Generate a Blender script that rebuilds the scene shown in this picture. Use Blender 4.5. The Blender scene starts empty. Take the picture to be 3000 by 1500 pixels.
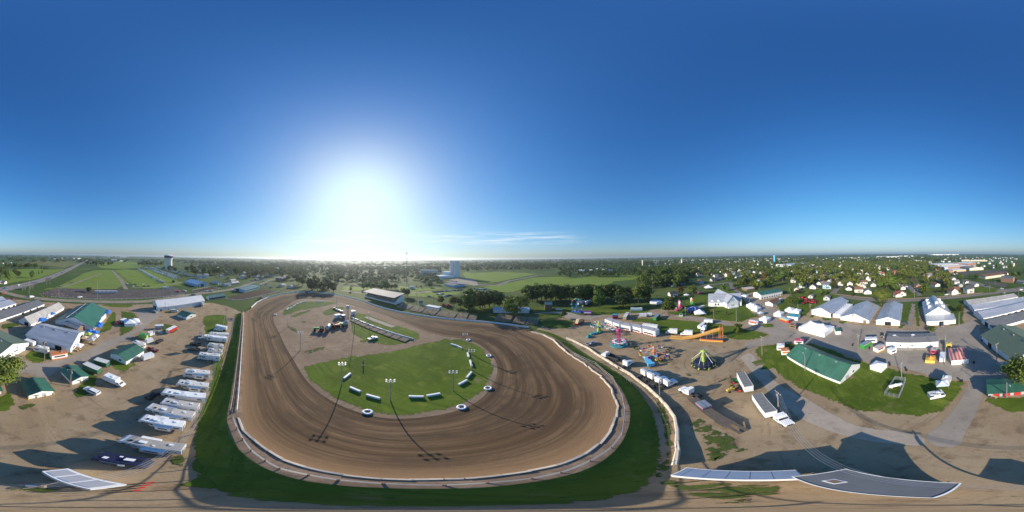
import bpy, bmesh, math, random
import numpy as np
from mathutils import Vector, Matrix, noise
from mathutils.geometry import tessellate_polygon
random.seed(11)
R = math.radians
scene = bpy.context.scene
col = scene.collection
CAM_H = 48.0
# ------------------------------------------------------------------ camera (drone hovering 48 m up, full-sphere lens)
cam_d = bpy.data.cameras.new('camera'); cam = bpy.data.objects.new('camera', cam_d); col.objects.link(cam)
cam_d.type = 'PANO'; cam_d.panorama_type = 'EQUIRECTANGULAR'
cam_d.clip_start = 0.1; cam_d.clip_end = 40000
TILT_DIR = R((1230/3000-.5)*360); TILT = R(1.02)
axis = Vector((math.cos(TILT_DIR), -math.sin(TILT_DIR), 0))          # horizontal axis to the right of the tilt direction
TM = Matrix.Rotation(TILT, 3, axis)
cam.matrix_world = Matrix.Translation((0, 0, CAM_H)) @ (TM @ Matrix.Rotation(R(90), 3, 'X')).to_4x4()
scene.camera = cam
# ------------------------------------------------------------------ sky and sun
SUN_EL, SUN_AZ = R(20.4), R((1060/3000-.5)*360)                       # azimuth clockwise from +Y
world = bpy.data.worlds.new('World'); scene.world = world; world.use_nodes = True
wn = world.node_tree.nodes; wl = world.node_tree.links; wn.clear()
w_out = wn.new('ShaderNodeOutputWorld'); w_bg = wn.new('ShaderNodeBackground')
w_sky = wn.new('ShaderNodeTexSky'); w_sky.sky_type = 'NISHITA'; w_sky.sun_disc = False
w_sky.sun_elevation = SUN_EL; w_sky.sun_rotation = SUN_AZ
w_sky.altitude = 300; w_sky.air_density = 1.0; w_sky.dust_density = 1.25; w_sky.ozone_density = 3.0
w_bg.inputs['Strength'].default_value = 0.1
def wcol(op, a_, b_):
    n = wn.new('ShaderNodeVectorMath'); n.operation = op
    for i_, v in enumerate((a_, b_)):
        if isinstance(v, tuple): n.inputs[i_].default_value = v
        else: wl.new(v, n.inputs[i_])
    return n.outputs[0]
# even grading of the whole sky: contrast, tint, saturation, soft highlight shoulder (the camera's response)
w_gm = wn.new('ShaderNodeGamma'); w_gm.inputs[1].default_value = 1.191; wl.new(w_sky.outputs[0], w_gm.inputs[0])
w_t = wcol('MULTIPLY', w_gm.outputs[0], (1.03, 1.14, 1.54))
w_bw = wn.new('ShaderNodeRGBToBW'); wl.new(w_t, w_bw.inputs[0])
w_sat = wn.new('ShaderNodeMix'); w_sat.data_type = 'RGBA'; w_sat.clamp_factor = False; w_sat.inputs[0].default_value = 1.392
wl.new(w_bw.outputs[0], w_sat.inputs[6]); wl.new(w_t, w_sat.inputs[7])
w_pos = wcol('MAXIMUM', w_sat.outputs[2], (0, 0, 0))
w_hs_out = wcol('DIVIDE', w_pos, wcol('ADD', wcol('MULTIPLY', w_pos, (1/7.1, 1/10.0, 1/10.6)), (1, 1, 1)))
# thin streaks of cirrus low over the horizon beside the sun
w_tc = wn.new('ShaderNodeTexCoord'); w_map = wn.new('ShaderNodeMapping')
w_map.inputs['Rotation'].default_value = (0, 0, -R(-32)); w_map.inputs['Scale'].default_value = (1.5, 1.5, 30)
w_nz = wn.new('ShaderNodeTexNoise'); w_nz.inputs['Scale'].default_value = 2.2; w_nz.inputs['Detail'].default_value = 8; w_nz.inputs['Roughness'].default_value = .6
wl.new(w_tc.outputs['Generated'], w_map.inputs[0]); wl.new(w_map.outputs[0], w_nz.inputs['Vector'])
w_sep = wn.new('ShaderNodeSeparateXYZ'); wl.new(w_tc.outputs['Generated'], w_sep.inputs[0])
def wmath(op, a, b=None, c=None):
    n = wn.new('ShaderNodeMath'); n.operation = op
    for i, v in enumerate((a, b, c)):
        if v is None: continue
        if isinstance(v, (int, float)): n.inputs[i].default_value = v
        else: wl.new(v, n.inputs[i])
    return n.outputs[0]
def wsmooth(v, a, b):
    n = wn.new('ShaderNodeMapRange'); n.interpolation_type = 'SMOOTHSTEP'
    wl.new(v, n.inputs[0]); n.inputs[1].default_value = a; n.inputs[2].default_value = b
    return n.outputs[0]
w_dot = wn.new('ShaderNodeVectorMath'); w_dot.operation = 'DOT_PRODUCT'; wl.new(w_tc.outputs['Generated'], w_dot.inputs[0])
w_dot.inputs[1].default_value = (math.sin(R(-28)), math.cos(R(-28)), 0)
cl_band = wmath('MULTIPLY', wsmooth(w_sep.outputs[2], .075, .105), wsmooth(w_sep.outputs[2], .175, .13))
cl = wmath('MULTIPLY', wmath('MULTIPLY', wsmooth(w_nz.outputs[0], .4, .66), cl_band), wsmooth(w_dot.outputs['Value'], .55, .85))
w_mix = wn.new('ShaderNodeMix'); w_mix.data_type = 'RGBA'
wl.new(wmath('MULTIPLY', cl, .62), w_mix.inputs[0]); wl.new(w_hs_out, w_mix.inputs[6]); w_mix.inputs[7].default_value = (7.0, 7.4, 7.6, 1)
wl.new(w_mix.outputs[2], w_bg.inputs['Color']); wl.new(w_bg.outputs[0], w_out.inputs['Surface'])
sun_d = bpy.data.lights.new('sun', 'SUN'); sun = bpy.data.objects.new('sun', sun_d); col.objects.link(sun)
sun_d.energy = 5.0; sun_d.angle = R(.53); sun_d.color = (1, .9, .75)
sun_dir = Vector((math.sin(SUN_AZ)*math.cos(SUN_EL), math.cos(SUN_AZ)*math.cos(SUN_EL), math.sin(SUN_EL)))
sun.rotation_euler = sun_dir.to_track_quat('Z', 'Y').to_euler(); sun.location = sun_dir*400
vs = scene.view_settings; vs.view_transform = 'Standard'; vs.look = 'None'; vs.exposure = 0.5; vs.gamma = 1; vs.use_curve_mapping = False
scene.cycles.max_bounces = 6; scene.cycles.transparent_max_bounces = 24; scene.cycles.volume_bounces = 1

# ------------------------------------------------------------------ surveying helpers: sheet coordinates -> ground points
DEBUG_SHEETS = False
SHEETS = dict(a=(0,700,3.22), b=(350,700,3.22), c=(0,1050,3.22), d=(350,1050,3.22), e=(700,700,3.22), f=(1050,700,3.22), g=(1400,700,3.22),
    h=(1700,750,3.22), i=(2000,700,3.22), j=(2300,700,3.22), k=(2600,700,3.22), l=(1900,1050,2.862), m=(2250,1050,2.862), n=(2550,1000,2.576),
    o=(700,950,2.3417), p=(1250,950,2.3414), A=(0,730,8.587), B=(280,730,8.587), C=(560,730,8.587), D=(1000,730,6.44), E=(1880,730,6.44),
    F=(2240,730,6.44), G=(2600,730,6.44), H=(1040,680,6.44), s=(0,0,1))
def ray(q):
    ox, oy, sc = SHEETS[q[0]]
    az = ((ox+q[1]/sc)/3000-.5)*2*math.pi; el = (750-(oy+q[2]/sc))/1500*math.pi
    return TM @ Vector((math.sin(az)*math.cos(el), math.cos(az)*math.cos(el), math.sin(el)))
def P(q, h=0.0):
    """ground point (height h) surveyed at a sheet coordinate"""
    d = ray(q); t = (h-CAM_H)/d.z
    return Vector((d.x*t, d.y*t, h))
def hgt(pt, q):
    """height of the point above ground point pt that was surveyed at q"""
    d = ray(q); n = math.hypot(d.x, d.y)
    return CAM_H + math.hypot(pt[0], pt[1])*d.z/n
def PS(s):
    """'i 12,34 56,78 j 90,12' -> ground points"""
    out = []; r = None
    for tok in s.split():
        if tok.isalpha(): r = tok
        else:
            X, Y = tok.split(','); out.append(P((r, float(X), float(Y))))
    return out
def Q(s):
    r, t = s.split(); X, Y = t.split(','); return (r, float(X), float(Y))

# ------------------------------------------------------------------ materials
MATS = {}
def M(name, c=(.5,.5,.5), rough=.75, var=.12, scale=.6, metal=0.0, bump=0.0, ribs=0.0, c2=None, stretch=(1,1,1), rnd=0.0, spec=.4, detail=5):
    if name in MATS: return MATS[name]
    m = bpy.data.materials.new(name); m.use_nodes = True; nt = m.node_tree; N = nt.nodes; L = nt.links
    b = N['Principled BSDF']; b.inputs['Roughness'].default_value = rough; b.inputs['Metallic'].default_value = metal
    b.inputs['Specular IOR Level'].default_value = spec
    tc = N.new('ShaderNodeTexCoord'); mp = N.new('ShaderNodeMapping'); mp.inputs['Scale'].default_value = stretch
    nz = N.new('ShaderNodeTexNoise'); nz.inputs['Scale'].default_value = scale; nz.inputs['Detail'].default_value = detail; nz.inputs['Roughness'].default_value = .62
    L.new(tc.outputs['Object'], mp.inputs[0]); L.new(mp.outputs[0], nz.inputs['Vector'])
    cr = N.new('ShaderNodeValToRGB'); cr.color_ramp.elements[0].position = .3; cr.color_ramp.elements[1].position = .7
    if c2 is None:
        lo = [max(0, v*(1-var)) for v in c]; hi = [min(1, v*(1+var)) for v in c]
    else: lo, hi = c, c2
    cr.color_ramp.elements[0].color = (*lo, 1); cr.color_ramp.elements[1].color = (*hi, 1)
    L.new(nz.outputs[0], cr.inputs[0]); out = cr.outputs[0]
    if rnd:
        oi = N.new('ShaderNodeObjectInfo'); hs = N.new('ShaderNodeHueSaturation'); mr = N.new('ShaderNodeMapRange')
        mr.inputs[3].default_value = 1-rnd; mr.inputs[4].default_value = 1+rnd
        L.new(oi.outputs['Random'], mr.inputs[0]); L.new(mr.outputs[0], hs.inputs['Value']); L.new(out, hs.inputs['Color']); out = hs.outputs[0]
    L.new(out, b.inputs['Base Color'])
    if bump or ribs:
        bp = N.new('ShaderNodeBump'); bp.inputs['Distance'].default_value = .06
        if ribs:
            wv = N.new('ShaderNodeTexWave'); wv.bands_direction = 'X'; wv.inputs['Scale'].default_value = ribs; wv.inputs['Distortion'].default_value = 0
            L.new(tc.outputs['Object'], wv.inputs['Vector']); L.new(wv.outputs[1], bp.inputs['Height']); bp.inputs['Strength'].default_value = .35
        else:
            L.new(nz.outputs[0], bp.inputs['Height']); bp.inputs['Strength'].default_value = bump
        L.new(bp.outputs[0], b.inputs['Normal'])
    MATS[name] = m
    return m
def ground_mat(name, layers, edge=False, bump=.4, rough=.95, cover=1.0, esc=.9):
    """layers: [(colour, noise scale, low, high, stretch)], the first is the base; others are laid over where their noise is high"""
    m = bpy.data.materials.new(name); m.use_nodes = True; nt = m.node_tree; N = nt.nodes; L = nt.links
    b = N['Principled BSDF']; b.inputs['Roughness'].default_value = rough; b.inputs['Specular IOR Level'].default_value = .12
    tc = N.new('ShaderNodeTexCoord')
    rgb = N.new('ShaderNodeRGB'); rgb.outputs[0].default_value = (*layers[0], 1); cur = rgb.outputs[0]; hsrc = None
    for k, (c, sc, lo, hi, st) in enumerate(layers[1:]):
        mp = N.new('ShaderNodeMapping'); mp.inputs['Scale'].default_value = (st[0], st[1], 1); mp.inputs['Rotation'].default_value = (0, 0, st[2] if len(st) > 2 else 0)
        mp.inputs['Location'].default_value = (k*17.3, k*9.1, 0)
        nz = N.new('ShaderNodeTexNoise'); nz.inputs['Scale'].default_value = sc; nz.inputs['Detail'].default_value = 6; nz.inputs['Roughness'].default_value = .65
        mr = N.new('ShaderNodeMapRange'); mr.interpolation_type = 'SMOOTHSTEP'; mr.inputs[1].default_value = lo; mr.inputs[2].default_value = hi
        L.new(tc.outputs['Object'], mp.inputs[0]); L.new(mp.outputs[0], nz.inputs['Vector']); L.new(nz.outputs[0], mr.inputs[0])
        mx = N.new('ShaderNodeMix'); mx.data_type = 'RGBA'; L.new(mr.outputs[0], mx.inputs[0]); L.new(cur, mx.inputs[6]); mx.inputs[7].default_value = (*c, 1)
        cur = mx.outputs[2]; hsrc = nz.outputs[0]
    L.new(cur, b.inputs['Base Color'])
    if hsrc is not None and bump:
        bp = N.new('ShaderNodeBump'); bp.inputs['Strength'].default_value = bump; bp.inputs['Distance'].default_value = .12
        L.new(hsrc, bp.inputs['Height']); L.new(bp.outputs[0], b.inputs['Normal'])
    if edge:
        at = N.new('ShaderNodeAttribute'); at.attribute_name = 'edge'
        nz = N.new('ShaderNodeTexNoise'); nz.inputs['Scale'].default_value = esc; nz.inputs['Detail'].default_value = 7; nz.inputs['Roughness'].default_value = .7
        L.new(tc.outputs['Object'], nz.inputs['Vector'])
        sub = N.new('ShaderNodeMath'); sub.operation = 'MULTIPLY_ADD'; sub.inputs[1].default_value = -1.6; sub.inputs[2].default_value = 1.25
        L.new(nz.outputs[0], sub.inputs[0])                         # threshold from noise
        gt = N.new('ShaderNodeMath'); gt.operation = 'SUBTRACT'; cv = N.new('ShaderNodeMath'); cv.operation = 'MULTIPLY'; cv.inputs[1].default_value = cover; L.new(at.outputs['Fac'], cv.inputs[0]); L.new(cv.outputs[0], gt.inputs[0]); L.new(sub.outputs[0], gt.inputs[1])
        mr = N.new('ShaderNodeMapRange'); mr.inputs[1].default_value = -.06; mr.inputs[2].default_value = .06; L.new(gt.outputs[0], mr.inputs[0])
        tr = N.new('ShaderNodeBsdfTransparent'); ms = N.new('ShaderNodeMixShader')
        L.new(mr.outputs[0], ms.inputs[0]); L.new(tr.outputs[0], ms.inputs[1]); L.new(b.outputs[0], ms.inputs[2])
        L.new(ms.outputs[0], N['Material Output'].inputs['Surface'])
    MATS[name] = m
    return m

# ------------------------------------------------------------------ mesh helpers
class MB:
    def __init__(s): s.v = []; s.f = []; s.m = []; s.cur = 0; s.smooth = False
    def mat(s, k): s.cur = k; return s
    def add(s, vs, fs):
        n = len(s.v); s.v += [tuple(v) for v in vs]
        for f in fs: s.f.append(tuple(n+i for i in f)); s.m.append(s.cur)
        return s
    def box(s, cx, cy, cz, sx, sy, sz, rz=0, taper=1.0):
        x, y, z = sx/2, sy/2, sz/2; pts = []
        for dz, t in ((-z, 1), (z, taper)):
            for dx, dy in ((-x,-y),(x,-y),(x,y),(-x,y)):
                dx *= t; dy *= t
                c, n = math.cos(rz), math.sin(rz)
                pts.append((cx+dx*c-dy*n, cy+dx*n+dy*c, cz+dz))
        return s.add(pts, [(3,2,1,0),(4,5,6,7),(0,1,5,4),(1,2,6,5),(2,3,7,6),(3,0,4,7)])
    def bb(s, x0, x1, y0, y1, z0, z1): return s.box((x0+x1)/2, (y0+y1)/2, (z0+z1)/2, x1-x0, y1-y0, z1-z0)
    def cyl(s, p0, p1, r0, r1=None, n=8, cap=True):
        if r1 is None: r1 = r0
        p0, p1 = Vector(p0), Vector(p1); d = (p1-p0).normalized()
        a = d.orthogonal().normalized(); b = d.cross(a); pts = []
        for p, r in ((p0, r0), (p1, r1)):
            for k in range(n):
                t = 2*math.pi*k/n; pts.append(p+(a*math.cos(t)+b*math.sin(t))*r)
        fs = [(k, (k+1)%n, n+(k+1)%n, n+k) for k in range(n)]
        if cap: fs += [tuple(range(n-1,-1,-1)), tuple(range(n, 2*n))]
        return s.add(pts, fs)
    def prism(s, poly, y0, y1, axis='y'):
        """poly in x,z extruded along y (or in x,y extruded along z)"""
        n = len(poly)
        f = (lambda a, b, t: (a, t, b)) if axis == 'y' else ((lambda a, b, t: (a, b, t)) if axis == 'z' else (lambda a, b, t: (t, a, b)))
        pts = [f(a, b, y0) for a, b in poly]+[f(a, b, y1) for a, b in poly]
        fs = [(k, (k+1)%n, n+(k+1)%n, n+k) for k in range(n)]+[tuple(range(n-1,-1,-1)), tuple(range(n, 2*n))]
        return s.add(pts, fs)
    def lathe(s, prof, n=16, c=(0,0,0), ax='z'):
        pts = []
        for r, z in prof:
            for k in range(n):
                t = 2*math.pi*k/n; x, y = r*math.cos(t), r*math.sin(t)
                pts.append((c[0]+x, c[1]+y, c[2]+z) if ax == 'z' else (c[0]+x, c[1]+z, c[2]+y))
        fs = [(i*n+k, i*n+(k+1)%n, (i+1)*n+(k+1)%n, (i+1)*n+k) for i in range(len(prof)-1) for k in range(n)]
        return s.add(pts, fs)
    def tube(s, pts, r, n=6):
        for a, b in zip(pts[:-1], pts[1:]): s.cyl(a, b, r, r, n, False)
        return s
    def pyramid(s, cx, cy, z0, z1, sx, sy, rz=0, sag=.35):
        """tent top: four sagging panels to a peak"""
        c, n = math.cos(rz), math.sin(rz); pts = []
        for k, t in ((0, 1.0), (1, .55), (2, .28), (3, .02)):
            z = z0+(z1-z0)*(0, .45-sag*.35, .72-sag*.3, 1)[k]
            for dx, dy in ((-sx/2,-sy/2),(0,-sy/2),(sx/2,-sy/2),(sx/2,0),(sx/2,sy/2),(0,sy/2),(-sx/2,sy/2),(-sx/2,0)):
                x, y = dx*t, dy*t
                pts.append((cx+x*c-y*n, cy+x*n+y*c, z))
        fs = [(i*8+k, i*8+(k+1)%8, (i+1)*8+(k+1)%8, (i+1)*8+k) for i in range(3) for k in range(8)]+[tuple(range(24, 32))]
        return s.add(pts, fs)
    def mesh(s, name, mats):
        me = bpy.data.meshes.new(name); me.from_pydata(s.v, [], s.f)
        for m in (mats if isinstance(mats, (list, tuple)) else [mats]): me.materials.append(MATS[m] if isinstance(m, str) else m)
        if any(s.m): me.polygons.foreach_set('material_index', s.m)
        bm = bmesh.new(); bm.from_mesh(me); bmesh.ops.recalc_face_normals(bm, faces=bm.faces); bm.to_mesh(me); bm.free()
        if s.smooth: me.polygons.foreach_set('use_smooth', [True]*len(me.polygons))
        me.update()
        return me
    def build(s, name, mats, parent=None, link=True):
        o = bpy.data.objects.new(name, s.mesh(name, mats))
        if link: col.objects.link(o)
        if parent is not None: o.parent = parent
        return o
def tag(o, label=None, cat=None, group=None, kind=None):
    if label: o['label'] = label
    if cat: o['category'] = cat
    if group: o['group'] = group
    if kind: o['kind'] = kind
    return o
def empty(name, loc=(0,0,0), rz=0, link=True):
    o = bpy.data.objects.new(name, None); o.location = loc; o.rotation_euler = (0, 0, rz); o.empty_display_size = .3
    if link: col.objects.link(o)
    return o
KIDS = {}
def kids(o):
    if o.name not in KIDS: KIDS[o.name] = [c for c in bpy.data.objects if c.parent == o]
    return KIDS[o.name]
def clone(o, parent=None, paint=None):
    c = o.copy(); col.objects.link(c); c.parent = parent
    if paint and o.data is not None and o.get('paint'):
        mk = paint.get(o['paint']) if isinstance(paint, dict) else (paint if o['paint'] == 1 else None)
        if mk: c.material_slots[0].link = 'OBJECT'; c.material_slots[0].material = MATS[mk]
    for ch in kids(o): clone(ch, c, paint)
    return c
def put(proto, loc, rz, label, cat, group=None, scale=None, paint=None):
    c = clone(proto, None, paint); c.location = loc; c.rotation_euler = (0, 0, rz)
    if scale is not None: c.scale = scale if isinstance(scale, (tuple, list)) else (scale,)*3
    for k in ('label', 'category', 'group', 'kind'):
        if k in c: del c[k]
    return tag(c, label, cat, group)
def ordn(n):
    w = ['first','second','third','fourth','fifth','sixth','seventh','eighth','ninth','tenth','eleventh','twelfth']
    return w[n-1] if n <= 12 else '%d%s' % (n, 'th' if 10 <= n % 100 <= 20 else {1:'st',2:'nd',3:'rd'}.get(n % 10, 'th'))

# ------------------------------------------------------------------ ground sheets
def resample(pts, step, closed=True):
    out = []; n = len(pts)
    for k in range(n if closed else n-1):
        a, b = pts[k], pts[(k+1) % n]; m = max(1, int((b-a).length/step))
        for t in range(m): out.append(a.lerp(b, t/m))
    if not closed: out.append(pts[-1])
    return out
def smooth_loop(pts, it=2, closed=True):
    for _ in range(it):                                            # Chaikin
        out = []; n = len(pts)
        if not closed: out.append(pts[0])
        for k in range(n if closed else n-1):
            a, b = pts[k], pts[(k+1) % n]; out += [a.lerp(b, .25), a.lerp(b, .75)]
        if not closed: out.append(pts[-1])
        pts = out
    return pts
def area2(p): return sum(p[k].x*p[(k+1)%len(p)].y-p[(k+1)%len(p)].x*p[k].y for k in range(len(p)))
def sheet(name, pts, mat, z, jag=.5, ew=1.6, smooth=1, step=None, kind='structure', label=None, cat=None):
    pts = [Vector((p.x, p.y, 0)) for p in pts]
    if area2(pts) < 0: pts.reverse()
    if smooth: pts = smooth_loop(pts, smooth)
    per = sum((pts[k]-pts[k-1]).length for k in range(len(pts)))
    st = step or max(1.0, per/500); pts = resample(pts, st)
    if __name__ == '__main__' and DEBUG_SHEETS:
        nn = len(pts); bad = []
        for a_ in range(nn):
            for b_ in range(a_+2, nn):
                if a_ == 0 and b_ == nn-1: continue
                A, B, C_, D_ = pts[a_], pts[(a_+1)%nn], pts[b_], pts[(b_+1)%nn]
                cr = lambda o, p, q: (p.x-o.x)*(q.y-o.y)-(p.y-o.y)*(q.x-o.x)
                if cr(A,B,C_)*cr(A,B,D_) < 0 and cr(C_,D_,A)*cr(C_,D_,B) < 0: bad.append((round(A.x),round(A.y)))
        if bad: print('SELFX', name, mat, bad[:6])
    thin = abs(area2(pts))/2/per; ew = min(ew, thin*.7) if ew else 0; jag = min(jag, thin*.5)
    n = len(pts); nor = []
    for k in range(n):
        t = (pts[(k+1)%n]-pts[k-1]); nor.append(Vector((-t.y, t.x, 0)).normalized())
    if jag: pts = [p+nor[k]*(noise.noise(p*.23)*jag*1.4+noise.noise(p*.9)*jag*.6) for k, p in enumerate(pts)]
    vs = [Vector((p.x, p.y, z)) for p in pts]; fs = []
    if ew:
        inn = [p+nor[k]*ew for k, p in enumerate(pts)]
        vs += [Vector((p.x, p.y, z+.0008)) for p in inn]
        fs += [(k, (k+1)%n, n+(k+1)%n, n+k) for k in range(n)]
        fs += [tuple(n+i for i in t) for t in tessellate_polygon([inn])]
    else: fs += [tuple(t) for t in tessellate_polygon([pts])]
    me = bpy.data.meshes.new(name); me.from_pydata(vs, [], fs); me.materials.append(MATS[mat])
    at = me.attributes.new('edge', 'FLOAT', 'POINT'); at.data.foreach_set('value', [0.0]*n+[1.0]*(len(vs)-n) if ew else [1.0]*len(vs))
    me.update(); o = bpy.data.objects.new(name, me); col.objects.link(o)
    for p in me.polygons:
        if p.normal.z < 0: p.flip()
    return tag(o, label, cat, None, kind)
def strip(name, pts, width, mat, z, kind='structure', closed=False):
    """road ribbon along a centre line"""
    pts = resample([Vector((p.x, p.y, 0)) for p in pts], 4, closed); vs = []; n = len(pts)
    for k, p in enumerate(pts):
        t = pts[min(k+1, n-1)]-pts[max(k-1, 0)]; nr = Vector((-t.y, t.x, 0)).normalized()*width/2
        vs += [(p.x-nr.x, p.y-nr.y, z), (p.x+nr.x, p.y+nr.y, z)]
    me = bpy.data.meshes.new(name); me.from_pydata(vs, [], [(2*k, 2*k+2, 2*k+3, 2*k+1) for k in range(n-1)]); me.materials.append(MATS[mat])
    at = me.attributes.new('edge', 'FLOAT', 'POINT'); at.data.foreach_set('value', [1.0]*len(vs))
    for p in me.polygons:
        if p.normal.z < 0: p.flip()
    o = bpy.data.objects.new(name, me); col.objects.link(o)
    return tag(o, None, None, None, kind)
# ================================================================== SETTING: ground, track, roads, lawns
ground_mat('m_land', [(.065,.1,.024), ((.1,.125,.036), .006, .45, .6, (1,1)), ((.04,.07,.018), .02, .5, .65, (1,1)), ((.15,.135,.06), .004, .58, .7, (1,1.5))], bump=0)
ground_mat('m_grass', [(.08,.122,.02), ((.055,.09,.015), .12, .4, .65, (1,1)), ((.09,.135,.024), .5, .5, .75, (1,1)), ((.12,.115,.045), .35, .58, .74, (1,1)), ((.1,.12,.035), 1.8, .55, .8, (1,1))], edge=True)
ground_mat('m_lawn', [(.1,.146,.018), ((.064,.1,.012), .045, .42, .6, (1,1)), ((.145,.178,.027), .16, .5, .68, (1,1)), ((.078,.118,.014), .16, .5, .58, (.25,5,.9)), ((.15,.155,.045), .5, .56, .72, (1,1)), ((.2,.155,.085), .11, .6, .7, (1,1)), ((.045,.078,.011), 1.4, .56, .7, (1,1))], edge=True)
ground_mat('m_thin_grass', [(.075,.105,.026), ((.045,.07,.015), .5, .45, .7, (1,1))], edge=True, cover=.5, esc=.55)
ground_mat('m_field', [(.175,.235,.036), ((.135,.195,.03), .03, .42, .62, (1,3,.6)), ((.19,.215,.055), .012, .5, .7, (1,4,.6)), ((.13,.19,.034), .06, .5, .6, (.2,7,.2))], edge=True, bump=0)
ground_mat('m_hayfield', [(.18,.165,.06), ((.12,.15,.045), .006, .4, .62, (1,3,.6)), ((.23,.175,.085), .01, .52, .7, (1,2,.6))], edge=True, bump=0)
ground_mat('m_crop', [(.06,.11,.036), ((.08,.13,.042), .02, .45, .6, (1,6,.6))], edge=True, bump=0)
ground_mat('m_gravel', [(.30,.215,0.128), ((.36,.272,0.173), .05, .38, .62, (1,1)), ((.2,.142,0.086), .22, .5, .68, (1,1)), ((.37,.275,0.171), .09, .5, .72, (3.5,.5,.5)), ((.215,.155,0.095), .1, .54, .74, (.5,4,-.4)), ((.245,.18,0.113), .07, .56, .72, (4,.5,1.2)), ((.2,.145,0.090), .9, .58, .72, (1,1)), ((.2,.15,0.095), 2.5, .56, .8, (1,1))], edge=True)
ground_mat('m_infield', [(.235,.168,.112), ((.30,.222,.15), .06, .4, .65, (1,1)), ((.17,.12,.08), .25, .5, .68, (3,.6,.9)), ((.2,.145,.1), .2, .52, .66, (.6,4,-.3)), ((.18,.13,.09), 2.2, .52, .8, (1,1))], edge=True)
ground_mat('m_asphalt', [(.295,.25,.2), ((.345,.295,.24), .06, .4, .62, (1,1)), ((.24,.205,.168), .2, .5, .72, (1,1)), ((.2,.17,.14), .5, .62, .7, (1,1)), ((.32,.275,.225), 3, .5, .8, (1,1))], edge=True, bump=.15)
ground_mat('m_concrete_lane', [(.36,.30,.235), ((.41,.345,.275), .1, .4, .62, (1,1)), ((.29,.24,.19), .5, .5, .75, (1,1)), ((.24,.2,.155), .9, .62, .7, (1,1))], edge=True, bump=.15)
ground_mat('m_dark_asphalt', [(.095,.085,.078), ((.125,.112,.1), .08, .4, .62, (1,1)), ((.075,.068,.063), .4, .5, .72, (1,1))], edge=True, bump=.1)
ground_mat('m_road', [(.185,.17,.155), ((.22,.2,.18), .05, .4, .62, (1,1)), ((.15,.138,.126), .3, .55, .7, (1,1))], bump=.1)
ground_mat('m_path', [(.29,.245,.195), ((.22,.19,.15), .1, .4, .62, (1,1))], bump=.1)
ground_mat('m_arena', [(.062,.042,.03), ((.085,.058,.04), .12, .4, .65, (1,3,.5)), ((.05,.035,.026), 1.2, .5, .75, (1,1))], edge=True)
ground_mat('m_brick_walk', [(.38,.23,.15), ((.44,.3,.22), .8, .4, .65, (1,1))], bump=.1)
ground_mat('m_ledge', [(.2,.14,.095), ((.28,.2,.14), .3, .4, .62, (1,1)), ((.15,.11,.08), 1.2, .5, .72, (1,1))], edge=True)
M('m_paint_white', (.7,.7,.66), .6, .1); M('m_paint_yellow', (.6,.42,.05), .6, .1)
M('m_water', (.02,.03,.035), .04, .05, spec=.9)

# one sheet to the horizon
def disc(name, rad, mat, z):
    vs = [(0,0,z)]; fs = []; rings = [60, 200, 600, 1800, 5000, rad]; n = 72
    for r in rings: vs += [(r*math.cos(2*math.pi*k/n), r*math.sin(2*math.pi*k/n), z) for k in range(n)]
    fs += [(0, 1+k, 1+(k+1) % n) for k in range(n)]
    for q in range(len(rings)-1): fs += [(1+q*n+k, 1+(q+1)*n+k, 1+(q+1)*n+(k+1) % n, 1+q*n+(k+1) % n) for k in range(n)]
    me = bpy.data.meshes.new(name); me.from_pydata(vs, [], fs); me.materials.append(MATS[mat]); o = bpy.data.objects.new(name, me); col.objects.link(o)
    return tag(o, kind='structure')
disc('ground', 9000, 'm_land', 0)

# open ground of the fair (one sheet of packed gravel)
sheet('gravel_lot', PS('s 716,918 690,905 655,893 610,885 560,893 450,889 400,891 217,888 62,878 0,872 2950,884 2817,887 2693,897 2600,900 2535,893 2460,884 2380,868 2290,860 2230,850 2180,862 2120,880 2000,905 1900,905 1800,912 1700,925 1640,930 1600,945 1562,968')
      + [Vector((-8, 60, 0)), Vector((-60, 40, 0)), Vector((-110, 4, 0))], 'm_gravel', .03, jag=.8)
# --- race track: banked dirt oval swept between its outer crest and inner edge
CREST = [(716,915,1.83),(716,950,2.49),(709,1078,2.49),(702,1170,2.49),(700,1225,2.49),(712,1262,2.49),(743,1300,2.49),(785,1330,2.49),(828,1352,2.49),(892,1374,2.49),(999,1396,2.49),(1110,1405,2.49),(1200,1408,2.49),(1300,1408,2.49),
         (1357,1407,2.49),(1463,1397,2.49),(1557,1384,2.49),(1634,1367,2.49),(1711,1335,2.49),(1760,1302,2.49),(1794,1262,2.49),(1811,1223,2.49),(1814,1189,2.49),(1796,1138,2.32),(1766,1104,2.16),(1713,1067,1.99),(1679,1044,1.83),
         (1645,1018,1.66),(1623,997,1.49),(1591,981,1.33),(1556,972,1.08)]
OUTB = [(1549,962,.8),(1478,951,.6),(1406,944,.5),(1329,938,.5),(1236,927,.5),(1174,917,.5),(1112,902,.5),(1059,881,.5),(1020,872,.6),(980,863,.8),(917,858,.9),(840,860,1),(793,871,1.2),(756,886,1.4),(734,905,1.8)]
INN = PS('e 330,700 322,780 378,880 430,1000 520,1150 o 400,290 500,430 600,505 750,580 900,628 1050,650 1250,640 p 0,635 150,610 300,560 400,490 468,400 490,310 470,240 420,180 340,125 250,97 160,88 f 800,920 640,880 480,805 350,758 200,700 0,640 e 950,595 800,570 660,566 550,568 480,610 420,655 350,700')
outer = [P(('s', a, b), h) for a, b, h in CREST+OUTB]
outer = smooth_loop(outer, 2); INN = smooth_loop(INN, 2)
def loop_param(pts, N):
    n = len(pts); L = [0]
    for k in range(n): L.append(L[-1]+(pts[(k+1) % n]-pts[k]).length)
    out = []; j = 0
    for t in range(N):
        s_ = L[-1]*t/N
        while L[j+1] < s_: j += 1
        f = (s_-L[j])/max(1e-6, L[j+1]-L[j]); out.append(pts[j].lerp(pts[(j+1) % n], f))
    return out
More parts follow.
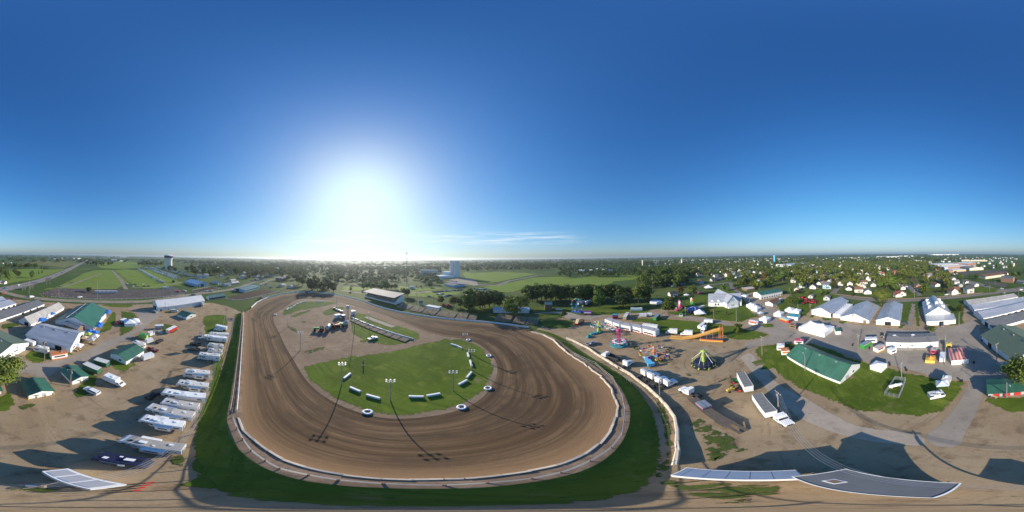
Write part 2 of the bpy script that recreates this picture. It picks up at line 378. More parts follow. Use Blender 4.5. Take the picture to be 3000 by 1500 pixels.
NT = 360
outr = loop_param(outer, NT)
inn_d = loop_param(INN, 1400)
# pair each crest point with the nearest inner point, keeping order, then relax
idx = [min(range(1400), key=lambda q: (inn_d[q].x-p.x)**2+(inn_d[q].y-p.y)**2) for p in outr]
un = [idx[0]]
for v in idx[1:]:
    d = (v-un[-1]+700) % 1400-700; un.append(un[-1]+max(0, min(d, 14)))
tot = un[-1]-un[0]; ring_len = 1400
un = [u+(ring_len-tot-4)*k/NT*(1 if tot < ring_len else 1) if abs(ring_len-tot-4) > 40 else u for k, u in enumerate(un)]
for _ in range(30): un = [un[0]]+[(un[k-1]+un[k+1])/2 for k in range(1, NT-1)]+[un[-1]]
innr = [inn_d[int(round(u)) % 1400] for u in un]
ACROSS = 10
def track_z(f, h): return .07+(h-.07)*f**1.6
vs, fs, uvs = [], [], []; s_ = 0
for k in range(NT+1):
    a, b = innr[k % NT], outr[k % NT]
    if k: s_ += (outr[k % NT]-outr[k-1]).length
    for q in range(ACROSS+1):
        f = q/ACROSS; p = a.lerp(b, f); vs.append((p.x, p.y, track_z(f, b.z))); uvs.append((s_, f*20))
for k in range(NT):
    for q in range(ACROSS):
        i0 = k*(ACROSS+1)+q; fs.append((i0, i0+ACROSS+1, i0+ACROSS+2, i0+1))
me = bpy.data.meshes.new('race_track'); me.from_pydata(vs, [], fs)
uvl = me.uv_layers.new(name='lane')
for lp in me.loops: uvl.data[lp.index].uv = uvs[lp.vertex_index]
me.polygons.foreach_set('use_smooth', [True]*len(fs))
for p in me.polygons:
    if p.normal.z < 0: p.flip()
# dirt with racing grooves running along the lap
m = bpy.data.materials.new('m_track'); m.use_nodes = True; nt = m.node_tree; N = nt.nodes; L = nt.links; b = N['Principled BSDF']
b.inputs['Roughness'].default_value = .9; b.inputs['Specular IOR Level'].default_value = .15
uv = N.new('ShaderNodeUVMap'); uv.uv_map = 'lane'
def lane_noise(su, sv, sc, det):
    mp = N.new('ShaderNodeMapping'); mp.inputs['Scale'].default_value = (su, sv, 1); nz = N.new('ShaderNodeTexNoise'); nz.inputs['Scale'].default_value = sc
    nz.inputs['Detail'].default_value = det; nz.inputs['Roughness'].default_value = .7; L.new(uv.outputs[0], mp.inputs[0]); L.new(mp.outputs[0], nz.inputs['Vector']); return nz.outputs[0]
def mixc(fac, a, c):
    mx = N.new('ShaderNodeMix'); mx.data_type = 'RGBA'; L.new(fac, mx.inputs[0])
    for sck, v in ((6, a), (7, c)):
        if isinstance(v, tuple): mx.inputs[sck].default_value = (*v, 1)
        else: L.new(v, mx.inputs[sck])
    return mx.outputs[2]
def ramp(v, lo, hi):
    mr = N.new('ShaderNodeMapRange'); mr.interpolation_type = 'SMOOTHSTEP'; mr.inputs[1].default_value = lo; mr.inputs[2].default_value = hi; L.new(v, mr.inputs[0]); return mr.outputs[0]
big = lane_noise(.005, .3, 1, 4); mid = lane_noise(.011, 1.3, 1, 5); fine = lane_noise(.03, 8, 1, 5); grit = lane_noise(1.2, 1.5, 1, 6)
damp = lane_noise(.035, .11, 1, 5); wob = lane_noise(.02, .25, 1, 3)
c_ = mixc(ramp(big, .38, .62), (.078,.048,.027), (.188,.123,.068))
c_ = mixc(ramp(mid, .5, .7), c_, (.064,.041,.026)); c_ = mixc(ramp(fine, .57, .74), c_, (.228,.152,.088)); 
fm = N.new('ShaderNodeMath'); fm.operation = 'MULTIPLY'; fm.inputs[1].default_value = .45; L.new(ramp(grit, .5, .75), fm.inputs[0])
c_ = mixc(fm.outputs[0], c_, (.085,.06,.042))
dm = N.new('ShaderNodeMath'); dm.operation = 'MULTIPLY'; dm.inputs[1].default_value = .62; L.new(ramp(damp, .46, .62), dm.inputs[0]); c_ = mixc(dm.outputs[0], c_, (.062,.042,.028))
dw = N.new('ShaderNodeMath'); dw.operation = 'MULTIPLY'; dw.inputs[1].default_value = .35; L.new(ramp(wob, .55, .68), dw.inputs[0]); c_ = mixc(dw.outputs[0], c_, (.24,.17,.105))
sx = N.new('ShaderNodeSeparateXYZ'); L.new(uv.outputs[0], sx.inputs[0])
c_ = mixc(ramp(sx.outputs[1], 14.5, 20), c_, (.22,.138,.076))       # looser, redder dirt high on the banking
L.new(c_, b.inputs['Base Color'])
bp = N.new('ShaderNodeBump'); bp.inputs['Strength'].default_value = .5; bp.inputs['Distance'].default_value = .15
ad = N.new('ShaderNodeMath'); ad.operation = 'ADD'; L.new(fine, ad.inputs[0]); L.new(grit, ad.inputs[1]); L.new(ad.outputs[0], bp.inputs['Height']); L.new(bp.outputs[0], b.inputs['Normal'])
MATS['m_track'] = m; me.materials.append(m)
o = bpy.data.objects.new('race_track', me); col.objects.link(o); tag(o, kind='structure')
# --- outer bank: gravel ledge on the crest, then a grass slope down to the lots
crest = [P(('s', a, b), h) for a, b, h in CREST]; crest = smooth_loop(crest, 2, False); crest = resample(crest, 1.5, False)
def out_normals(pts):
    r = []
    for k in range(len(pts)):
        t = pts[min(k+1, len(pts)-1)]-pts[max(k-1, 0)]; t.z = 0; nrm = Vector((t.y, -t.x, 0)).normalized()
        if nrm.dot(pts[k]-Vector((-70, 50, 0))) < 0: nrm = -nrm
        r.append(nrm)
    return r
cn = out_normals(crest)
for _ in range(12): cn = [cn[0]]+[(cn[k-1]+cn[k]+cn[k+1]).normalized() for k in range(1, len(cn)-1)]+[cn[-1]]
def sweep(name, prof, mat, jag=0, kind='structure', label=None, cat=None):
    """prof: (offset outwards, height fraction of crest, extra z)"""
    vs = []; fs = []; n = len(prof); ed = []
    for k, p in enumerate(crest):
        for q, (off, hf, dz, e) in enumerate(prof):
            w = off*(1+jag*noise.noise(Vector((k*.13, q*3.1, 0)))*(1 if q in (0, n-1) else 0))
            v = p+cn[k]*w; vs.append((v.x, v.y, p.z*hf+dz)); ed.append(e)
    for k in range(len(crest)-1):
        for q in range(n-1): i0 = k*n+q; fs.append((i0, i0+n, i0+n+1, i0+1))
    me = bpy.data.meshes.new(name); me.from_pydata(vs, [], fs); me.materials.append(MATS[mat])
    at = me.attributes.new('edge', 'FLOAT', 'POINT'); at.data.foreach_set('value', ed)
    me.polygons.foreach_set('use_smooth', [True]*len(fs))
    for p in me.polygons:
        if p.normal.z < 0: p.flip()
    o = bpy.data.objects.new(name, me); col.objects.link(o); return tag(o, label, cat, None, kind)
sweep('crest_ledge', [(-.6,1,-.05,1),(0,1,.0,1),(1.6,1,.0,1),(2.3,.97,.0,1)], 'm_ledge')
sweep('grass_bank', [(2.2,.97,.02,.6),(2.8,.89,.01,1),(4.2,.52,.02,1),(5.5,.17,.03,1),(6.3,.04,.05,1),(7.6,.0,.06,0)], 'm_lawn', jag=.1)
sheet('infield', [Vector((p.x, p.y, 0)) for p in loop_param(INN, 160)], 'm_infield', .04, jag=0, ew=0, smooth=0)
LAWNS = [
 ('infield_lawn', 'm_lawn', 'o 415,325 450,278 600,242 760,214 900,202 1050,177 1200,142 1405,99 p 100,97 200,98 250,102 340,132 410,184 456,244 474,310 454,398 388,482 290,548 150,598 0,622 o 1250,628 1050,638 900,616 750,562 600,486 500,415'),
 ('infield_lawn', 'm_lawn', 'f 0,694 100,717 200,752 350,812 480,842 580,882 603,918 570,955 450,985 370,1012 270,1012 130,985 0,948 e 1200,962 1110,930 1050,880 1040,800 1060,740 1110,692'),
 ('infield_lawn', 'm_grass', 'e 400,690 450,640 540,602 640,588 780,588 900,592 955,602 900,615 800,640 700,658 560,680 450,728 400,720'),
 ('infield_lawn', 'm_grass', 'e 462,738 560,692 700,662 640,702 520,742'), ('infield_lawn', 'm_grass', 'e 770,690 860,645 960,635 1020,650 960,690 880,720 800,725'),
 ('infield_lawn', 'm_thin_grass', 'e 430,822 490,815 575,855 550,885 480,868'), ('infield_lawn', 'm_thin_grass', 'e 590,1055 750,1020 835,1000 825,1040 700,1085 610,1092'),
 ('infield_lawn', 'm_thin_grass', 'e 572,780 630,772 640,792 590,798'),
 ('bank_lawn', 'm_lawn', 's 590,932 600,924 650,919 672,925 664,1000 658,1080 648,1160 640,1230 640,1300 668,1365 700,1415 650,1440 614,1438 567,1418 540,1387 550,1330 547,1262 574,1205 598,1143 614,1092 612,1040 600,990'),
 ('lawn', 'm_lawn', 'a 205,1110 290,1040 480,1085 640,1070 725,1090 600,1110 470,1150 330,1180 250,1150'), ('lawn', 'm_grass', 'a 0,795 180,788 195,820 80,850 0,852'),
 ('lawn', 'm_lawn', 'a 900,900 950,850 1040,690 1110,688 1095,780 1060,850 1000,885'), ('lawn', 'm_grass', 'b 0,678 150,688 190,760 160,850 60,900 0,922 a 1112,905 1115,800 1140,690'),
 ('lawn', 'm_lawn', 'a 960,615 1250,620 1255,648 970,642'), ('lawn', 'm_lawn', 'a 1010,1110 1050,1225 1120,1255 b 60,1270 160,1192 170,1150 60,1120 a 1288,1080'),
 ('lawn', 'm_grass', 'c 750,85 840,110 950,180 930,260 865,320 800,382 700,370 655,335 700,285 820,205 780,150'),
 ('lawn', 'm_lawn', 'n 848,425 1000,415 1159,408 c 130,300 150,480 60,525 0,520 n 1159,548 1040,545 990,525 950,500 860,462'),
 ('lawn', 'm_grass', 'b 395,785 570,830 545,885 470,902 385,872'), ('lawn', 'm_grass', 'b 400,690 540,658 562,670 520,697 440,702'),
 ('fair_lawn', 'm_lawn', 'i 640,1055 690,1010 870,985 1040,975 1110,1015 j 170,985 260,970 500,1055 730,1150 770,1160 820,1178 990,1200 1100,1238 1230,1270 n 450,264 640,285 742,308 700,400 640,480 590,540 450,562 250,582 100,562 m 850,470 700,440 540,382 480,350 300,282 150,205 0,65 l 1010,122 930,42 890,0 i 780,1192 700,1132'),
 ('midway_lawn', 'm_lawn', 'h 470,585 700,580 850,592 1110,612 1250,640 i 300,790 470,822 610,845 830,890 800,925 700,950 520,965 430,955 390,905 200,905 0,912 h 1080,745 820,742 740,718 735,660 600,628 480,628'),
 ('hall_lawn', 'm_lawn', 'h 780,530 880,560 1000,562 1100,572 i 210,745 300,765 470,785 580,790 640,750 720,740 730,715 650,690 622,615 600,590 540,500 370,470 200,500 120,550 0,560 h 1000,500'),
 ('tractor_lawn', 'm_lawn', 'i 850,640 960,702 1100,722 1190,738 j 215,690 390,600 505,548 560,540 380,500 i 1100,490 960,555'),
 ('lawn', 'm_lawn', 'i 710,805 850,790 872,820 830,842 740,832'), ('verge', 'm_grass', 'k 135,612 240,612 232,650 210,760 182,822 120,845 100,845'),
 ('verge', 'm_grass', 'k 248,610 300,618 302,720 312,830 280,830 262,760'), ('verge', 'm_grass', 'k 540,602 720,590 735,700 722,760 745,800 640,822 550,826 600,720'),
 ('lawn', 'm_grass', 'j 325,740 420,735 450,765 360,775'), ('lawn', 'm_grass', 'j 505,775 600,772 560,805 500,795'), ('verge', 'm_grass', 'j 600,590 690,588 660,640 600,630'),
 ('park_lawn', 'm_lawn', 'g 500,640 900,640 1100,650 1288,600 h 480,470 700,520 560,545 360,545 g 1288,720 1000,720 800,672 570,685'),
 ('park_lawn', 'm_lawn', 'g 520,718 640,700 780,702 800,730 700,745 560,740'), ('park_lawn', 'm_grass', 'g 560,760 900,755 930,800 880,850 700,850 580,830'),
 ('park_lawn', 'm_lawn', 'f 900,640 1050,620 1250,600 g 150,600 140,690 f 1240,700 1000,680'),
 ('street_lawn', 'm_lawn', 'b 0,618 100,614 130,630 100,650 0,648'),
 ('bank_weeds', 'm_thin_grass', 'l 60,290 160,430 215,560 230,700 220,830 150,1000 40,1010 0,960 110,800 120,600 60,420'),
 ('trackside_weeds', 'm_thin_grass', 'l 330,500 480,480 620,600 800,690 880,760 760,830 560,880 460,900 400,760 340,640'),
 ('trackside_weeds', 'm_thin_grass', 'l 40,1000 300,1010 1050,1030 1160,1080 1431,1190 1431,1230 700,1240 200,1235 30,1200'),
 ('weeds', 'm_thin_grass', 'd 460,930 560,900 640,920 630,1040 560,1010 480,1000'), ('weeds', 'm_thin_grass', 'c 0,1200 330,1190 640,1215 660,1260 330,1280 0,1270'),
 ('weeds', 'm_thin_grass', 'h 470,850 560,830 600,880 520,900'), ('weeds', 'm_thin_grass', 'h 690,980 880,985 850,1010 720,1010'), ('weeds', 'm_thin_grass', 'l 290,120 350,125 370,150 310,150'),
 ('weeds', 'm_thin_grass', 'c 150,440 300,410 370,430 330,480 230,510 150,480'),
 ('far_lawn', 'm_lawn', 'G 1600,715 2040,720 2110,770 2060,810 1800,835 1650,790'), ('far_lawn', 'm_lawn', 'G 50,790 160,870 380,860 560,800 600,900 300,925 60,940'), ('far_lawn', 'm_lawn', 'G 820,870 1060,830 1100,890 880,905'),
]
LZ = .062
for nm, mt, s in LAWNS:
    LZ += .0012; sheet(nm, PS(s), mt, LZ, jag=.8, ew=4.5 if mt == 'm_thin_grass' else 2.8)
PAVE = [
 ('asphalt_lane', 'm_asphalt', 'i 560,560 640,545 850,650 1060,770 1280,760 j 330,745 620,802 860,822 1060,852 k 290,856 480,832 700,816 800,750 850,765 890,960 1060,1120 1120,1230 n 1060,262 890,292 740,305 600,282 450,262 j 1288,1262 1100,1225 1000,1192 760,1160 500,1060 300,1006 160,986 i 1050,972 870,984 690,1006 630,1050 560,990 690,952 800,926 830,890 600,840 585,790 720,740 740,715 650,690 610,600'),
 ('asphalt_lane', 'm_asphalt', 'n 745,300 890,290 850,420 800,540 720,700 690,800 440,796 410,702 500,650 590,550 700,400'),
 ('concrete_lane', 'm_concrete_lane', 'i 640,1065 740,1172 850,1272 l 1010,150 1250,310 m 300,312 530,452 700,546 900,592 1130,606 n 270,690 410,708 440,796 250,786 m 900,705 700,665 520,615 270,505 150,400 l 1180,470 1000,270 860,110 770,0 i 545,1110'),
 ('asphalt_lane', 'm_asphalt', 'c 240,130 440,200 500,150 570,110 600,60 780,30 a 900,1120 1060,1010 1288,925 b 130,900 230,850 330,762 420,700 300,690 230,680 150,680 190,760 160,850 0,922 a 1150,907 1000,952 900,1020 720,1090 480,1155 330,1180 250,1150 200,1110 130,1090 0,1160 k 1280,1200 1130,1230 n 1075,258'),
 ('asphalt_lane', 'm_asphalt', 'h 0,560 300,550 560,548 860,568 1110,605 1230,630 i 300,790 480,822 470,790 300,765 220,742 h 1140,580 1000,560 850,555 700,535 560,520 500,480 220,505 0,510'),
 ('park_path', 'm_asphalt', 'g 500,705 640,690 800,680 900,700 1000,730 1288,700 1288,720 1160,738 1050,760 900,755 800,745 780,705 660,702 560,712'),
 ('parking_lot', 'm_dark_asphalt', 's 110,862 161,844 230,846 400,848 470,846 505,838 522,846 552,858 500,868 400,875 250,875 150,869'),
 ('arena_floor', 'm_arena', 'C 30,1045 470,955 700,985 690,1010 250,1085 20,1085'), ('arena_floor', 'm_arena', 'C 850,1235 1340,1100 1790,1010 2220,1060 2060,1110 1780,1180 1300,1285 1050,1288'),
 ('church_lot', 'm_dark_asphalt', 'G 1800,600 2100,640 2260,650 2250,730 1980,680 1840,640'), ('school_lot', 'm_dark_asphalt', 'G 1150,430 1500,415 2000,395 2300,410 2250,470 1700,440 1400,520 1200,470'),
 ('plant_yard', 'm_asphalt', 'D 1960,590 2250,545 2500,560 2576,640 2576,700 2300,650 2050,625'),
 ('concrete_pad', 'm_concrete_lane', 'f 50,740 92,730 355,824 312,838'),
]
PZ = .045
for nm, mt, s in PAVE:
    PZ += .0012; z = PZ
    if nm in ('concrete_pad',): z = .13
    sheet(nm, PS(s), mt, z, jag=.12, ew=.4 if nm != 'concrete_pad' else 0, smooth=0 if nm in ('parking_lot','arena_floor','concrete_pad') else 1)
# fields beyond the fair
FIELDS = [('mown_field', 'm_field', 's 120,850 165,842 260,792 330,790 345,800 400,846 161,843'), ('mown_field', 'm_field', 's 330,790 440,786 470,800 560,838 505,836 470,845 402,846 345,800'),
 ('meadow', 'm_field', 'A 0,900 400,830 900,760 1400,600 1700,480 1250,520 900,480 300,520 0,640'), ('hay_field', 'm_hayfield', 's 60,766 240,763 250,760 200,786 160,780 100,775'),
 ('crop_field', 'm_crop', 's 2960,752 3010,752 3150,752 3140,762 3060,764 2960,764'), ('far_field', 'm_field', 's 270,785 300,768 380,765 430,778 380,788'), 
 ('mown_field', 'm_field', 'g 0,440 60,450 250,420 590,350 1288,360 1288,420 1130,450 1000,425 430,470 300,510 180,495 60,460'), ('mown_field', 'm_field', 'g -160,310 0,320 200,310 570,325 430,355 240,395 100,420 0,405 -100,400'),
 ('mown_field', 'm_field', 'h 0,210 240,160 580,170 690,190 600,215 300,240 0,270'), ('meadow', 'm_field', 'D 0,690 550,720 600,760 200,790 0,780'), ('meadow', 'm_field', 'D 1060,700 1140,690 1400,740 1750,720 1950,720 1900,760 1340,800 1160,820 1050,770'),
 ('far_field', 'm_crop', 's 2790,764 2960,758 2980,772 2900,785 2830,780'), ('sports_field', 'm_field', 'F 0,320 480,330 470,360 100,380 0,370'), ('camp_field', 'm_field', 'D 1160,830 1700,800 2200,790 2300,830 1900,920 1500,900 1200,880'),
 ('pond', 'm_water', 's 1110,782 1150,781 1200,784 1198,788 1150,787 1115,786'), ('pond', 'm_water', 's 1000,787 1042,785 1040,789 1002,790')]
FZ = .02
for nm, mt, s in FIELDS:
    FZ += .0015; sheet(nm, PS(s), mt, FZ, jag=1.5, ew=3)
# streets
hwy = PS('a 0,480 200,440 415,385 580,320 710,257 805,210 890,171')
hd = smooth_loop(hwy, 2, False)
strip('highway', hd, 22, 'm_road', .03)
def offset(pts, d):
    r = []
    for k, p in enumerate(pts):
        t = pts[min(k+1, len(pts)-1)]-pts[max(0, k-1)]; r.append(p+Vector((-t.y, t.x, 0)).normalized()*d)
    return r
strip('highway_median', offset(hd, 0), 1.2, 'm_path', .05); strip('highway_shoulder', offset(hd, 10), 2.4, 'm_path', .045); strip('highway_shoulder', offset(hd, -10), 2.4, 'm_path', .045)
main_a = PS('F 1000,845 1300,872 1900,948 2400,980 G 600,955 1400,895 2000,825 2576,765'); main_b = PS('a 0,490 200,545 400,564 800,586 1288,592 b 300,585 700,518 1000,485 1130,460 1210,430')
strip('main_street', smooth_loop(main_a, 1, False), 9, 'm_road', .04); strip('main_street', smooth_loop(main_b, 1, False), 10, 'm_path', .042)
strip('brick_sidewalk', offset(smooth_loop(main_a, 1, False), 7 if (offset(main_a, 7)[3]).length > main_a[3].length else -7), 3.2, 'm_brick_walk', .05)
for k, s in enumerate(['F 1300,830 1420,680 1530,560', 'G 600,880 420,720 280,600', 'G 2100,780 1700,640 1450,580', 'F 1100,460 1000,520', 'F 2010,540 1990,400 1980,340', 'E 1000,700 1400,660 1560,640 1700,620', 'E 1680,640 1720,740 1800,800 1900,850',
                       'b 1210,430 1288,400', 'e 200,430 300,385 360,375', 'D 0,780 400,830 520,835', 'D 1300,820 1700,795', 'g 0,430 180,440 300,395 560,345', 'A 1560,960 1900,850 2300,700 2576,610', 'B 770,1010 640,780 420,530', 'B 880,970 1400,960 1700,940', 'A 150,1030 700,900', 'G 2576,720 2300,760 2100,770', 'k 245,615 215,700 190,830', 'k 745,660 790,740']):
    strip('side_street', PS(s), [7,8,9,5,4,7,7,8,7,6,7,9,4,6,3,3,8,5,5][k], 'm_path' if k in (9,10,12,13,14,17,18) else 'm_road', .035+.001*k)
strip('gravel_path', smooth_loop(PS('B 2200,820 1850,900 1720,850 1500,720 1330,640 1210,560'), 1, False), 4, 'm_path', .06)
# strips of gravel parking rows across the mown field
for k in range(11):
    y = 797+k*4.6; a, b = P(('s', 262-k*9.5, y)), P(('s', 398-max(0, 8-k)*5, y+.4)); strip('field_track', [a, b], 1.3 if k % 2 else .8, 'm_path', .07)
# kerb faces and lane paint
strip('lane_marking', offset(hd, 4.6), .5, 'm_paint_white', .07); strip('lane_marking', offset(hd, -4.6), .5, 'm_paint_white', .07)
strip('lane_marking', smooth_loop(main_a, 1, False), .35, 'm_paint_yellow', .07); strip('lane_marking', smooth_loop(main_b, 1, False), .35, 'm_paint_yellow', .07)
# ================================================================== BUILDINGS
M('m_white_wall', (.78,.78,.76), .6, .05, .4); M('m_house_white', (.62,.61,.57), .65, .08, .5); M('m_white_metal', (.74,.76,.78), .42, .06, .3); M('m_cream_wall', (.62,.55,.42), .7, .08, .5); M('m_grey_wall', (.42,.43,.44), .7, .08)
M('m_blue_wall', (.35,.5,.62), .6, .06); M('m_brick', (.32,.17,.12), .8, .15, 1.5); M('m_tan_brick', (.46,.36,.26), .8, .1, 1.0); M('m_red_panel', (.5,.03,.03), .6, .1)
M('m_roof_galv', (.42,.44,.48), .38, .2, .25, metal=.35, ribs=6.0, stretch=(.3,3,1)); M('m_roof_galv_old', (.38,.36,.34), .55, .2, .3, metal=.15, ribs=5.0, stretch=(2,.4,1)); M('m_roof_dark', (.12,.125,.135), .5, .12, .3, ribs=5.0)
M('m_roof_green', (.038,.125,.085), .42, .22, .35, ribs=5.0, stretch=(1.5,.4,1)); M('m_roof_olive', (.12,.16,.105), .5, .08, .3, ribs=5.0); M('m_roof_teal', (.09,.17,.17), .5, .1, .3, ribs=5.0)
M('m_roof_bluewhite', (.5,.58,.68), .4, .06, .3, ribs=5.0); M('m_roof_brown', (.16,.085,.055), .8, .18, 1.2); M('m_roof_grey_sh', (.2,.195,.19), .85, .15, 1.2); M('m_roof_tan', (.5,.46,.42), .7, .1, .4)
M('m_roof_pale', (.66,.66,.66), .5, .08, .25, ribs=3.0); M('m_roof_stand', (.36,.32,.28), .8, .2, .35, stretch=(3,.4,1)); M('m_roof_red', (.3,.1,.07), .8, .15, 1.0); M('m_roof_black', (.06,.062,.066), .85, .2, .8); M('m_roof_slate', (.125,.135,.15), .8, .12, .6); M('m_roof_sky', (.2,.26,.36), .45, .1, .3)
M('m_opening', (.012,.012,.013), .9, .1); M('m_glass', (.03,.04,.05), .12, .1, spec=.8); M('m_trim', (.8,.8,.78), .5, .04); M('m_dark_metal', (.07,.07,.075), .5, .15); M('m_steel', (.45,.46,.47), .4, .1, metal=.6)
M('m_wood', (.2,.14,.09), .85, .2, 2.0, stretch=(1,1,.2)); M('m_pole', (.25,.2,.155), .85, .15, 2.0); M('m_conc', (.5,.41,.31), .85, .14, .8, bump=.3); M('m_conc_white', (.72,.72,.7), .7, .08, .8); M('m_rail_white', (.75,.72,.68), .5, .1)
M('m_weathered_plank', (.13,.105,.085), .85, .25, 1.5); M('m_orange', (.58,.19,.06), .5, .08); M('m_yellow', (.68,.5,.1), .5, .08); M('m_red', (.5,.03,.03), .45, .1); M('m_green_paint', (.04,.28,.07), .5, .1); M('m_blue', (.03,.12,.5), .45, .1)
M('m_teal', (.06,.3,.34), .45, .1); M('m_purple', (.2,.05,.35), .45, .1); M('m_pink', (.55,.07,.2), .5, .1); M('m_lime', (.36,.5,.08), .5, .08); M('m_cyan', (.12,.45,.7), .45, .1); M('m_navy', (.02,.024,.06), .4, .12); M('m_black', (.02,.02,.022), .5, .1)
M('m_tent', (.82,.82,.82), .65, .03, .5); M('m_tent_blue', (.03,.17,.55), .6, .06); M('m_tent_red', (.5,.08,.15), .65, .08); M('m_tent_tan', (.55,.42,.25), .65, .06); M('m_tent_green', (.03,.13,.07), .6, .08); M('m_tent_yellow', (.7,.36,.07), .6, .06); M('m_tent_grey', (.4,.4,.42), .65, .06); M('m_maroon', (.12,.015,.025), .35, .1)
M('m_chrome', (.6,.6,.62), .25, .05, metal=.8); M('m_tyre', (.02,.02,.02), .85, .1); M('m_silver', (.42,.44,.46), .35, .05, metal=.4); M('m_gunmetal', (.1,.105,.11), .35, .1, metal=.3); M('m_white_paint', (.8,.8,.8), .3, .03); M('m_blue_paint', (.04,.1,.3), .3, .05)
M('m_rv_roof', (.62,.6,.56), .6, .12, .8); M('m_rv_wall', (.76,.75,.73), .4, .05); M('m_stripe', (.28,.24,.2), .5, .1); M('m_lamp', (.6,.6,.57), .3, .02); M('m_taillight', (.45,.02,.02), .3, .05)

def gable(name, label, cat, P1, P2, P3, base, apex, wall='m_white_wall', roof='m_roof_galv', over=.5, doors=(), wins=(), group=None, rows=None, z0=0, caps=None):
    """P2-P3: gable end, P2-P1: long eave (all surveyed at eave height); base: ground point under P2 (or the eave height); apex: survey of the gable peak (or the rise)"""
    P1, P2, P3 = Q(P1), Q(P2), Q(P3)
    if isinstance(base, str):
        g = P(Q(base)); eave = max(2.2, hgt(g, P2))
    else: eave = base
    a, b, c = P(P1, eave), P(P2, eave), P(P3, eave)
    x = (a-b); x.z = 0; L_ = x.length; x.normalize(); y = Vector((-x.y, x.x, 0)); W_ = (c-b).dot(y); sg = 1 if W_ > 0 else -1; W_ = abs(W_)
    ctr = b+x*L_/2+y*sg*W_/2; rz = math.atan2(x.y, x.x)
    if isinstance(apex, str): rise = hgt(b+y*sg*W_/2, Q(apex))-eave
    else: rise = apex
    rise = max(.5, min(rise, W_*.62))
    t = empty(name, (ctr.x, ctr.y, z0), rz); tag(t, label, cat, group)
    l, w = L_/2, W_/2
    mb = MB(); mb.prism([(-w+.05,0),(w-.05,0),(w-.05,eave),(0,eave+rise),(-w+.05,eave)], -l+.05, l-.05, 'x'); mb.build('wall', wall, t)
    sl = rise/w; th = .14
    for s in (-1, 1):
        rb = MB(); e = w+over
        pts = [(s*e, eave-sl*over+.04), (0, eave+rise+.04), (0, eave+rise+.04+th), (s*e, eave-sl*over+.04+th)]
        rb.prism(pts, -l-over*.6, l+over*.6, 'x'); rp = rb.build('roof', roof, t)
        if s == 1: MB().box(0, 0, eave+rise+.04+th, L_+over*1.2, .5, .1).build('ridge_cap', caps or roof, rp)
    def face(side, u, z, bw, bh, th=.08):
        """box on a wall: side n = long near side (P2-P1), o = opposite, g = gable at P2, h = far gable"""
        if side in 'no':
            yy = (-sg if side == 'n' else sg)*w; return MB().box(-l+u*L_, yy, z, bw, th, bh)
        xx = -l if side == 'g' else l
        return MB().box(xx, (-sg+2*sg*u)*w, z, th, bw, bh)
    for side, u, bw, bh, mt in doors: face(side, u, bh/2, bw, bh).build('door', mt, t)
    for side, u, z, bw, bh in wins:
        f = face(side, u, z, bw+.25, bh+.25, .1).build('window', 'm_trim', t); face(side, u, z, bw, bh, .14).build('pane', 'm_glass', f)
    if rows:                                                        # open bays between posts along a long side
        for side, n_, bw, bh in rows:
            for k in range(n_): face(side, (k+.5)/n_, bh/2+.5, bw, bh).build('bay', 'm_opening', t)
    if L_ > 14 and W_ > 7:                                          # gutters and ridge ventilators
        for s in (-1, 1): MB().box(0, s*(w+over-.02), eave-sl*over+.02, L_+over, .14, .14).build('gutter', 'm_trim', t)
        for k in range(3): MB().box(-l+L_*(k+.7)/3.4, w*.12, eave+rise*.93+.2, .9, .7, .5).build('roof_vent', 'm_steel', t)
    t['dims'] = (L_, W_, eave, rise)
    return t
BW = 'm_opening'
gable('barn', 'big white barn with ribbed grey metal roof behind the orange food stand', 'barn', 'a 247,903', 'a 667,1020', 'a 820,878', 'a 667,1075', 'a 748,890', 'm_white_metal', 'm_roof_galv', doors=[('g',.75,4,3.4,BW),('n',.55,1.6,2.2,BW),('n',.25,3.2,2.6,BW)], wins=[('n',.8,2.2,2.6,.6)])
tb = gable('barn', 'green roofed monitor barn with a white clerestory strip and open lower side', 'barn', 'a 1010,668', 'a 885,837', 'a 515,775', 'a 885,868', 'a 695,737', 'm_white_metal', 'm_roof_green', rows=[('n',7,3.4,1.9)], doors=[('g',.3,4,3,BW)])
L_, W_, ev, ri = tb['dims']; MB().box(0, W_*.2*(1 if tb.rotation_euler.z else 1), ev+ri*.62, L_*.98, .25, 1.0).build('clerestory', 'm_trim', tb)
gable('lean_to', 'grey roofed lean-to between the green barn and the ribbed barn', 'shed', 'a 600,800', 'a 735,850', 'a 768,820', 3.0, 1.2, 'm_wood', 'm_roof_galv_old')
gable('barn', 'long white barn with pale weathered roof between dark barn and green barn', 'barn', 'a 603,645', 'a 290,803', 'a 165,768', 'a 288,828', 'a 225,738', 'm_white_wall', 'm_roof_galv_old', doors=[('g',.35,3.2,2.4,BW)], wins=[('n',q/8,1.6,.7,.6) for q in range(1,8)])
gable('barn', 'long white barn with charcoal roof beside the pale roofed barn', 'barn', 'a 418,612', 'k 985,838', 'k 878,765', 'k 950,862', 2.6, 'm_white_wall', 'm_roof_dark', doors=[('g',.5,4,3,BW),('n',.62,2.4,2,BW),('n',.74,2,2,BW),('n',.86,1.6,1.8,BW)])
gable('barn', 'long barn with light blue-grey roof, third back from the olive roof', 'barn', 'a 152,608', 'k 905,747', 'k 828,680', 3.2, 2.0, 'm_white_wall', 'm_roof_galv', rows=[('n',9,3,1.8)])
gable('barn', 'long barn with two-tone grey roof and red trimmed eave', 'barn', 'a 60,575', 'k 820,668', 'k 762,622', 3.0, 2.0, 'm_white_wall', 'm_roof_galv', rows=[('n',9,3,1.8)])
gable('barn', 'long grey roofed barn farthest back, along the street', 'barn', 'k 1230,545', 'k 770,618', 'k 705,580', 3.0, 2.0, 'm_white_wall', 'm_roof_galv_old', rows=[('n',8,3,1.8)])
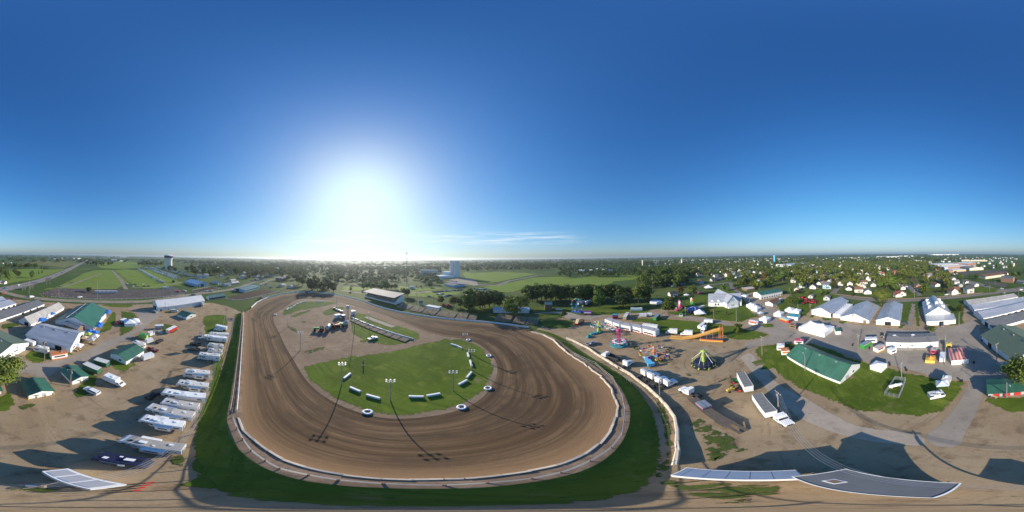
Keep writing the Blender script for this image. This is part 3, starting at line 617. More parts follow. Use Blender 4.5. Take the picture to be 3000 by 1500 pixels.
gable('exhibit_building', 'large olive green roofed white hall with a plain gable', 'hall', 's 2876,981', 's 2976,1054', 's 3089,1005', 's 2976,1072', 's 3045,1008', 'm_white_metal', 'm_roof_olive', doors=[('g',.9,1.2,2.3,'m_grey_wall'),('n',.7,3,3,BW)], wins=[('g',.6,2.6,2.2,.7)])
gable('barn', 'white gable barn with open bays, nearest the red tractors', 'barn', 'j 598,585', 'j 428,702', 'j 216,685', 'j 432,748', 'j 310,650', 'm_white_wall', 'm_roof_galv', rows=[('n',8,2.6,2.4)])
gable('barn', 'middle white barn of the three grey roofed gable barns', 'barn', 'j 885,632', 'j 793,770', 'j 533,728', 'j 790,790', 'j 610,705', 'm_white_wall', 'm_roof_galv', rows=[('n',10,1.8,1.6)], doors=[('g',.15,2,2.2,'m_wood')])
gable('barn', 'white barn with a dark doorway under a round gable vent', 'barn', 'j 1105,615', 'j 1083,775', 'j 858,765', 'j 1080,818', 'j 955,738', 'm_white_wall', 'm_roof_galv', doors=[('g',.5,4,2.6,BW)], wins=[('g',.5,4.6,.8,.8)])
gable('exhibit_hall', 'green metal roofed white hall with long side to the lawn', 'hall', 'j 20,1092', 'm 605,185', 'm 750,40', 'm 607,205', 'm 690,52', 'm_white_wall', 'm_roof_green', doors=[('n',.62,2,2.2,'m_grey_wall'),('g',.3,1.8,2.1,'m_grey_wall')], wins=[('g',.6,1.6,1.2,.9)])
# cross-gabled exhibition hall
ha = gable('grand_hall', 'white cross-gabled exhibition hall with grey roof and small dormers', 'hall', 'E 1885,985', 'E 1255,1000', 'E 1160,930', 'E 1265,1085', 'E 1195,845', 'm_white_wall', 'm_roof_galv', over=.35, doors=[('g',.5,1.4,2.4,'m_grey_wall')], wins=[('n',.22,2.2,1.2,1.8),('n',.3,2.2,1.2,1.8),('g',.5,5.2,.8,.8)])
pb = P(Q('E 1815,1080')); hb_e = hgt(pb, Q('E 1825,985')); b1, b2 = P(Q('E 1825,985'), hb_e), P(Q('E 1605,1020'), hb_e)
w_ = (b2-b1).length; rise_ = hgt((b1+b2)/2, Q('E 1705,880'))-hb_e; rv = (b2-b1).normalized(); ax_ = Vector((-rv.y, rv.x, 0))
far_ = P(Q('E 1370,745'), hb_e+rise_); mid_ = (b1+b2)/2
if ax_.dot(far_-mid_) < 0: ax_ = -ax_
len_ = min(34, ax_.dot(far_-mid_)); ctr_ = mid_+ax_*len_/2
inv = Matrix.Rotation(-ha.rotation_euler.z, 3, 'Z'); lc = inv @ (Vector((ctr_.x, ctr_.y, 0))-ha.location); la = inv @ ax_; lr = math.atan2(la.y, la.x)
def wing_part(nm, mb, mt, par):
    c, s_ = math.cos(lr), math.sin(lr); mb.v = [(lc.x+v[0]*c-v[1]*s_, lc.y+v[0]*s_+v[1]*c, v[2]) for v in mb.v]; return mb.build(nm, mt, par)
hw = w_/2; wing_part('wing_wall', MB().prism([(-hw,0),(hw,0),(hw,hb_e),(0,hb_e+rise_),(-hw,hb_e)], -len_/2, len_/2, 'x'), 'm_white_wall', ha)
for s in (-1, 1): wing_part('wing_roof', MB().prism([(s*(hw+.4), hb_e-.3),(0,hb_e+rise_+.05),(0,hb_e+rise_+.2),(s*(hw+.4),hb_e-.15)], -len_/2-.4, len_/2+.4, 'x'), 'm_roof_galv', ha)
wing_part('wing_door', MB().box(-len_/2, 0, 1.5, .12, 3, 3), 'm_grey_wall', ha); wing_part('loading_dock', MB().box(-len_/2-1.2, 0, .5, 2.2, hw*1.7, 1.0), 'm_conc_white', ha); wing_part('gable_panel', MB().box(-len_/2-.02, 0, hb_e+rise_*.35, .1, hw*.5, rise_*.35), 'm_blue_wall', ha)
for u in (.25, .62):                                                # dormers on the left wing
    L_, W_, ev, ri = ha['dims']; sgn = -1
    MB().prism([(-1.3,ev),(1.3,ev),(1.3,ev+1.0),(0,ev+2.2),(-1.3,ev+1.0)], 0, 2.6).build('dormer', 'm_white_wall', ha).location = (-L_/2+u*L_*.5, -W_*.48, 0)
gable('arts_building', 'white long building with dark green roof behind the food tents', 'hall', 'i 940,492', 'i 738,530', 'i 665,505', 'i 740,572', 1.8, 'm_white_wall', 'm_roof_green', rows=[('n',9,1.6,1.4)])
gable('concession_building', 'small white building with brown shingle roof beside the paved lane', 'building', 'i 925,580', 'i 850,612', 'i 800,590', 'i 850,638', 1.6, 'm_white_wall', 'm_roof_brown', wins=[('n',.5,1.6,1.2,.8)])
gable('picnic_pavilion', 'small tan roofed pavilion behind the green roofed building', 'pavilion', 'i 680,465', 'i 603,476', 'i 597,455', 2.6, 1.0, 'm_wood', 'm_roof_tan')
gable('barn', 'long white barn with pale two-tone roof next to the gravel lot', 'barn', 'b 803,580', 'b 362,643', 'b 308,608', 'b 362,686', 'b 335,580', 'm_white_wall', 'm_roof_pale', doors=[('g',.5,4,3.4,BW),('g',.85,2,2.4,BW),('n',.06,1.2,2,BW),('n',.2,1.2,2.1,'m_grey_wall')], wins=[('n',.35,2,1,.6),('n',.6,2,1,.6)])
gable('fair_office', 'small white office with green roof alone in the gravel lot', 'building', 'b 545,708', 'b 632,738', 'b 705,700', 'b 632,762', 1.6, 'm_white_wall', 'm_roof_green', doors=[('n',.4,1,2,'m_grey_wall')], wins=[('g',.5,1.4,1.6,.8)])
gable('machine_hall', 'pale blue metal hall beyond the dark dirt arena', 'building', 'b 622,400', 'b 733,430', 'b 853,422', 'b 735,455', 3.5, 'm_blue_wall', 'm_roof_bluewhite', doors=[('g',.45,6,4,BW),('g',.1,2,3,BW)])
gable('stable', 'low stable with dark green roof beside the dirt arena', 'barn', 'b 1000,530', 'b 845,550', 'b 800,540', 'b 845,577', 1.3, 'm_white_wall', 'm_roof_teal', rows=[('n',8,2.5,1.7)])
gable('barn', 'long pale blue barn with teal roof behind the brown arena', 'barn', 'C 1720,935', 'C 1345,1040', 'C 1110,990', 'C 1345,1092', 1.6, 'm_blue_wall', 'm_roof_teal', doors=[('g',.65,5,3.6,BW)])
gable('food_hall', 'green roofed concession building with rooftop fan near the dark pickup', 'building', 'b 232,1045', 'b 62,1148', 'a 1045,1078', 'b 62,1190', 1.5, 'm_white_wall', 'm_roof_green', doors=[('n',.4,1.2,2.1,'m_grey_wall')], wins=[('g',.35,1.5,1.2,.9)])
gable('restroom', 'green gable restroom with one bright roof slope behind the white car', 'building', 'c 575,105', 'c 682,212', 'c 828,160', 'c 685,250', 'c 758,172', 'm_white_wall', 'm_roof_green', doors=[('g',.75,.9,2,'m_grey_wall')], wins=[('g',.4,1.6,1.2,.5)])
gable('restroom', 'green gable restroom with yellow bollards beside the leafy tree', 'building', 'c 205,220', 'c 270,348', 'c 500,300', 'c 272,378', 'c 385,305', 'm_white_wall', 'm_roof_green', doors=[('g',.62,.9,2,'m_grey_wall')], wins=[('g',.3,1.5,1.4,.5)])
gable('food_stand_building', 'low green roofed stand with red and grey front panels', 'building', 'c 15,300', 'n 888,390', 'n 893,292', 'n 905,418', .7, 'm_grey_wall', 'm_roof_green', doors=[('n',.22,1.6,1.5,'m_red_panel'),('n',.5,1.6,1.5,'m_red_panel'),('n',.78,1.8,1.5,'m_red_panel')])
gable('lunch_counter', 'long low white building with grey roof and fenced counter', 'building', 'k 480,968', 'j 950,972', 'j 945,890', 'j 953,1022', .5, 'm_white_wall', 'm_roof_grey_sh', over=.2, doors=[('n',.42,1.2,2,'m_grey_wall'),('n',.86,1.2,2,'m_grey_wall')], wins=[('n',.28,1.6,.8,.8),('n',.5,1.6,.8,.8)])
for s in ('j 1032,905', 'j 1205,900'):
    p = P(Q(s), 4.2); tag(MB().box(0,0,.45,1.3,1.3,.9).build('roof_vent', 'm_trim'), 'white rooftop ventilator box on the lunch counter, %s of two' % ('left' if 'j 1032' in s else 'right'), 'ventilator', 'rooftop ventilators').location = (p.x, p.y, 3.2)
# arts barn with clerestory dormers
kb = gable('barn', 'white stepped barn with six bright dormers beside the bare drive', 'barn', 'k 520,590', 'k 600,705', 'k 355,710', 5.0, 'k 487,642', 'm_white_wall', 'm_roof_galv', over=.3)
L_, W_, ev, ri = kb['dims']
for u in (.3, .6, .88):
    for s in (-1, 1):
        d = MB().prism([(-1.2,0),(1.2,0),(1.2,.9),(0,1.9),(-1.2,.9)], 0, 2.4).build('dormer', 'm_white_wall', kb); d.location = (-L_/2+u*L_, s*W_*.28-(0 if s > 0 else -0)-1.2, ev+ri*.35)
MB().box(0,0,ev+ri+.7,L_*.5,2.2,1.5).build('cupola', 'm_white_wall', kb); MB().prism([(-1.4,0),(1.4,0),(0,1)],-L_*.26,L_*.26,'x').build('cupola_roof','m_roof_galv',kb).location=(0,0,ev+ri+1.45)
fp = [P(Q('k 370,778'), 3.2), P(Q('k 640,755'), 3.2)]; lc2 = inv2 = Matrix.Rotation(-kb.rotation_euler.z, 3, 'Z')
A_ = inv2 @ (fp[0]-kb.location); B_ = inv2 @ (fp[1]-kb.location); xf = min(A_.x, B_.x); y0, y1 = sorted((A_.y, B_.y))
MB().bb(xf, -L_/2, y0, y1, 0, 3.2).build('front_annex', 'm_white_wall', kb); MB().prism([(xf-.4,3.15),(-L_/2,4.9),(-L_/2,5.05),(xf-.4,3.3)], y0-.3, y1+.3).build('annex_roof', 'm_roof_galv', kb); MB().box(xf, (y0+y1)/2, 1.3, .12, 3, 2.6).build('annex_door', BW, kb)
# flat-roofed scoring building right below the drone
def flat_box(name, label, cat, corners, h, wall, roof, lip='m_trim', group=None):
    c = [P(Q(s), h) for s in corners]; x = (c[1]-c[0]+c[2]-c[3]); L_ = x.length/2; x.z = 0; x.normalize(); y = Vector((-x.y, x.x, 0)); W_ = abs((c[3]-c[0]).dot(y)+(c[2]-c[1]).dot(y))/2
    ctr = (c[0]+c[1]+c[2]+c[3])/4; t = empty(name, (ctr.x, ctr.y, 0), math.atan2(x.y, x.x)); tag(t, label, cat, group)
    MB().box(0,0,h/2-.05,L_-.3,W_-.3,h-.1).build('wall', wall, t); MB().box(0,0,h,L_,W_,.16).build('roof', roof, t)
    for dx, dy, a, b_ in ((0,W_/2+.03,L_+.12,.1),(0,-W_/2-.03,L_+.12,.1),(L_/2+.03,0,.1,W_),(-L_/2-.03,0,.1,W_)): MB().box(dx,dy,h+.02,a,b_,.26).build('fascia', lip, t)
    return t, L_, W_
t, L_, W_ = flat_box('scoring_building', 'dark grey flat roofed building seen from right above', 'building', ('s 2321,1396','s 2481,1375','s 2814,1416','s 2728,1458')[0:1]+('s 2728,1458','s 2814,1416','s 2481,1375'), 5.1, 'm_wood', 'm_roof_slate')
MB().box(-L_*.2,-W_*.18,5.16,1.1,.9,.1).build('hatch', 'm_trim', t); MB().box(-L_*.2,-W_*.18,5.2,.8,.6,.1).build('hatch_board', 'm_wood', t)
for k in range(7): MB().box(-L_/2+(k+1)*L_/8,0,5.1,.07,W_*.98,.1).build('roof_seam', 'm_dark_metal', t)
for k in range(6): MB().box(-L_/2+(k+.5)*L_/6,W_/2+.2,4.85,.1,.5,.14).build('rafter_end', 'm_wood', t)
for k in range(9): MB().box(-L_*.32+random.uniform(-.8,2.0), random.uniform(-.6,.9), 5.12, .28,.12,.1, random.random()*3).build('vent_flashing', 'm_trim', t)
# grandstand
gl, gr, gb = P(Q('f 60,553')), P(Q('f 342,622')), P(Q('f 414,592'))
x = (gr-gl); L_ = x.length; x.normalize(); y = Vector((-x.y, x.x, 0)); dpt = abs((gb-gr).dot(y)); sg = 1 if (gb-gr).dot(y) > 0 else -1; dpt = max(11, dpt)
ctr = gl+x*L_/2; t = empty('grandstand', ctr, math.atan2(x.y, x.x)); tag(t, 'covered grandstand with pale flat roof beside the race track', 'grandstand')
MB().prism([(-.2,8.0),(dpt+1,9.6),(dpt+1,9.85),(-2.2,8.05),(-2.2,7.8)], -L_/2-1, L_/2+1, 'x').build('roof', 'm_roof_stand', t)
def yz(mb):
    mb.v = [(v[0], v[1]*sg, v[2]) for v in mb.v]; return mb
yz(MB().prism([(dpt-.2,0),(dpt,0),(dpt,9.6),(dpt-.2,9.6)], -L_/2, L_/2, 'x')).build('back_wall', 'm_blue_wall', t)
t.children and None
for e in (-1, 1): yz(MB().prism([(0,0),(dpt,0),(dpt,9.5),(dpt*.45,6.4),(0,2.2)], e*L_/2-.1, e*L_/2+.1, 'x')).build('side_wall', 'm_white_wall', t)
yz(MB().box(0,-.1,1.5,L_,.2,1.4)).build('front_rail', 'm_conc_white', t)
for k in range(12): yz(MB().box(0, .8+k*(dpt-1.5)/12, 1.2+k*.5, L_-.6, (dpt-1.5)/12*1.0, .12)).build('tread', 'm_conc', t)
for k in range(12): yz(MB().box(0, 1.0+k*(dpt-1.5)/12, 1.6+k*.5, L_-3, .3, .08)).build('bench', 'm_rail_white' if k % 2 else 'm_steel', t)
for k in range(6):
    for yy in (.2, dpt*.5): yz(MB().cyl((-L_/2+1+k*(L_-2)/5, yy, 0), (-L_/2+1+k*(L_-2)/5, yy, 8.6), .12, n=6)).build('column', 'm_steel', t)
for ch in [c for c in bpy.data.objects if c.parent == t and c.name.startswith('roof')]:
    if sg < 0: ch.scale.y = -1
M('m_bleacher_plank', (.36,.28,.2), .85, .3, .9)
# open bleachers
def bleacher(label, q0, q1, rows=10, group='open bleachers', rise=.2):
    a, b = P(Q(q0)), P(Q(q1)); x = b-a; L_ = x.length; x.normalize(); y = Vector((-x.y, x.x, 0)); ctr = (a+b)/2
    if y.dot(ctr) < 0: y = -y; 
    rz = math.atan2(x.y, x.x); s = 1 if Vector((-math.sin(rz), math.cos(rz), 0)).dot(y) > 0 else -1
    t = empty('bleacher', ctr, rz); tag(t, label, 'bleacher', group)
    for k in range(rows):
        MB().box(0, s*(.4+k*.75), .6+k*rise, L_-.5, .5, .07).build('seat_plank', 'm_bleacher_plank', t)
        MB().box(0, s*(.0+k*.75), .25+k*rise, L_-.5, .35, .06).build('foot_plank', 'm_bleacher_plank', t)
    for e in (-1, 0, 1):
        MB().prism([(0,0),(s*rows*.75,0),(s*rows*.75,rows*rise+.3),(0,.35)], e*(L_/2-.2)-.06, e*(L_/2-.2)+.06, 'x').build('support_frame', 'm_steel' if e else 'm_weathered_plank', t)
    MB().box(L_/2-.05, s*rows*.37, rows*rise*.5+1, .06, .06, .06).build('stair_rail', 'm_rail_white', t)
    MB().box(0, s*(rows*.75+.1), rows*rise+1.2, L_, .05, .06).build('back_rail', 'm_steel', t)
for k, (q0, q1, nm) in enumerate([('f 360,648','f 470,672','nearest the covered grandstand'),('f 480,676','f 590,698','second along from the grandstand'),('f 600,700','f 720,722','third along from the grandstand'),('f 730,724','f 900,752','fourth along from the grandstand, before the wide aisle'),('f 912,754','f 1015,765','at the far right end of the long row'),
                                  ('f 1022,760','f 1108,768','smaller steel one'),('g 150,772','g 300,790','in front of the shady tree'),('g 320,795','g 440,808','right of the shady tree'),('g 450,808','g 555,815','rightmost, beside the dark boards')]):
    bleacher('open plank bleacher along the track, %s' % nm, q0, q1, 8 if k == 5 else 12)
# smaller buildings round the track
gable('ticket_house', 'small blue-grey roofed house behind the open bleachers', 'building', 'f 575,600', 'f 605,600', 'f 450,592', 3.2, 'f 560,548', 'm_blue_wall', 'm_roof_teal')
gable('storage_shed', 'long low shed with blue roof behind the shady tree', 'shed', 'g 145,668', 'g 485,672', 'g 485,645', 'g 485,700', .9, 'm_white_wall', 'm_roof_bluewhite')
gable('park_cabin', 'wooden cabin with teal roof and white skirt in the park', 'cabin', 'g 700,618', 'g 632,620', 'g 640,600', 'g 632,676', 1.6, 'm_wood', 'm_roof_teal')
t, _, _ = flat_box('first_aid_shed', 'flat pale roofed shed behind the middle bleachers', 'shed', ('f 630,632','f 760,650','f 780,640','f 670,618'), 2.6, 'm_white_wall', 'm_roof_pale')
gable('dark_warehouse', 'low dark blue warehouse in front of the silo yard', 'warehouse', 'D 1950,655', 'D 2120,690', 'D 2300,655', 'D 2120,730', 1.5, 'm_blue_wall', 'm_roof_dark')
gable('utility_hut', 'tiny pale hut on the meadow behind the covered grandstand', 'hut', 'D 1290,705', 'D 1365,705', 'D 1365,695', 'D 1365,750', .6, 'm_blue_wall', 'm_roof_pale')
# grain elevator: silos, warehouse, sheds
def silo(label, q, top, r):
    p = P(Q(q)); h = min(58, hgt(p, Q(top))); t = empty('silo', (p.x, p.y, 0)); tag(t, label, 'silo', 'concrete silos of the grain plant')
    mb = MB(); mb.smooth = True; mb.lathe([(r,0),(r,h-.8)], 18); mb.build('barrel', 'm_conc_white', t); MB().lathe([(r+.15,h-1.2),(r+.15,h),(0,h+.2)], 18).build('cap', 'm_grey_wall', t)
    for k in range(4): MB().box(r*.9*math.cos(k*1.57), r*.9*math.sin(k*1.57), h+.6, .15,.15,1.2).build('railing_post', 'm_grey_wall', t)
for q, tp, r, lb in (('D 2080,528','D 2080,222',4.2,'leftmost white concrete silo of the grain plant'),('D 2118,525','D 2118,222',4.2,'second white concrete silo from the left at the grain plant'),('D 2165,535','D 2165,224',4.6,'third white concrete silo, the nearest of the grain plant'),('D 2208,530','D 2208,226',4.6,'rightmost white concrete silo of the grain plant')): silo(lb, q, tp, r)
flat_box('grain_warehouse', 'wide grey warehouse left of the white silos', 'warehouse', ('D 1440,400','D 1750,395','D 1880,390','D 1560,385'), 15, 'm_grey_wall', 'm_roof_dark')
flat_box('loading_shed', 'low white roofed loading shed at the foot of the silos', 'shed', ('D 1765,495','D 1895,518','D 2100,490','D 1990,470'), 6, 'm_white_wall', 'm_roof_pale')
flat_box('mill_house', 'pale block standing against the left silo', 'building', ('D 1925,425','D 2050,430','D 2060,420','D 1950,415'), 14, 'm_white_wall', 'm_roof_pale')
# water towers, radio mast
def lathe_thing(name, label, cat, q, parts):
    p = P(Q(q)) if isinstance(q, str) else q; t = empty(name, (p.x, p.y, 0)); tag(t, label, cat)
    for nm, prof, mt, n in parts:
        mb = MB(); mb.smooth = True; mb.lathe(prof, n); mb.build(nm, mt, t)
    return t, p
p = P(Q('B 1835,500')); ht = hgt(p, Q('B 1835,135')); sc_ = ht/46; pw = p.length*2*math.pi/3000/8.587
rb_, rs_ = 115*pw, 92*pw
t, p = lathe_thing('water_tower', 'white water tower with dark blue band round its tank', 'water tower', 'B 1835,500', [('stem', [(rs_,0),(rs_,ht*.70),(rb_,ht*.78)], 'm_conc_white', 32), ('band', [(rb_*1.01,ht*.78),(rb_*1.01,ht*.92)], 'm_navy', 32), ('dome', [(rb_*1.02,ht*.92),(rb_*.8,ht*.96),(rb_*.4,ht*.985),(0,ht)], 'm_conc_white', 32)])
fz = math.atan2(-p.y, -p.x)
for k, w_ in enumerate((.5,.35,.35,.4,.35,.3)):
    a_ = fz+.2+k*.13; MB().box(math.cos(a_)*rb_*1.02, math.sin(a_)*rb_*1.02, ht*.85+(.1 if k else .4), .2, w_*2.4, 2.2 if k else 3.0, a_).build('painted_letter', 'm_trim', t)
q_ = P(Q('E 2505,205')); q_ = q_.normalized()*900; h2 = hgt(q_, Q('E 2505,112'))
lathe_thing('water_tower', 'distant sky blue water tower above the town trees', 'water tower', Vector((q_.x,q_.y,0)), [('tank', [(3,h2*.72),(7,h2*.82),(7,h2*.92),(0,h2)], 'm_cyan', 20), ('stem', [(2.2,0),(2.2,h2*.74)], 'm_cyan', 14), ('leg_ring', [(6,0),(6.2,h2*.8)], 'm_cyan', 6)])
p = P(Q('D 1235,660')); ht = hgt(p, Q('D 1230,75')); t = empty('radio_mast', (p.x, p.y, 0)); tag(t, 'slender lattice radio mast with antennas above the covered grandstand', 'mast')
for k in range(3):
    a = k*2.094; MB().cyl((.9*math.cos(a),.9*math.sin(a),0),(.55*math.cos(a),.55*math.sin(a),ht*.82),.2,.16,5).build('leg', 'm_dark_metal', t)
for k in range(22):
    z = k*ht*.82/22; a = k*2.094; MB().cyl((.85*math.cos(a),.85*math.sin(a),z),(.8*math.cos(a+2.094),.8*math.sin(a+2.094),z+ht*.037),.06,n=4).build('brace', 'm_dark_metal', t)
MB().cyl((0,0,ht*.82),(0,0,ht+3),.18,n=5).build('whip', 'm_dark_metal', t)
for z in (ht*.83, ht): 
    for k in range(4): MB().box(1.0*math.cos(k*1.57),1.0*math.sin(k*1.57),z,.6,.6,1.8).build('antenna', 'm_dark_metal', t)
# far commercial and school blocks
FLAT = [('school_building', 'long flat roofed brick school with white roofs', 'G 795,285', 'G 980,300', 'G 1440,275', 'G 1200,250', 8, 'm_tan_brick', 'm_roof_pale'), ('school_building', 'middle brick wing of the flat roofed school', 'G 980,330', 'G 1180,345', 'G 1480,300', 'G 1300,280', 8, 'm_brick', 'm_roof_pale'),
 ('school_building', 'upper brick block at the back of the school', 'G 1280,265', 'G 1540,270', 'G 1660,250', 'G 1400,240', 11, 'm_brick', 'm_roof_pale'), ('school_building', 'low pale front wing of the school', 'G 1100,380', 'G 1250,400', 'G 1470,380', 'G 1330,360', 5, 'm_tan_brick', 'm_roof_pale'),
 ('retail_block', 'long cream commercial block on the horizon, left of the school', 'G 360,200', 'G 520,215', 'G 640,210', 'G 480,198', 7, 'm_cream_wall', 'm_roof_pale'), ('retail_block', 'orange-brown block left of the school roofs', 'G 665,222', 'G 800,228', 'G 820,222', 'G 700,216', 6, 'm_brick', 'm_roof_tan'),
 ('retail_block', 'long cream row of shops behind the school', 'G 1390,205', 'G 1850,205', 'G 1850,195', 'G 1400,195', 8, 'm_cream_wall', 'm_roof_tan'), ('retail_block', 'white factory on the left skyline above the town', 'F 2205,135', 'F 2500,140', 'F 2520,132', 'F 2230,128', 12, 'm_white_wall', 'm_roof_pale'),
 ('retail_block', 'white factory just right of the first on the skyline', 'G 220,125', 'G 530,125', 'G 530,118', 'G 240,118', 10, 'm_white_wall', 'm_roof_pale'), ('retail_block', 'solitary white plant breaking the skyline', 'G 1030,98', 'G 1110,100', 'G 1110,92', 'G 1040,92', 22, 'm_white_wall', 'm_roof_pale'),
 ('stadium_stand', 'grey stadium stand beside the far sports field', 'F 400,295', 'F 690,300', 'F 690,260', 'F 440,250', 9, 'm_grey_wall', 'm_roof_galv'), ('retail_block', 'long white warehouse row behind the mown field', 'g 945,298', 'g 1250,290', 'g 1270,282', 'g 960,288', 7, 'm_white_wall', 'm_roof_pale'),
 ('retail_block', 'second white warehouse behind the mown field', 'g 1110,283', 'g 1210,285', 'g 1215,277', 'g 1120,276', 9, 'm_cream_wall', 'm_roof_pale'), ('retail_block', 'white roofed plant near the highway, left of the camper field', 'B 200,275', 'B 410,278', 'B 410,240', 'B 270,240', 8, 'm_white_wall', 'm_roof_pale'),
 ('retail_block', 'long white plant roof just right of the highway plant', 'B 440,290', 'B 640,295', 'B 600,268', 'B 450,268', 7, 'm_white_wall', 'm_roof_pale'), ('retail_block', 'low pale shed row on the far left horizon', 'B 360,192', 'B 610,195', 'B 600,185', 'B 370,184', 8, 'm_white_wall', 'm_roof_pale'),
 ('car_dealer', 'dark roofed dealership with bright cars beyond the hay field', 'A 1260,235', 'A 1540,238', 'A 1520,215', 'A 1290,213', 6, 'm_white_wall', 'm_roof_dark'), ('car_dealer', 'white dealership block right of the bright cars', 'A 1620,232', 'A 1850,230', 'A 1850,212', 'A 1640,212', 7, 'm_white_wall', 'm_roof_pale'),
 ('motel', 'flat white roofed block among trees left of the covered grandstand', 'C 1590,450', 'C 1770,460', 'C 1780,445', 'C 1610,438', 7, 'm_white_wall', 'm_roof_pale'), ('motel', 'second flat white block among trees, right of the first', 'C 2090,480', 'C 2250,475', 'C 2260,462', 'C 2100,462', 7, 'm_white_wall', 'm_roof_pale'),
 ('motel', 'dark two storey block in the trees before the far turn', 'C 2150,720', 'C 2330,740', 'C 2390,715', 'C 2200,700', 6, 'm_wood', 'm_roof_dark')]
for nm, lb, a, b_, c, d, h, wl_, rf in FLAT:
    t, L_, W_ = flat_box(nm, lb, 'building', (a, b_, c, d), h, wl_, rf)
    if h < 12:
        n_ = max(2, min(9, int(L_/9)))
        for k in range(n_):
            for s in (-1, 1): MB().box(-L_/2+(k+.5)*L_/n_, s*(W_/2-.1), h*.5, L_/n_*.5, .12, 1.6).build('window', 'm_glass', t)
gable('gymnasium', 'tan gymnasium with shallow brown roof at the right of the school', 'building', 'G 1380,330', 'G 1548,362', 'G 1778,345', 'G 1548,405', 2.5, 'm_cream_wall', 'm_roof_grey_sh', doors=[('g',.5,1,5,'m_grey_wall')])
gable('apartment_block', 'long brown roofed apartment row behind the green corner lot', 'building', 'G 2260,465', 'G 1850,520', 'G 1720,480', 4.5, 2.2, 'm_cream_wall', 'm_roof_brown', wins=[('n',q/10,2,1.5,1.4) for q in range(1,10)])
gable('apartment_block', 'white gabled end apartment with brown roof', 'building', 'G 1720,510', 'G 1850,530', 'G 1985,515', 'G 1850,560', 2.2, 'm_white_wall', 'm_roof_brown', wins=[('g',.5,3,1.2,1.2)])
tc_ = gable('columned_house', 'brick hall with white column portico and dark roof', 'building', 'G 2140,540', 'G 2370,555', 'G 2468,545', 'G 2370,635', 'G 2420,515', 'm_brick', 'm_roof_dark')
L_, W_, ev, ri = tc_['dims']
for k in range(4): MB().cyl((L_*.1+k*2.4, -W_/2-1.6, 0), (L_*.1+k*2.4, -W_/2-1.6, ev), .3, n=8).build('column', 'm_trim', tc_)
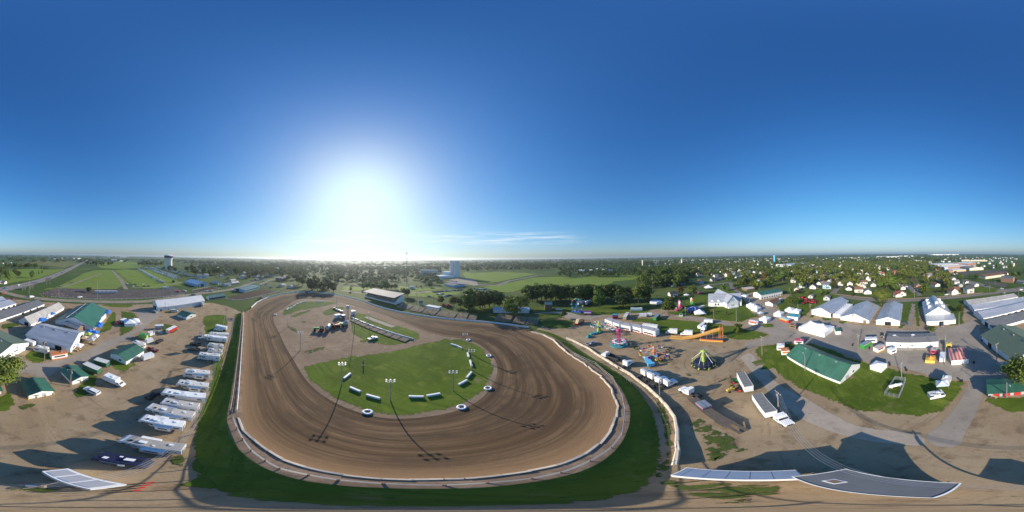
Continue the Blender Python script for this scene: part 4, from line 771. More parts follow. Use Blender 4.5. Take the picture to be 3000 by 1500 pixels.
# ================================================================== VEHICLES (prototypes, then copies)
M('m_rv_cream', (.68,.63,.54), .45, .06); M('m_roof_grey_tan', (.36,.335,.3), .7, .15, .8)
def proto(name): return empty(name, link=False)
def pt(par, name, mb, mats, paint=False):
    o = mb.build(name, mats, par, link=False)
    if paint: o['paint'] = 1
    return o
def wheel(par, x, y, r=.36, w=.26):
    o = pt(par, 'wheel', MB().cyl((x, y-w/2, r), (x, y+w/2, r), r, n=10), 'm_tyre'); s = 1 if y > 0 else -1
    pt(o, 'rim', MB().cyl((x, y+s*w/2, r), (x, y+s*(w/2+.02), r), r*.6, n=8), 'm_chrome')
def make_car(kind):
    """nose at +x"""
    t = proto(kind); W = 1.9
    prof = {'sedan': (4.7, [(-2.35,.35),(2.3,.35),(2.35,.6),(2.2,.8),(1.1,.95),(-1.5,.98),(-2.3,.92),(-2.38,.6)], [(-1.75,.95),(1.0,.95),(.25,1.42),(-1.05,1.42)]),
            'suv': (4.9, [(-2.45,.4),(2.4,.4),(2.45,.7),(2.35,.98),(1.25,1.1),(-2.4,1.12),(-2.48,.7)], [(-2.4,1.1),(1.15,1.1),(.5,1.75),(-2.15,1.78)]),
            'pickup': (5.7, [(-2.85,.55),(2.8,.5),(2.85,.8),(2.75,1.12),(1.45,1.22),(-.75,1.22),(-.75,.85),(-2.75,.85),(-2.75,1.22),(-2.88,1.22)], [(-.78,1.2),(1.35,1.2),(.65,1.85),(-.65,1.88)]),
            'van': (5.6, [(-2.8,.4),(2.75,.4),(2.8,.8),(2.6,1.15),(2.0,1.3),(-2.8,1.35)], [(-2.8,1.3),(2.05,1.3),(1.35,2.25),(-2.78,2.3)])}[kind]
    L, lo, cab = prof
    b = MB(); b.prism(lo, -W/2, W/2); body = pt(t, 'body', b, ['m_white_paint'], True)
    if kind == 'pickup':
        for s in (-1, 1): pt(t, 'bed_side', MB().bb(-2.85,-.75, s*W/2-.08*(s > 0), s*W/2+.08*(s < 0), .85, 1.24), ['m_white_paint'], True)
    c = MB(); n = len(cab); ins = [.06, .06, .24, .24]
    pts = [(x, -W/2+ins[k], z) for k, (x, z) in enumerate(cab)]+[(x, W/2-ins[k], z) for k, (x, z) in enumerate(cab)]
    c.add(pts, [(0,1,2,3),(7,6,5,4),(0,4,5,1),(1,5,6,2),(3,2,6,7),(0,3,7,4)]); g = pt(t, 'cabin', c, ['m_white_paint'], True)
    (x0, z0), (x1, z1), (x2, z2), (x3, z3) = cab
    def glass(name, quad): pt(g, name, MB().add(quad, [(0,1,2,3)]), 'm_glass')
    e = .015
    def mid(a, b, t_): return a+(b-a)*t_
    glass('windshield', [(mid(x1,x2,.08)+e,-W/2+.14,mid(z1,z2,.08)+e),(mid(x1,x2,.08)+e,W/2-.14,mid(z1,z2,.08)+e),(mid(x1,x2,.9)+e,W/2-.28,mid(z1,z2,.9)+e),(mid(x1,x2,.9)+e,-W/2+.28,mid(z1,z2,.9)+e)])
    glass('rear_window', [(mid(x0,x3,.2)-e,-W/2+.16,mid(z0,z3,.2)+e),(mid(x0,x3,.2)-e,W/2-.16,mid(z0,z3,.2)+e),(mid(x0,x3,.85)-e,W/2-.28,mid(z0,z3,.85)+e),(mid(x0,x3,.85)-e,-W/2+.28,mid(z0,z3,.85)+e)])
    for s in (-1, 1):
        y0, y1 = s*(W/2-.08+e), s*(W/2-.215+e); za, zb = mid(z0,z3,.15), mid(z0,z3,.88)
        glass('side_window', [(mid(x0,x3,.2)+.15, y0, za),(mid(x1,x2,.15)-.15, y0, za),(mid(x1,x2,.85)-.15, y1, zb),(mid(x0,x3,.88)+.15, y1, zb)])
        pt(t, 'headlight', MB().box(L/2-.02, s*W*.36, .78 if kind != 'pickup' else .95, .06, .34, .18), 'm_lamp'); pt(t, 'taillight', MB().box(-L/2-.0, s*W*.4, .85, .06, .2, .3), 'm_taillight')
        for x in (L*.31, -L*.3): wheel(t, x, s*(W/2-.1))
    return t
CARS = {k: make_car(k) for k in ('sedan', 'suv', 'pickup', 'van')}
def make_camper(L, H=3.2, W=2.5, style='fifth', slide=True):
    """travel trailer or motorhome, nose at +x; roof with gear, slide-out, windows, door"""
    t = proto('camper'); l = L/2
    if style == 'fifth': pr = [(-l,.65),(l-2.3,.65),(l-2.1,1.5),(l-.15,1.7),(l,2.3),(l-.5,H-.05),(l-.9,H),(-l,H)]
    elif style == 'motorhome': pr = [(-l,.5),(l-.1,.5),(l,1.1),(l-.35,1.5),(l-.55,2.2),(l-.45,H-.1),(l-.8,H),(-l+.1,H)]
    else: pr = [(-l,.6),(l-.3,.6),(l,1.1),(l-.1,2.2),(l-.6,H-.1),(l-1,H),(-l+.15,H)]
    pt(t, 'body', MB().prism(pr, -W/2, W/2), ['m_rv_wall'], True)
    rf = pt(t, 'roof', MB().bb(-l+.12, l-1.0, -W/2+.06, W/2-.06, H-.02, H+.05), 'm_rv_roof'); rf['paint'] = 2
    for k, (x, sz) in enumerate(((.12*L, (1.0,.7,.3)), (-.3*L, (.55,.55,.16)), (.3*L, (.5,.5,.16)), (-.08*L, (.35,.35,.12)))):
        pt(rf, 'air_conditioner' if k == 0 else 'roof_vent', MB().box(x, (.1,-.4,.35,.6)[k], H+.04+sz[2]/2, *sz), 'm_trim' if k != 2 else 'm_black')
    if slide:
        for s in ((1,) if L < 8 else (1, -1)):
            sx = -.12*L if s > 0 else .08*L; so = pt(t, 'slide_out', MB().box(sx, s*(W/2+.42), 1.75, L*.34, .85, 1.9), 'm_rv_wall'); pt(so, 'window', MB().box(sx, s*(W/2+.86), 1.95, L*.2, .04, .6), 'm_glass')
    for s in (-1, 1):
        for x, w in ((-.38*L, 1.0), (.22*L, 1.3), (.36*L, .8)): pt(t, 'window', MB().box(x, s*(W/2+.012), 2.05, w, .05, .6), 'm_glass')
        pt(t, 'stripe', MB().box(-.02*L, s*(W/2+.006), 1.12, L*.86, .03, .18), 'm_stripe')
        for x in (-.1*L-.45, -.1*L+.45): wheel(t, x, s*(W/2-.12), .36)
        if style == 'motorhome': wheel(t, .36*L, s*(W/2-.12), .42)
    pt(t, 'awning_roll', MB().cyl((-.3*L,-W/2-.12,2.75),(.12*L,-W/2-.12,2.75),.09,n=8), 'm_tent_grey'); pt(t, 'ladder', MB().bb(-l-.1,-l-.05,.5,.9,.8,H), 'm_steel')
    pt(t, 'door', MB().box(.1*L, -W/2-.015, 1.6, .7, .05, 1.9), 'm_trim'); pt(t, 'rear_window', MB().box(-l-.01, 0, 2.1, .05, 1.3, .6), 'm_glass')
    if style == 'motorhome': pt(t, 'windshield', MB().add([(l-.33,-W/2+.15,1.55),(l-.33,W/2-.15,1.55),(l-.53,W/2-.15,2.4),(l-.53,-W/2+.15,2.4)], [(0,1,2,3)]), 'm_glass')
    else: pt(t, 'hitch', MB().box(l+.4, 0, .55, 1.2, .3, .15), 'm_dark_metal')
    return t
CAMPERS = {}
def camper(L, style, slide=True, H=3.2):
    k = (round(L*2)/2, style, slide, H)
    if k not in CAMPERS: CAMPERS[k] = make_camper(k[0], H, 2.5, style, slide)
    return CAMPERS[k]
def ends(q0, q1, h):
    a, b = P(Q(q0), h), P(Q(q1), h); d = b-a; return (a+b)/2, d.length, math.atan2(d.y, d.x)
def place_camper(label, q0, q1, style='fifth', slide=True, name=None, paint=None, h=3.2, flip=False, group='campers parked along the grass bank'):
    c, L, rz = ends(q0, q1, h); c.z = 0; L = max(3.8, min(13, L))
    o = put(camper(L, style, slide, h), c, rz+(math.pi if flip else 0), label, 'camper', group, paint=paint); o.name = 'camper' if style != 'motorhome' else 'motorhome'; return o
# q0 = rear, q1 = nose
place_camper('long grey roofed camper with a slide-out, nearest the drone', 'd 617,842', 'd 20,738', paint={2:'m_roof_grey_tan'})
place_camper('bright white roofed camper with swoosh graphics, second from the drone', 'd 617,620', 'd 200,545', paint={2:'m_trim'})
place_camper('tan stained roof camper with dark vent, third from the drone', 'd 700,530', 'd 270,438', paint={2:'m_roof_tan'})
place_camper('cream roofed camper tucked behind the tan stained one', 'd 753,447', 'd 400,385', slide=False, paint={2:'m_roof_tan'})
place_camper('long plain white roofed camper beside the black jeep', 'd 808,350', 'd 408,298', slide=False, paint={2:'m_trim'})
place_camper('white camper with a white slide-out facing the drone, near the pole', 'd 838,250', 'd 545,212', paint={1:'m_rv_cream'})
place_camper('white motorhome with a grey side stripe, alone in its gap', 'd 852,130', 'd 610,110', 'motorhome')
place_camper('dark navy bus with glossy roof beside the grey roofed camper', 'd 305,985', 'c 925,905', 'motorhome', False, paint={1:'m_navy', 2:'m_navy'}, flip=True)
place_camper('white motorhome with big side windows by the lamp pole', 'b 948,1095', 'b 745,1075', 'motorhome', False)
place_camper('white trailer half hidden behind the big windowed motorhome', 'b 970,1055', 'b 828,1035', 'travel', False, paint={2:'m_roof_grey_tan'})
place_camper('white travel trailer behind the dark pickups', 'b 980,1000', 'b 830,985', 'travel', False, paint={2:'m_roof_tan'})
place_camper('longest white camper, its nose behind the silver pickup', 'b 1015,930', 'b 790,905', slide=False, paint={2:'m_trim'})
place_camper('white trailer just behind the longest camper', 'b 1030,892', 'b 842,882', 'travel', False)
place_camper('small white camper beside the olive roofed hall', 'a 455,1030', 'a 328,1005', 'travel', False, group='campers near the barns')
place_camper('white camper parked behind the green roofed food building', 'b 240,990', 'b 130,955', 'travel', False, group='campers near the barns')
place_camper('white camper with roof vents on the big lawn', 'n 560,305', 'n 585,245', 'travel', False, group='campers near the barns', h=2.8)
place_camper('tiny white teardrop camper with two roof hatches on the lawn', 'n 470,395', 'n 520,385', 'travel', False, group='campers near the barns', h=2.2)
def make_box_trailer(L, W=2.5, H=4.0, roof='m_roof_grey_sh', body='m_white_paint', name='trailer'):
    t = proto(name); l = L/2; pt(t, 'body', MB().bb(-l,l,-W/2,W/2,1.1 if H > 3 else .6,H), [body], True); pt(t, 'roof', MB().bb(-l+.06,l-.06,-W/2+.06,W/2-.06,H,H+.06), roof)
    for k in range(int(L/1.4)): pt(t, 'roof_bow', MB().bb(-l+.5+k*1.4,-l+.56+k*1.4,-W/2+.08,W/2-.08,H+.05,H+.085), 'm_steel')
    for s in (-1, 1): pt(t, 'rail', MB().bb(-l,l,s*W/2-.04,s*W/2+.04,H-.02,H+.1), 'm_trim')
    pt(t, 'rear_door', MB().bb(-l-.03,-l,-W/2+.1,W/2-.1,1.2 if H > 3 else .7,H-.1), 'm_rv_wall'); pt(t, 'chassis', MB().bb(-l+.2,l-.3,-.6,.6,.7 if H > 3 else .4,1.1 if H > 3 else .6), 'm_dark_metal')
    for s in (-1, 1):
        for x in ((-l+1.0, -l+2.1) if H > 3 else (-.5, .4)): wheel(t, x, s*(W/2-.15), .48 if H > 3 else .33)
    if H > 3: pt(t, 'landing_leg', MB().bb(l-2.2,l-2.0,-.8,.8,0,1.1), 'm_dark_metal')
    else: pt(t, 'hitch', MB().bb(l,l+1.2,-.1,.1,.4,.52), 'm_dark_metal')
    return t
def make_tractor_unit(paint='m_white_paint', sleeper=True):
    t = proto('semi_truck')
    pt(t, 'frame', MB().bb(-3.6,2.6,-.45,.45,.65,.95), 'm_black')
    pt(t, 'hood', MB().prism([(1.0,.7),(2.9,.7),(3.0,1.1),(2.75,1.75),(1.0,2.05)], -1.0, 1.0), [paint], True)
    pt(t, 'cab', MB().prism([(-.9,.8),(1.1,.8),(1.1,2.0),(.75,2.75),(.2,3.3),(-.9,3.45)] if sleeper else [(-.6,.8),(1.1,.8),(1.1,2.0),(.75,2.8),(-.6,2.9)], -1.15, 1.15), [paint], True)
    pt(t, 'windshield', MB().add([(1.1,-1.0,2.05),(1.1,1.0,2.05),(.8,.95,2.72),(.8,-.95,2.72)], [(0,1,2,3)]), 'm_glass'); pt(t, 'grille', MB().box(2.97,0,1.1,.06,1.2,.6), 'm_black')
    for s in (-1, 1):
        pt(t, 'side_window', MB().box(.5, s*1.16, 2.2, .8, .03, .6), 'm_glass'); pt(t, 'fuel_tank', MB().cyl((-.6, s*.95, .75), (.7, s*.95, .75), .32, n=10), 'm_chrome'); pt(t, 'headlight', MB().box(2.9, s*.8, 1.05, .1, .3, .2), 'm_lamp')
        wheel(t, 2.0, s*.98, .5, .3)
        for x in (-2.1, -3.2): wheel(t, x, s*.85, .5, .55)
    pt(t, 'fifth_wheel', MB().box(-2.6, 0, 1.02, 1.1, .9, .12), 'm_dark_metal')
    return t
TRACTOR = make_tractor_unit(); DAYCAB = make_tractor_unit('m_white_paint', False)
def semi_at(label, q_front, q_rear, pr=TRACTOR, group='white semi trucks of the carnival'):
    c, L, rz = ends(q_rear, q_front, 1.0); c.z = 0; return put(pr, c, rz, label, 'semi truck', group)
SEMIS = [('h 675,1085','h 540,1135','leftmost white semi cab in the row of four behind the block wall'),('h 735,1112','h 610,1170','second white semi cab from the left in the row of four'),('h 800,1150','h 690,1210','third white semi cab from the left in the row of four'),('h 880,1185','h 770,1225','rightmost white semi cab in the row of four')]
for a, b_, lb in SEMIS: semi_at(lb, a, b_)
semi_at('lone white semi cab with bare chassis beside the blue ride trailer', 'h 475,1000', 'h 395,1045'); semi_at('white semi cab coupled to the long dovetail flatbed', 'l 300,265', 'l 380,300'); semi_at('white semi parked against the second storage trailer', 'l 1165,545', 'l 1060,470')
flat = proto('flatbed_truck')
def make_flat_truck():
    t = proto('flatbed_truck'); pt(t, 'cab', MB().prism([(1.2,.7),(3.4,.7),(3.5,1.3),(2.9,1.6),(2.4,2.5),(1.2,2.55)], -1.05, 1.05), ['m_white_paint'], True); pt(t, 'windshield', MB().add([(2.92,-.95,1.62),(2.92,.95,1.62),(2.46,.9,2.4),(2.46,-.9,2.4)],[(0,1,2,3)]), 'm_glass')
    pt(t, 'frame', MB().bb(-4,3.2,-.45,.45,.6,.9), 'm_black'); pt(t, 'bed', MB().bb(-4,1.0,-1.2,1.2,.95,1.15), 'm_black')
    for s in (-1, 1):
        pt(t, 'bed_rail', MB().bb(-4,1.0,s*1.2-.05,s*1.2+.05,1.15,1.9), 'm_dark_metal'); wheel(t, 2.4, s*.95, .45)
        for x in (-2, -3): wheel(t, x, s*.9, .45, .4)
    return t
c, L, rz = ends('h 365,975', 'h 205,925', 1); c.z = 0; put(make_flat_truck(), c, rz, 'white truck with black stake bed behind the block wall', 'truck', scale=1.15)
SEMI_BOX = make_box_trailer(8.5)
for q0, q1, lb in (('l 770,110','l 845,240','white storage trailer with grey roof beside the yellow mower'), ('l 905,290','l 1035,455','white storage trailer with grey roof, semi parked at its front')):
    c, L, rz = ends(q0, q1, 4.0); c.z = 0; put(SEMI_BOX, c, rz, lb, 'trailer', 'storage trailers')
# flatbed dovetail trailer with crated ride
t = empty('flatbed_trailer', *[(lambda e_: ((e_[0].x, e_[0].y, 0), e_[2]))(ends('l 770,590', 'l 370,330', 1.2))][0]); tag(t, 'long plank dovetail flatbed trailer with ramps down', 'trailer'); Lf = ends('l 770,590', 'l 370,330', 1.2)[1]; lf = Lf/2
for k in range(6): MB().bb(-lf+2.2, lf, -1.2+k*.4, -1.2+k*.4+.36, 1.05, 1.15).build('deck_plank', 'm_weathered_plank', t)
for s in (-1, 1):
    MB().prism([(-lf-.8,.1),(-lf+2.2,1.05),(-lf+2.2,1.15),(-lf-.8,.25)], s*.75-.4, s*.75+.4).build('ramp', 'm_weathered_plank', t); MB().bb(-lf+2, lf, s*1.22-.05, s*1.22+.05, .9, 1.14).build('side_rail', 'm_dark_metal', t)
    for x in (-lf+3.2, -lf+4.2, -lf+5.2): MB().cyl((x, s*1.0-.2, .42), (x, s*1.0+.2, .42), .42, n=10).build('wheel', 'm_tyre', t)
c, L, rz = ends('l 415,395', 'l 525,390', 1.2); d_ = P(Q('l 462,385'), 2.0)
t = empty('ride_crate', (d_.x, d_.y, 1.16), t.rotation_euler.z); tag(t, 'purple and orange trimmed ride platform loaded on the flatbed', 'crate')
for s in (-1, 1):
    MB().box(0, s*.62, .6, 3.2, 1.1, 1.1).build('panel_box', 'm_steel', t); MB().box(0, s*.62, .25, 3.26, 1.16, .18).build('purple_band', 'm_purple', t); MB().box(0, s*.62, .7, 3.26, 1.16, .14).build('orange_band', 'm_orange', t)
    for k in range(5): MB().box(-1.3+k*.65, s*.62, .98, .12, 1.1, .06).build('slat', 'm_dark_metal', t)
# box trucks and cargo trailers
def make_box_truck():
    t = proto('box_truck'); pt(t, 'cargo_box', MB().bb(-3.3,1.4,-1.2,1.2,.9,3.3), ['m_white_paint'], True); pt(t, 'roof', MB().bb(-3.25,1.35,-1.15,1.15,3.3,3.36), 'm_trim')
    pt(t, 'cab', MB().prism([(1.45,.6),(3.5,.6),(3.55,1.1),(2.9,1.4),(2.3,2.2),(1.45,2.25)], -1.0, 1.0), ['m_white_paint'], True); pt(t, 'windshield', MB().add([(2.9,-.9,1.43),(2.9,.9,1.43),(2.36,.85,2.14),(2.36,-.85,2.14)],[(0,1,2,3)]), 'm_glass')
    pt(t, 'roof_hatch', MB().box(-.6,0,3.45,.8,.8,.18), 'm_trim')
    for s in (-1, 1):
        pt(t, 'side_window', MB().box(2.0,s*1.01,1.8,.7,.03,.5), 'm_glass'); pt(t, 'headlight', MB().box(3.5,s*.7,.95,.08,.3,.2), 'm_lamp')
        for x in (2.5, -2.0): wheel(t, x, s*.95, .42)
    return t
BOXT = make_box_truck()
for q0, q1, lb in (('c 1000,175','c 1160,240','white box truck on the gravel beside a dark wet patch'), ('h 915,715','h 810,710','left one of two white box trucks on the midway lawn'), ('h 1060,730','h 950,725','white box truck on the midway lawn, beside the slide'), ('h 1180,670','h 1145,715','white box truck parked behind the orange slide')):
    c, L, rz = ends(q0, q1, 1.6); c.z = 0; put(BOXT, c, rz, lb, 'box truck', 'white box trucks')
CARGO = make_box_trailer(6, 2.3, 2.6, 'm_trim', name='cargo_trailer'); DARKT = make_box_trailer(7, 2.5, 2.9, 'm_rv_roof', 'm_tent_green', 'cargo_trailer')
def cargo(label, q0, q1, pr=CARGO, paint=None, h=2.6, sc=None, L0=6.0):
    c, L, rz = ends(q0, q1, h); c.z = 0; s_ = max(.6, min(1.9, L/L0)); return put(pr, c, rz, label, 'trailer', 'cargo trailers', (s_, 1, 1), paint)
cargo('white cargo trailer at the far end of the camper row', 'b 1012,830', 'b 912,808'); cargo('red trailer with pale roof on the grass island', 'b 450,860', 'b 530,820', paint='m_red'); cargo('grey trailer on the grass island left of the red one', 'b 335,815', 'b 415,812', paint='m_tent_grey')
cargo('white shed trailer behind the silver sedan', 'b 275,885', 'b 320,870', sc=1); cargo('white shed trailer next to the green food stand', 'b 250,950', 'b 310,935', sc=1); cargo('small white utility trailer with flat top beside the maroon pickup', 'b 215,1105', 'b 315,1075')
cargo('dark green concession trailer with tan roof, left of the pair', 'c 800,40', 'c 940,100', DARKT, h=2.9, L0=7); cargo('dark green concession trailer with grey roof, right of the pair', 'c 900,0', 'c 1020,35', DARKT, h=2.9, L0=7)
cargo('white cargo trailer beside the olive roofed hall', 'a 240,945', 'a 325,975'); cargo('white trailer with sloped roof behind the midway lawn', 'h 1170,600', 'h 1250,605'); cargo('dark stage truck trailer behind the slide', 'h 1120,660', 'h 1175,620', paint='m_gunmetal')
cargo('long grey trailer on the grass behind the game booths', 'h 475,490', 'h 585,490', paint='m_blue_wall'); cargo('white service trailer with vents on the park lane', 'h 558,545', 'h 625,545'); cargo('white box beside the service trailer on the park lane', 'h 635,540', 'h 670,540')
cargo('silver curved tank trailer behind the striped dome', 'i 140,650', 'i 200,625', paint='m_silver'); cargo('white trailer behind the red striped tent', 'k 520,1130', 'k 525,1065'); cargo('white trailer in the park behind the tall trees', 'h 590,640', 'h 730,655'); cargo('pale blue trailer next to the game booths', 'h 640,680', 'h 725,690', paint='m_roof_bluewhite')
cargo('blue box trailer behind the red pickup', 'a 1142,765', 'a 1185,748', paint='m_blue_paint')
# the pale long trailer right below the drone
c, L, rz = ends('s 2008,1383', 's 2325,1390', 3.5); c.z = 0; CT = make_box_trailer(8, 2.4, 3.5, 'm_roof_sky', name='cargo_trailer'); put(CT, c, rz, 'long trailer with pale blue reflective roof right below the drone', 'trailer')
c = (P(Q('c 540,1060'), 3.0)+P(Q('c 1000,1205'), 3.0))/2; e_ = P(Q('c 1000,1205'), 3.0)-P(Q('c 540,1060'), 3.0); t = empty('panel_trailer', (c.x, c.y, 0), math.atan2(e_.y, e_.x)); tag(t, 'white framed trailer with three grey roof panels below the drone', 'trailer')
MB().bb(-2.9,2.9,-1.05,1.05,.6,2.9).build('body', 'm_white_paint', t); MB().bb(-2.9,2.9,-1.05,1.05,2.9,2.98).build('roof_frame', 'm_trim', t)
for k in range(3): MB().box(-1.8+k*1.8,0,3.0,1.5,1.6,.06).build('roof_panel', 'm_tent_grey', t)
for s in (-1, 1):
    for x in (-.5, .5): MB().cyl((x, s*.9-.13, .35), (x, s*.9+.13, .35), .35, n=10).build('wheel', 'm_tyre', t)
for k in range(4):
    a, b_ = P(('d', 330-k*42, 1168+k*24), .9), P(('d', -60-k*45, 1200+k*26), .9); mb = MB(); mb.cyl(a, a.lerp(b_, .25), .16, .16, 8); o = MB().cyl(a.lerp(b_, .25), b_, .1, .1, 6).build('padded_rail', 'm_black'); pd = mb.build('red_pad', 'm_red', o)
    for f in (.05, .5, .95): MB().cyl(Vector((*a.lerp(b_, f).xy, 0)), a.lerp(b_, f), .05, n=5).build('post', 'm_dark_metal', o)
    tag(o, 'dark rail with red padded end below the drone, %s from the campers' % ordn(k+1), 'rail', 'red ended rails')
# cars
def car(kind, label, q0, q1, paint, cat=None, group=None):
    c, L, rz = ends(q0, q1, .8); c.z = 0; return put(CARS[kind], c, rz, label, cat or {'sedan':'car','suv':'car','pickup':'pickup','van':'van'}[kind], group, paint=paint)
car('pickup', 'white pickup behind the far cargo trailer', 'b 985,858', 'b 885,850', 'm_white_paint'); car('pickup', 'silver pickup crosswise at the nose of the longest camper', 'b 768,895', 'b 755,945', 'm_silver'); car('pickup', 'black pickup, upper of two beside the travel trailer', 'b 780,998', 'b 655,985', 'm_black')
car('pickup', 'dark grey pickup, lower of two beside the travel trailer', 'b 755,1045', 'b 648,1032', 'm_gunmetal'); car('pickup', 'maroon pickup beside the green roofed food building', 'b 252,1030', 'b 378,1060', 'm_maroon'); car('suv', 'black SUV standing in the open gravel', 'b 345,980', 'b 408,945', 'm_black'); car('suv', 'black jeep with roof rails between two campers', 'd 275,375', 'd 368,318', 'm_black')
car('sedan', 'silver sedan beside the red trailer', 'b 338,865', 'b 412,888', 'm_silver'); car('suv', 'white SUV on the grass beside the green restroom', 'c 928,332', 'c 808,275', 'm_white_paint'); car('suv', 'silver SUV at the corner of the long white barn', 'b 318,680', 'b 352,690', 'm_silver'); car('van', 'white van along the long white barn', 'b 497,680', 'b 543,680', 'm_white_paint')
car('pickup', 'white pickup with red gear on the infield lawn', 'f 98,945', 'f 175,925', 'm_white_paint'); car('pickup', 'silver pickup behind the block wall near the bug ride', 'h 55,838', 'h 152,808', 'm_silver'); car('pickup', 'white pickup in front of the game booths', 'h 250,680', 'h 325,698', 'm_white_paint'); car('pickup', 'white pickup in the park beside the cabin', 'g 735,665', 'g 800,665', 'm_white_paint')
car('suv', 'black SUV beside the lunch counter', 'j 915,930', 'j 915,885', 'm_black'); car('suv', 'dark SUV on the grass between the barns', 'k 130,795', 'k 200,800', 'm_gunmetal'); car('pickup', 'dark pickup at the door of the stepped barn', 'k 510,790', 'k 520,830', 'm_gunmetal'); car('sedan', 'dark car at the bleachers lot edge', 'f 645,538', 'f 690,542', 'm_gunmetal')
car('pickup', 'red pickup on the dirt path beside the blue trailer', 'a 1140,775', 'a 1098,800', 'm_red'); car('suv', 'white SUV beside the brown roofed concession building', 'i 915,565', 'i 942,580', 'm_white_paint'); car('suv', 'silver SUV behind the brown roofed building', 'i 860,555', 'i 900,550', 'm_silver'); car('sedan', 'red car at the bend behind the exhibition hall', 'i 490,465', 'i 515,472', 'm_red')
ROADC = [('A 50,990','A 205,960','pickup','m_blue_paint','dark pickup leading on the highway at the junction'),('A 420,905','A 520,890','sedan','m_white_paint','white car heading in on the highway'),('A 1570,545','A 1605,535','sedan','m_black','dark car farther out on the highway, near the far sign'),('A 1755,462','A 1775,455','sedan','m_black','tiny dark car on the bend of the highway'),('A 760,1200','A 835,1190','van','m_white_paint','white van on the street by the barns'),('A 860,1225','A 960,1225','suv','m_silver','grey SUV following the white van'),
 ('A 1760,850','A 1870,840','suv','m_black','black SUV on the field track'),('A 1510,940','A 1570,935','suv','m_gunmetal','dark SUV at the field gate'),('A 1960,1205','A 2060,1195','pickup','m_white_paint','white pickup inside the coned lot'),('A 160,1250','A 230,1245','suv','m_maroon','dark red SUV behind the far barn end'),('A 320,1250','A 400,1245','suv','m_maroon','second dark red SUV right of the first'),('A 40,1120','A 100,1100','suv','m_red','red SUV at the junction kerb'),
 ('B 740,880','B 845,850','pickup','m_silver','silver pickup with trailer shadow on the field beside the path'),('B 890,940','B 1000,925','pickup','m_silver','silver pickup on the lower field'),('B 960,880','B 1050,880','suv','m_green_paint','dark green SUV on the field'),('B 1150,875','B 1235,870','sedan','m_white_paint','white car in the middle of the field'),('B 1180,930','B 1270,930','pickup','m_gunmetal','dark pickup left of a pair on the field'),('B 1290,930','B 1380,925','suv','m_black','black SUV right of a pair on the field'),
 ('B 2030,1050','B 2130,1080','pickup','m_red','red truck in the asphalt lot by the arena'),('B 2210,1045','B 2265,1050','suv','m_white_paint','white SUV beside the red truck'),('C 290,1060','C 460,1050','pickup','m_white_paint','white pickup at the near arena fence'),('C 470,1050','C 540,1055','suv','m_silver','silver SUV behind the white pickup at the arena fence'),('C 10,1150','C 90,1145','pickup','m_gunmetal','grey pickup on the street behind the stable'),
 ('C 1730,915','C 1820,900','van','m_white_paint','white van at the end of the teal roofed barn'),('C 1840,890','C 1930,870','suv','m_blue_paint','blue SUV beyond the teal roofed barn'),('C 1950,970','C 2060,960','pickup','m_blue_paint','dark blue pickup at the arena corner'),('C 1900,930','C 1975,915','sedan','m_white_paint','white car at the arena corner'),('G 1840,682','G 1880,690','sedan','m_black','dark car on the road past the corner lawn'),('G 2110,735','G 2200,745','sedan','m_white_paint','white car waiting at the junction'),('G 2150,835','G 2250,825','pickup','m_gunmetal','dark pickup on the street at the junction'),('G 2480,770','G 2560,760','suv','m_white_paint','white SUV crossing the junction')]
for a, b_, kd, pn, lb in ROADC: car(kd, lb, a, b_, pn, group='cars on the streets and fields')
# rows of parked cars and campers beyond the bleachers and on the camp field
LOWCAR = {}
def low_car():
    t = proto('parked_car'); pt(t, 'body', MB().prism([(-2.3,.3),(2.3,.3),(2.3,.75),(1.1,.95),(-2.3,.98)], -.92, .92), ['m_white_paint'], True); c = MB(); c.box(-.4,0,1.2,2.8,1.6,.5,0,.72); pt(t, 'cabin', c, 'm_glass'); pt(t, 'roof', MB().box(-.4,0,1.47,2.0,1.15,.05), ['m_white_paint'], True)
    for x in (-1.45, 1.45): 
        for s in (-1, 1): pt(t, 'wheel', MB().cyl((x,s*.75,.32),(x,s*.95,.32),.32,n=8), 'm_tyre')
    return t
LC = low_car(); PAINTS = [('white','m_white_paint'),('silver','m_silver'),('black','m_black'),('grey','m_gunmetal'),('blue','m_blue_paint'),('red','m_maroon'),('white','m_white_paint')]
rows_ = [('f 700,505','f 885,487',13,'row nearest the meadow'),('f 735,525','f 800,520',5,'short row by the dirt track'),('f 800,545','f 880,530',6,'row in front of the meadow row'),('f 900,490','f 980,480',6,'row left of the tall tree'),('f 1090,470','f 1230,482',9,'row right of the tall tree'),('f 1100,492','f 1240,505',9,'lower row right of the tall tree'),('D 1990,590','D 2190,620',6,'line in the silo yard')]
for q0, q1, n_, nm in rows_:
    a, b_ = P(Q(q0)), P(Q(q1)); d = b_-a; rz = math.atan2(d.y, d.x)+math.pi/2+.15
    for k in range(n_):
        cn_, pm = random.choice(PAINTS); put(LC, a.lerp(b_, (k+.5)/n_), rz+random.uniform(-.08,.08), '%s car, %s from the left in the parked %s' % (cn_, ordn(k+1), nm), 'car', 'cars parked beyond the bleachers', paint=pm)
def far_camper(L):
    t = proto('parked_camper'); l = L/2; pt(t, 'body', MB().prism([(-l,.5),(l-1.6,.5),(l-1.3,1.4),(l,1.6),(l-.5,3.2),(-l,3.2)], -1.25, 1.25), ['m_rv_wall'], True); pt(t, 'roof', MB().bb(-l+.1,l-.8,-1.2,1.2,3.2,3.26), 'm_rv_roof')
    for s in (-1, 1): pt(t, 'window_band', MB().box(-.3,s*1.26,2.1,L*.5,.04,.6), 'm_glass')
    return t
FC = [far_camper(8), far_camper(10)]
crow = [('s 403,787','s 478,831',26,'nearest camper row on the field',0),('s 425,785','s 516,818',26,'second camper row',4),('s 440,784','s 524,815',24,'third camper row',0),('s 458,783','s 566,812',20,'row under the water tower',3),('s 480,782','s 545,802',12,'last row before the trees',0)]
cnt = 0
